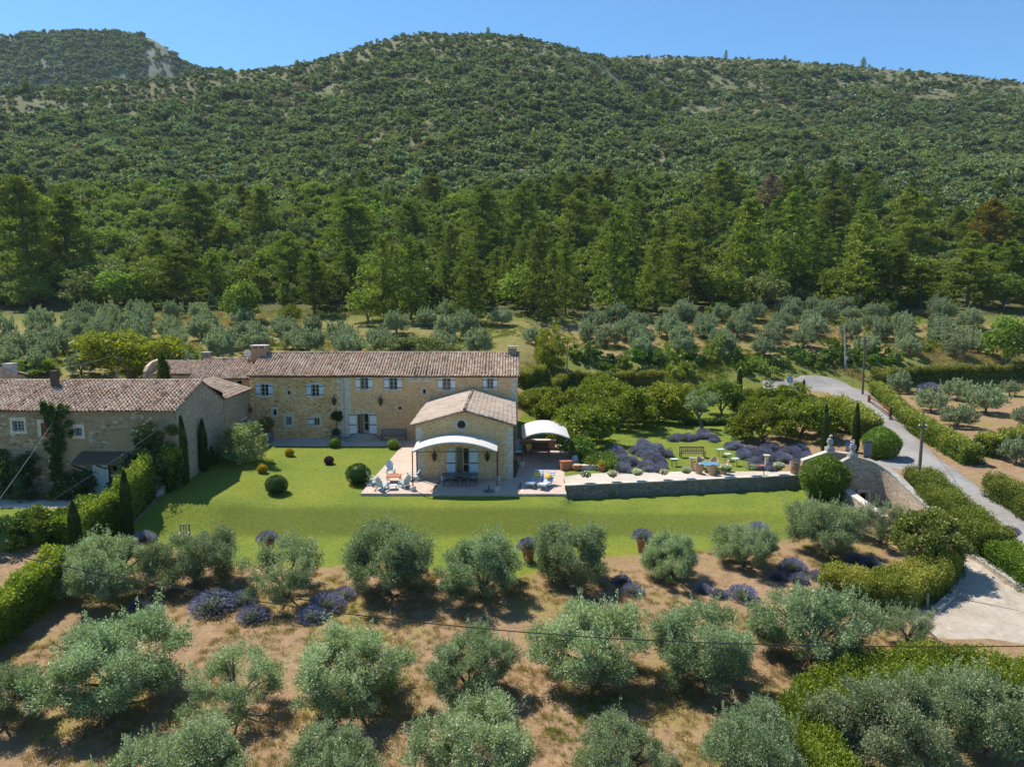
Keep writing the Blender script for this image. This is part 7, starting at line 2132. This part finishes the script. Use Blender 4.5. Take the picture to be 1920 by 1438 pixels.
def densify(P, n=4):
    return [P[i].lerp(P[i + 1], k / n) for i in range(len(P) - 1) for k in range(n)] + [P[-1]]
low_wall('low grey stone wall between the gravel drive and the thick hedge', densify(gpl((1742, 985), (1790, 1025), (1850, 1065), (1935, 1120))), .32, .5, 'stone_ruin')
low_wall('curved low stone kerb at the foot of the golden hedge by the gravel', densify(gpl((1756, 1148), (1783, 1122), (1796, 1088), (1796, 1062))), .22, .4, 'lime', 'stone_kerb')
p = gp(1738, 1142); o = thing('wooden_post', 'short grey wooden post at the gravel edge under the golden hedge', 'post', p); mb = MB(); mb.tube([(0, 0, -.2), (0, 0, .95)], .07, 8); mb.build('post', M['wood_grey'], o); mb = MB(); mb.lathe([(.075, .951), (.06, .99), (.01, 1.0)], n=8); mb.build('top', M['concrete'], o)
p = gp(1793, 1090); o = thing('iron_stake', 'thin dark stake at the end of the curved kerb', 'post', p); mb = MB(); mb.tube([(0, 0, -.2), (0, 0, .9)], .035, 6); mb.build('stake', M['iron'], o)
# rusty barrier at the road corner
a, b = gp(1629, 757), gp(1668, 790)
o = thing('rusty_barrier', 'rusty brown barrier rail between two posts at the road corner', 'barrier', a)
d = b - a
for q, h in ((Vector((0, 0, 0)), 1.15), (d, 1.75)): mb = MB(); mb.box(q.x - .14, q.x + .14, q.y - .14, q.y + .14, q.z - .3, q.z + h); mb.build('post', M['rust'], o)
mb = MB(); mb.bar(Vector((0, 0, .95)), d + Vector((0, 0, 1.45)), .10, .16); mb.build('rail', M['rust'], o)
mb = MB(); mb.bar(Vector((0, 0, .45)), d + Vector((0, 0, .85)), .08, .10); mb.build('rail', M['rust'], o)
mb = MB(); mb.box(d.x - .2, d.x + .2, d.y - .2, d.y + .2, d.z - .4, d.z + .55); mb.build('stone_foot', M['lime'], o)
# round blue sign seen at the road
p = gp(1480, 729); s = px_scale(p); o = thing('road_sign', 'round blue road sign standing by the road above the garden hedge', 'road sign', p)
zc = (729 - 712) * s
mb = MB(); mb.tube([(0, 0, -.2), (0, 0, zc + .5)], .04, 6); mb.build('pole', M['concrete'], o)
mb = MB(); n = 22; V = [(cos(2 * pi * k / n) * .46, y, zc + sin(2 * pi * k / n) * .46) for y in (-.10, -.06) for k in range(n)]; mb.add(V, [tuple(range(n))[::-1], tuple(range(n, 2 * n))] + [(k, (k + 1) % n, n + (k + 1) % n, n + k) for k in range(n)]); dsc = mb.build('disc', M['gate_blue'], o)
mb = MB(); mb.box(-.05, .05, -.112, -.102, zc - .25, zc + .25); mb.add([(-.18, -.107, zc - .05), (.18, -.107, zc - .05), (0, -.107, zc - .34)], [(0, 1, 2)]); mb.build('arrow', M['white_metal'], dsc)
mb = MB(); mb.box(-.26, .26, -.1, -.06, zc + .5, zc + .72); mb.build('plate', M['gate_blue'], o)
# poles
def pole(px, py, pxt, pyt, rad, mat, lab, arm=None):
    p = gp(px, py); t_ = on_y(pxt, pyt, p.y); o = thing('utility_pole', lab, 'utility pole', p)
    mb = MB(); top = t_ - p; mb.tube([(0, 0, -.5), tuple(top * .5), tuple(top)], [rad * 1.25, rad * 1.05, rad * .8], 9); mb.build('pole', M[mat], o)
    mb = MB(); mb.lathe([(rad * .85, 0), (rad * .85, .03), (rad * .3, .1)], tuple(top), 9); mb.build('cap', M['iron'], o)
    if arm:
        mb = MB(); mb.box(top.x - .35, top.x + .35, -.05, .05, top.z - .5, top.z - .4); mb.build('crossarm', M['iron'], o)
        mb = MB()
        for x in (-.3, .3): mb.lathe([(.05, -.399), (.06, -.33), (.03, -.25)], (top.x + x, 0, top.z), 8)
        mb.build('insulators', M['white_metal'], o)
    return t_
pt1 = pole(1720, 932, 1731, 790, .13, 'wood_pole', 'tall brown wooden pole beside the lane and the ruined wall', True)
pt2 = pole(1617, 742, 1622, 632, .13, 'wood_pole', 'brown wooden pole at the road corner in front of the pines', True)
pt3 = pole(1586, 692, 1583, 609, .12, 'concrete', 'grey metal pole with a box on the bank left of the wooden pole')
pt4 = pole(219, 716, 220, 662, .11, 'concrete', 'grey pole rising behind the barn roof in front of the feathery tree')
pt5 = pole(1063, 702, 1064, 640, .11, 'concrete', 'grey pole right of the long roof among the olives')
p = gp(1586, 692)
thing_mb('meter_box', 'small grey box fixed to the grey metal pole on the bank', 'box', p + Vector((-.02, -.2, 1.5)), 0, [('box', B((-.18, .18, -.12, .05, 0, .6)), 'concrete'), ('lid', B((-.2, .2, -.14, .06, .601, .65)), 'iron')])
# cables
def cable(lab, pts, rad, mat='wire', name='overhead_cable'):
    mb = MB(); mb.tube(pts, rad, 5); tag(mb.build(name, M[mat]), lab, 'cable')
def sag(a, b, s, n=24):
    return [a.lerp(b, k / n) - Vector((0, 0, s * 4 * (k / n) * (1 - k / n))) for k in range(n + 1)]
CW = [(-500, 870), (-250, 970), (0, 1036), (150, 1068), (300, 1096), (470, 1125), (640, 1149), (800, 1168), (960, 1183), (1120, 1195), (1280, 1203), (1440, 1208), (1600, 1211), (1760, 1212), (1920, 1211), (2150, 1204), (2500, 1185)]
cable('long twisted overhead cable sagging across the front olive grove', [on_y(a, b, 26.0) for a, b in CW], .021)
cable('thin wire crossing in front of the barn from the left edge to its corner', sag(on_y(-60, 1030, 48), on_y(328, 782, 59.0), .35), .014, 'wire_pale', 'thin_wire')
cable('thin wire rising over the barn front at the left edge', sag(on_y(-20, 962, 50), on_y(104, 784, 59.1), .1), .014, 'wire_pale', 'thin_wire')
cable('wire between the two wooden poles along the lane', sag(pt1, pt2, .9), .016, 'wire', 'thin_wire')
cable('wire from the pole behind the barn to the barn chimney', sag(pt4, on_y(104, 690, 63.4), .3), .014, 'wire_pale', 'thin_wire')
cable('wire from the grey pole behind the long roof to the house gable', sag(pt5, Vector((.6, 80, 8.2)), .2), .014, 'wire', 'thin_wire')

# ---------------------------------------------------------------- grass tufts of the grove and weeds
gm = []
for i in range(4):
    v = Veg(880 + i); r = np.random.RandomState(890 + i); n = 46
    C = np.stack([r.normal(size=n) * .13, r.normal(size=n) * .13, r.uniform(.03, .14, n)], 1)
    v.leaves(C, np.stack([r.normal(size=n) * .5, r.normal(size=n) * .5, np.ones(n)], 1), .24 * r.uniform(.6, 1.2, n), .022, .5 + r.normal(size=n) * .3)
    gm.append(v.mesh('grass_tuft', [M['grass_dry'] if i < 2 else M['grass_green']]))
n = 11000
x, y = rn.uniform(-32, 40, n), 24 + 26 * rn.uniform(0, 1, n) ** 1.2
inl = inpoly(x, y, lawn_poly); grav = (x > 24) & (y > 33)
nz = wob(x, y, 2.3)
ok = (~inl) & (~grav) & (nz > -.25)
x, y, nz = x[ok], y[ok], nz[ok]; s = rn.uniform(.5, 1.2, len(x))
idx = np.where(nz + rn.normal(size=len(x)) * .25 > .8, 2 + rn.randint(0, 2, len(x)), rn.randint(0, 2, len(x)))
o = scatter('dry_grass', np.stack([x, y, terrain(x, y)], 1), np.stack([s, s, s * .9], 1), rn.uniform(0, 6.28, len(x)), idx, gm)
o['label'] = 'dry tufted grass over the soil of the front olive grove'; o['category'] = 'grass'
xs2 = np.concatenate([rn.uniform(-70, 90, 9000), rn.uniform(2, 90, 4000)]); ys2 = np.concatenate([rn.uniform(93, 150, 9000), rn.uniform(104, 118, 4000)])
lx, ly = np.array([q.x for q in lane]), np.array([q.y for q in lane])
dl_ = np.min([np.hypot(xs2 - (lx[k] + (lx[k + 1] - lx[k]) * f), ys2 - (ly[k] + (ly[k + 1] - ly[k]) * f)) for k in range(len(lx) - 1) for f in np.linspace(0, 1, 8)], axis=0)
ok = (wob(xs2, ys2, 5) > -.1) & ~((ys2 < 106) & (xs2 > 30)) & (dl_ > 5.5)
x, y = xs2[ok], ys2[ok]; s = rn.uniform(1.2, 2.6, len(x))
o = scatter('meadow_grass', np.stack([x, y, terrain(x, y)], 1), np.stack([s, s, s * .9], 1), rn.uniform(0, 6.28, len(x)), np.where(wob(x, y, 9) > .1, 2 + rn.randint(0, 2, len(x)), rn.randint(0, 2, len(x))), gm)
o['label'] = 'long meadow grass and weeds between the far olive groves'; o['category'] = 'grass'

# ---------------------------------------------------------------- air
mb = MB(); mb.box(-1400, 1400, -60, 1080, -62, 420)
t = NT('thin_air')
pv = t.n('VolumePrincipled')
pv.inputs['Color'].default_value = (.66, .82, 1.0, 1)
pv.inputs['Density'].default_value = .00007
pv.inputs['Anisotropy'].default_value = .2
t.t.links.new(pv.outputs[0], t.out.inputs['Volume'])
hz = mb.build('haze', t.m)
hz['kind'] = 'stuff'
cy.volume_bounces = 0
cy.volume_step_rate = 10
cy.volume_max_steps = 32
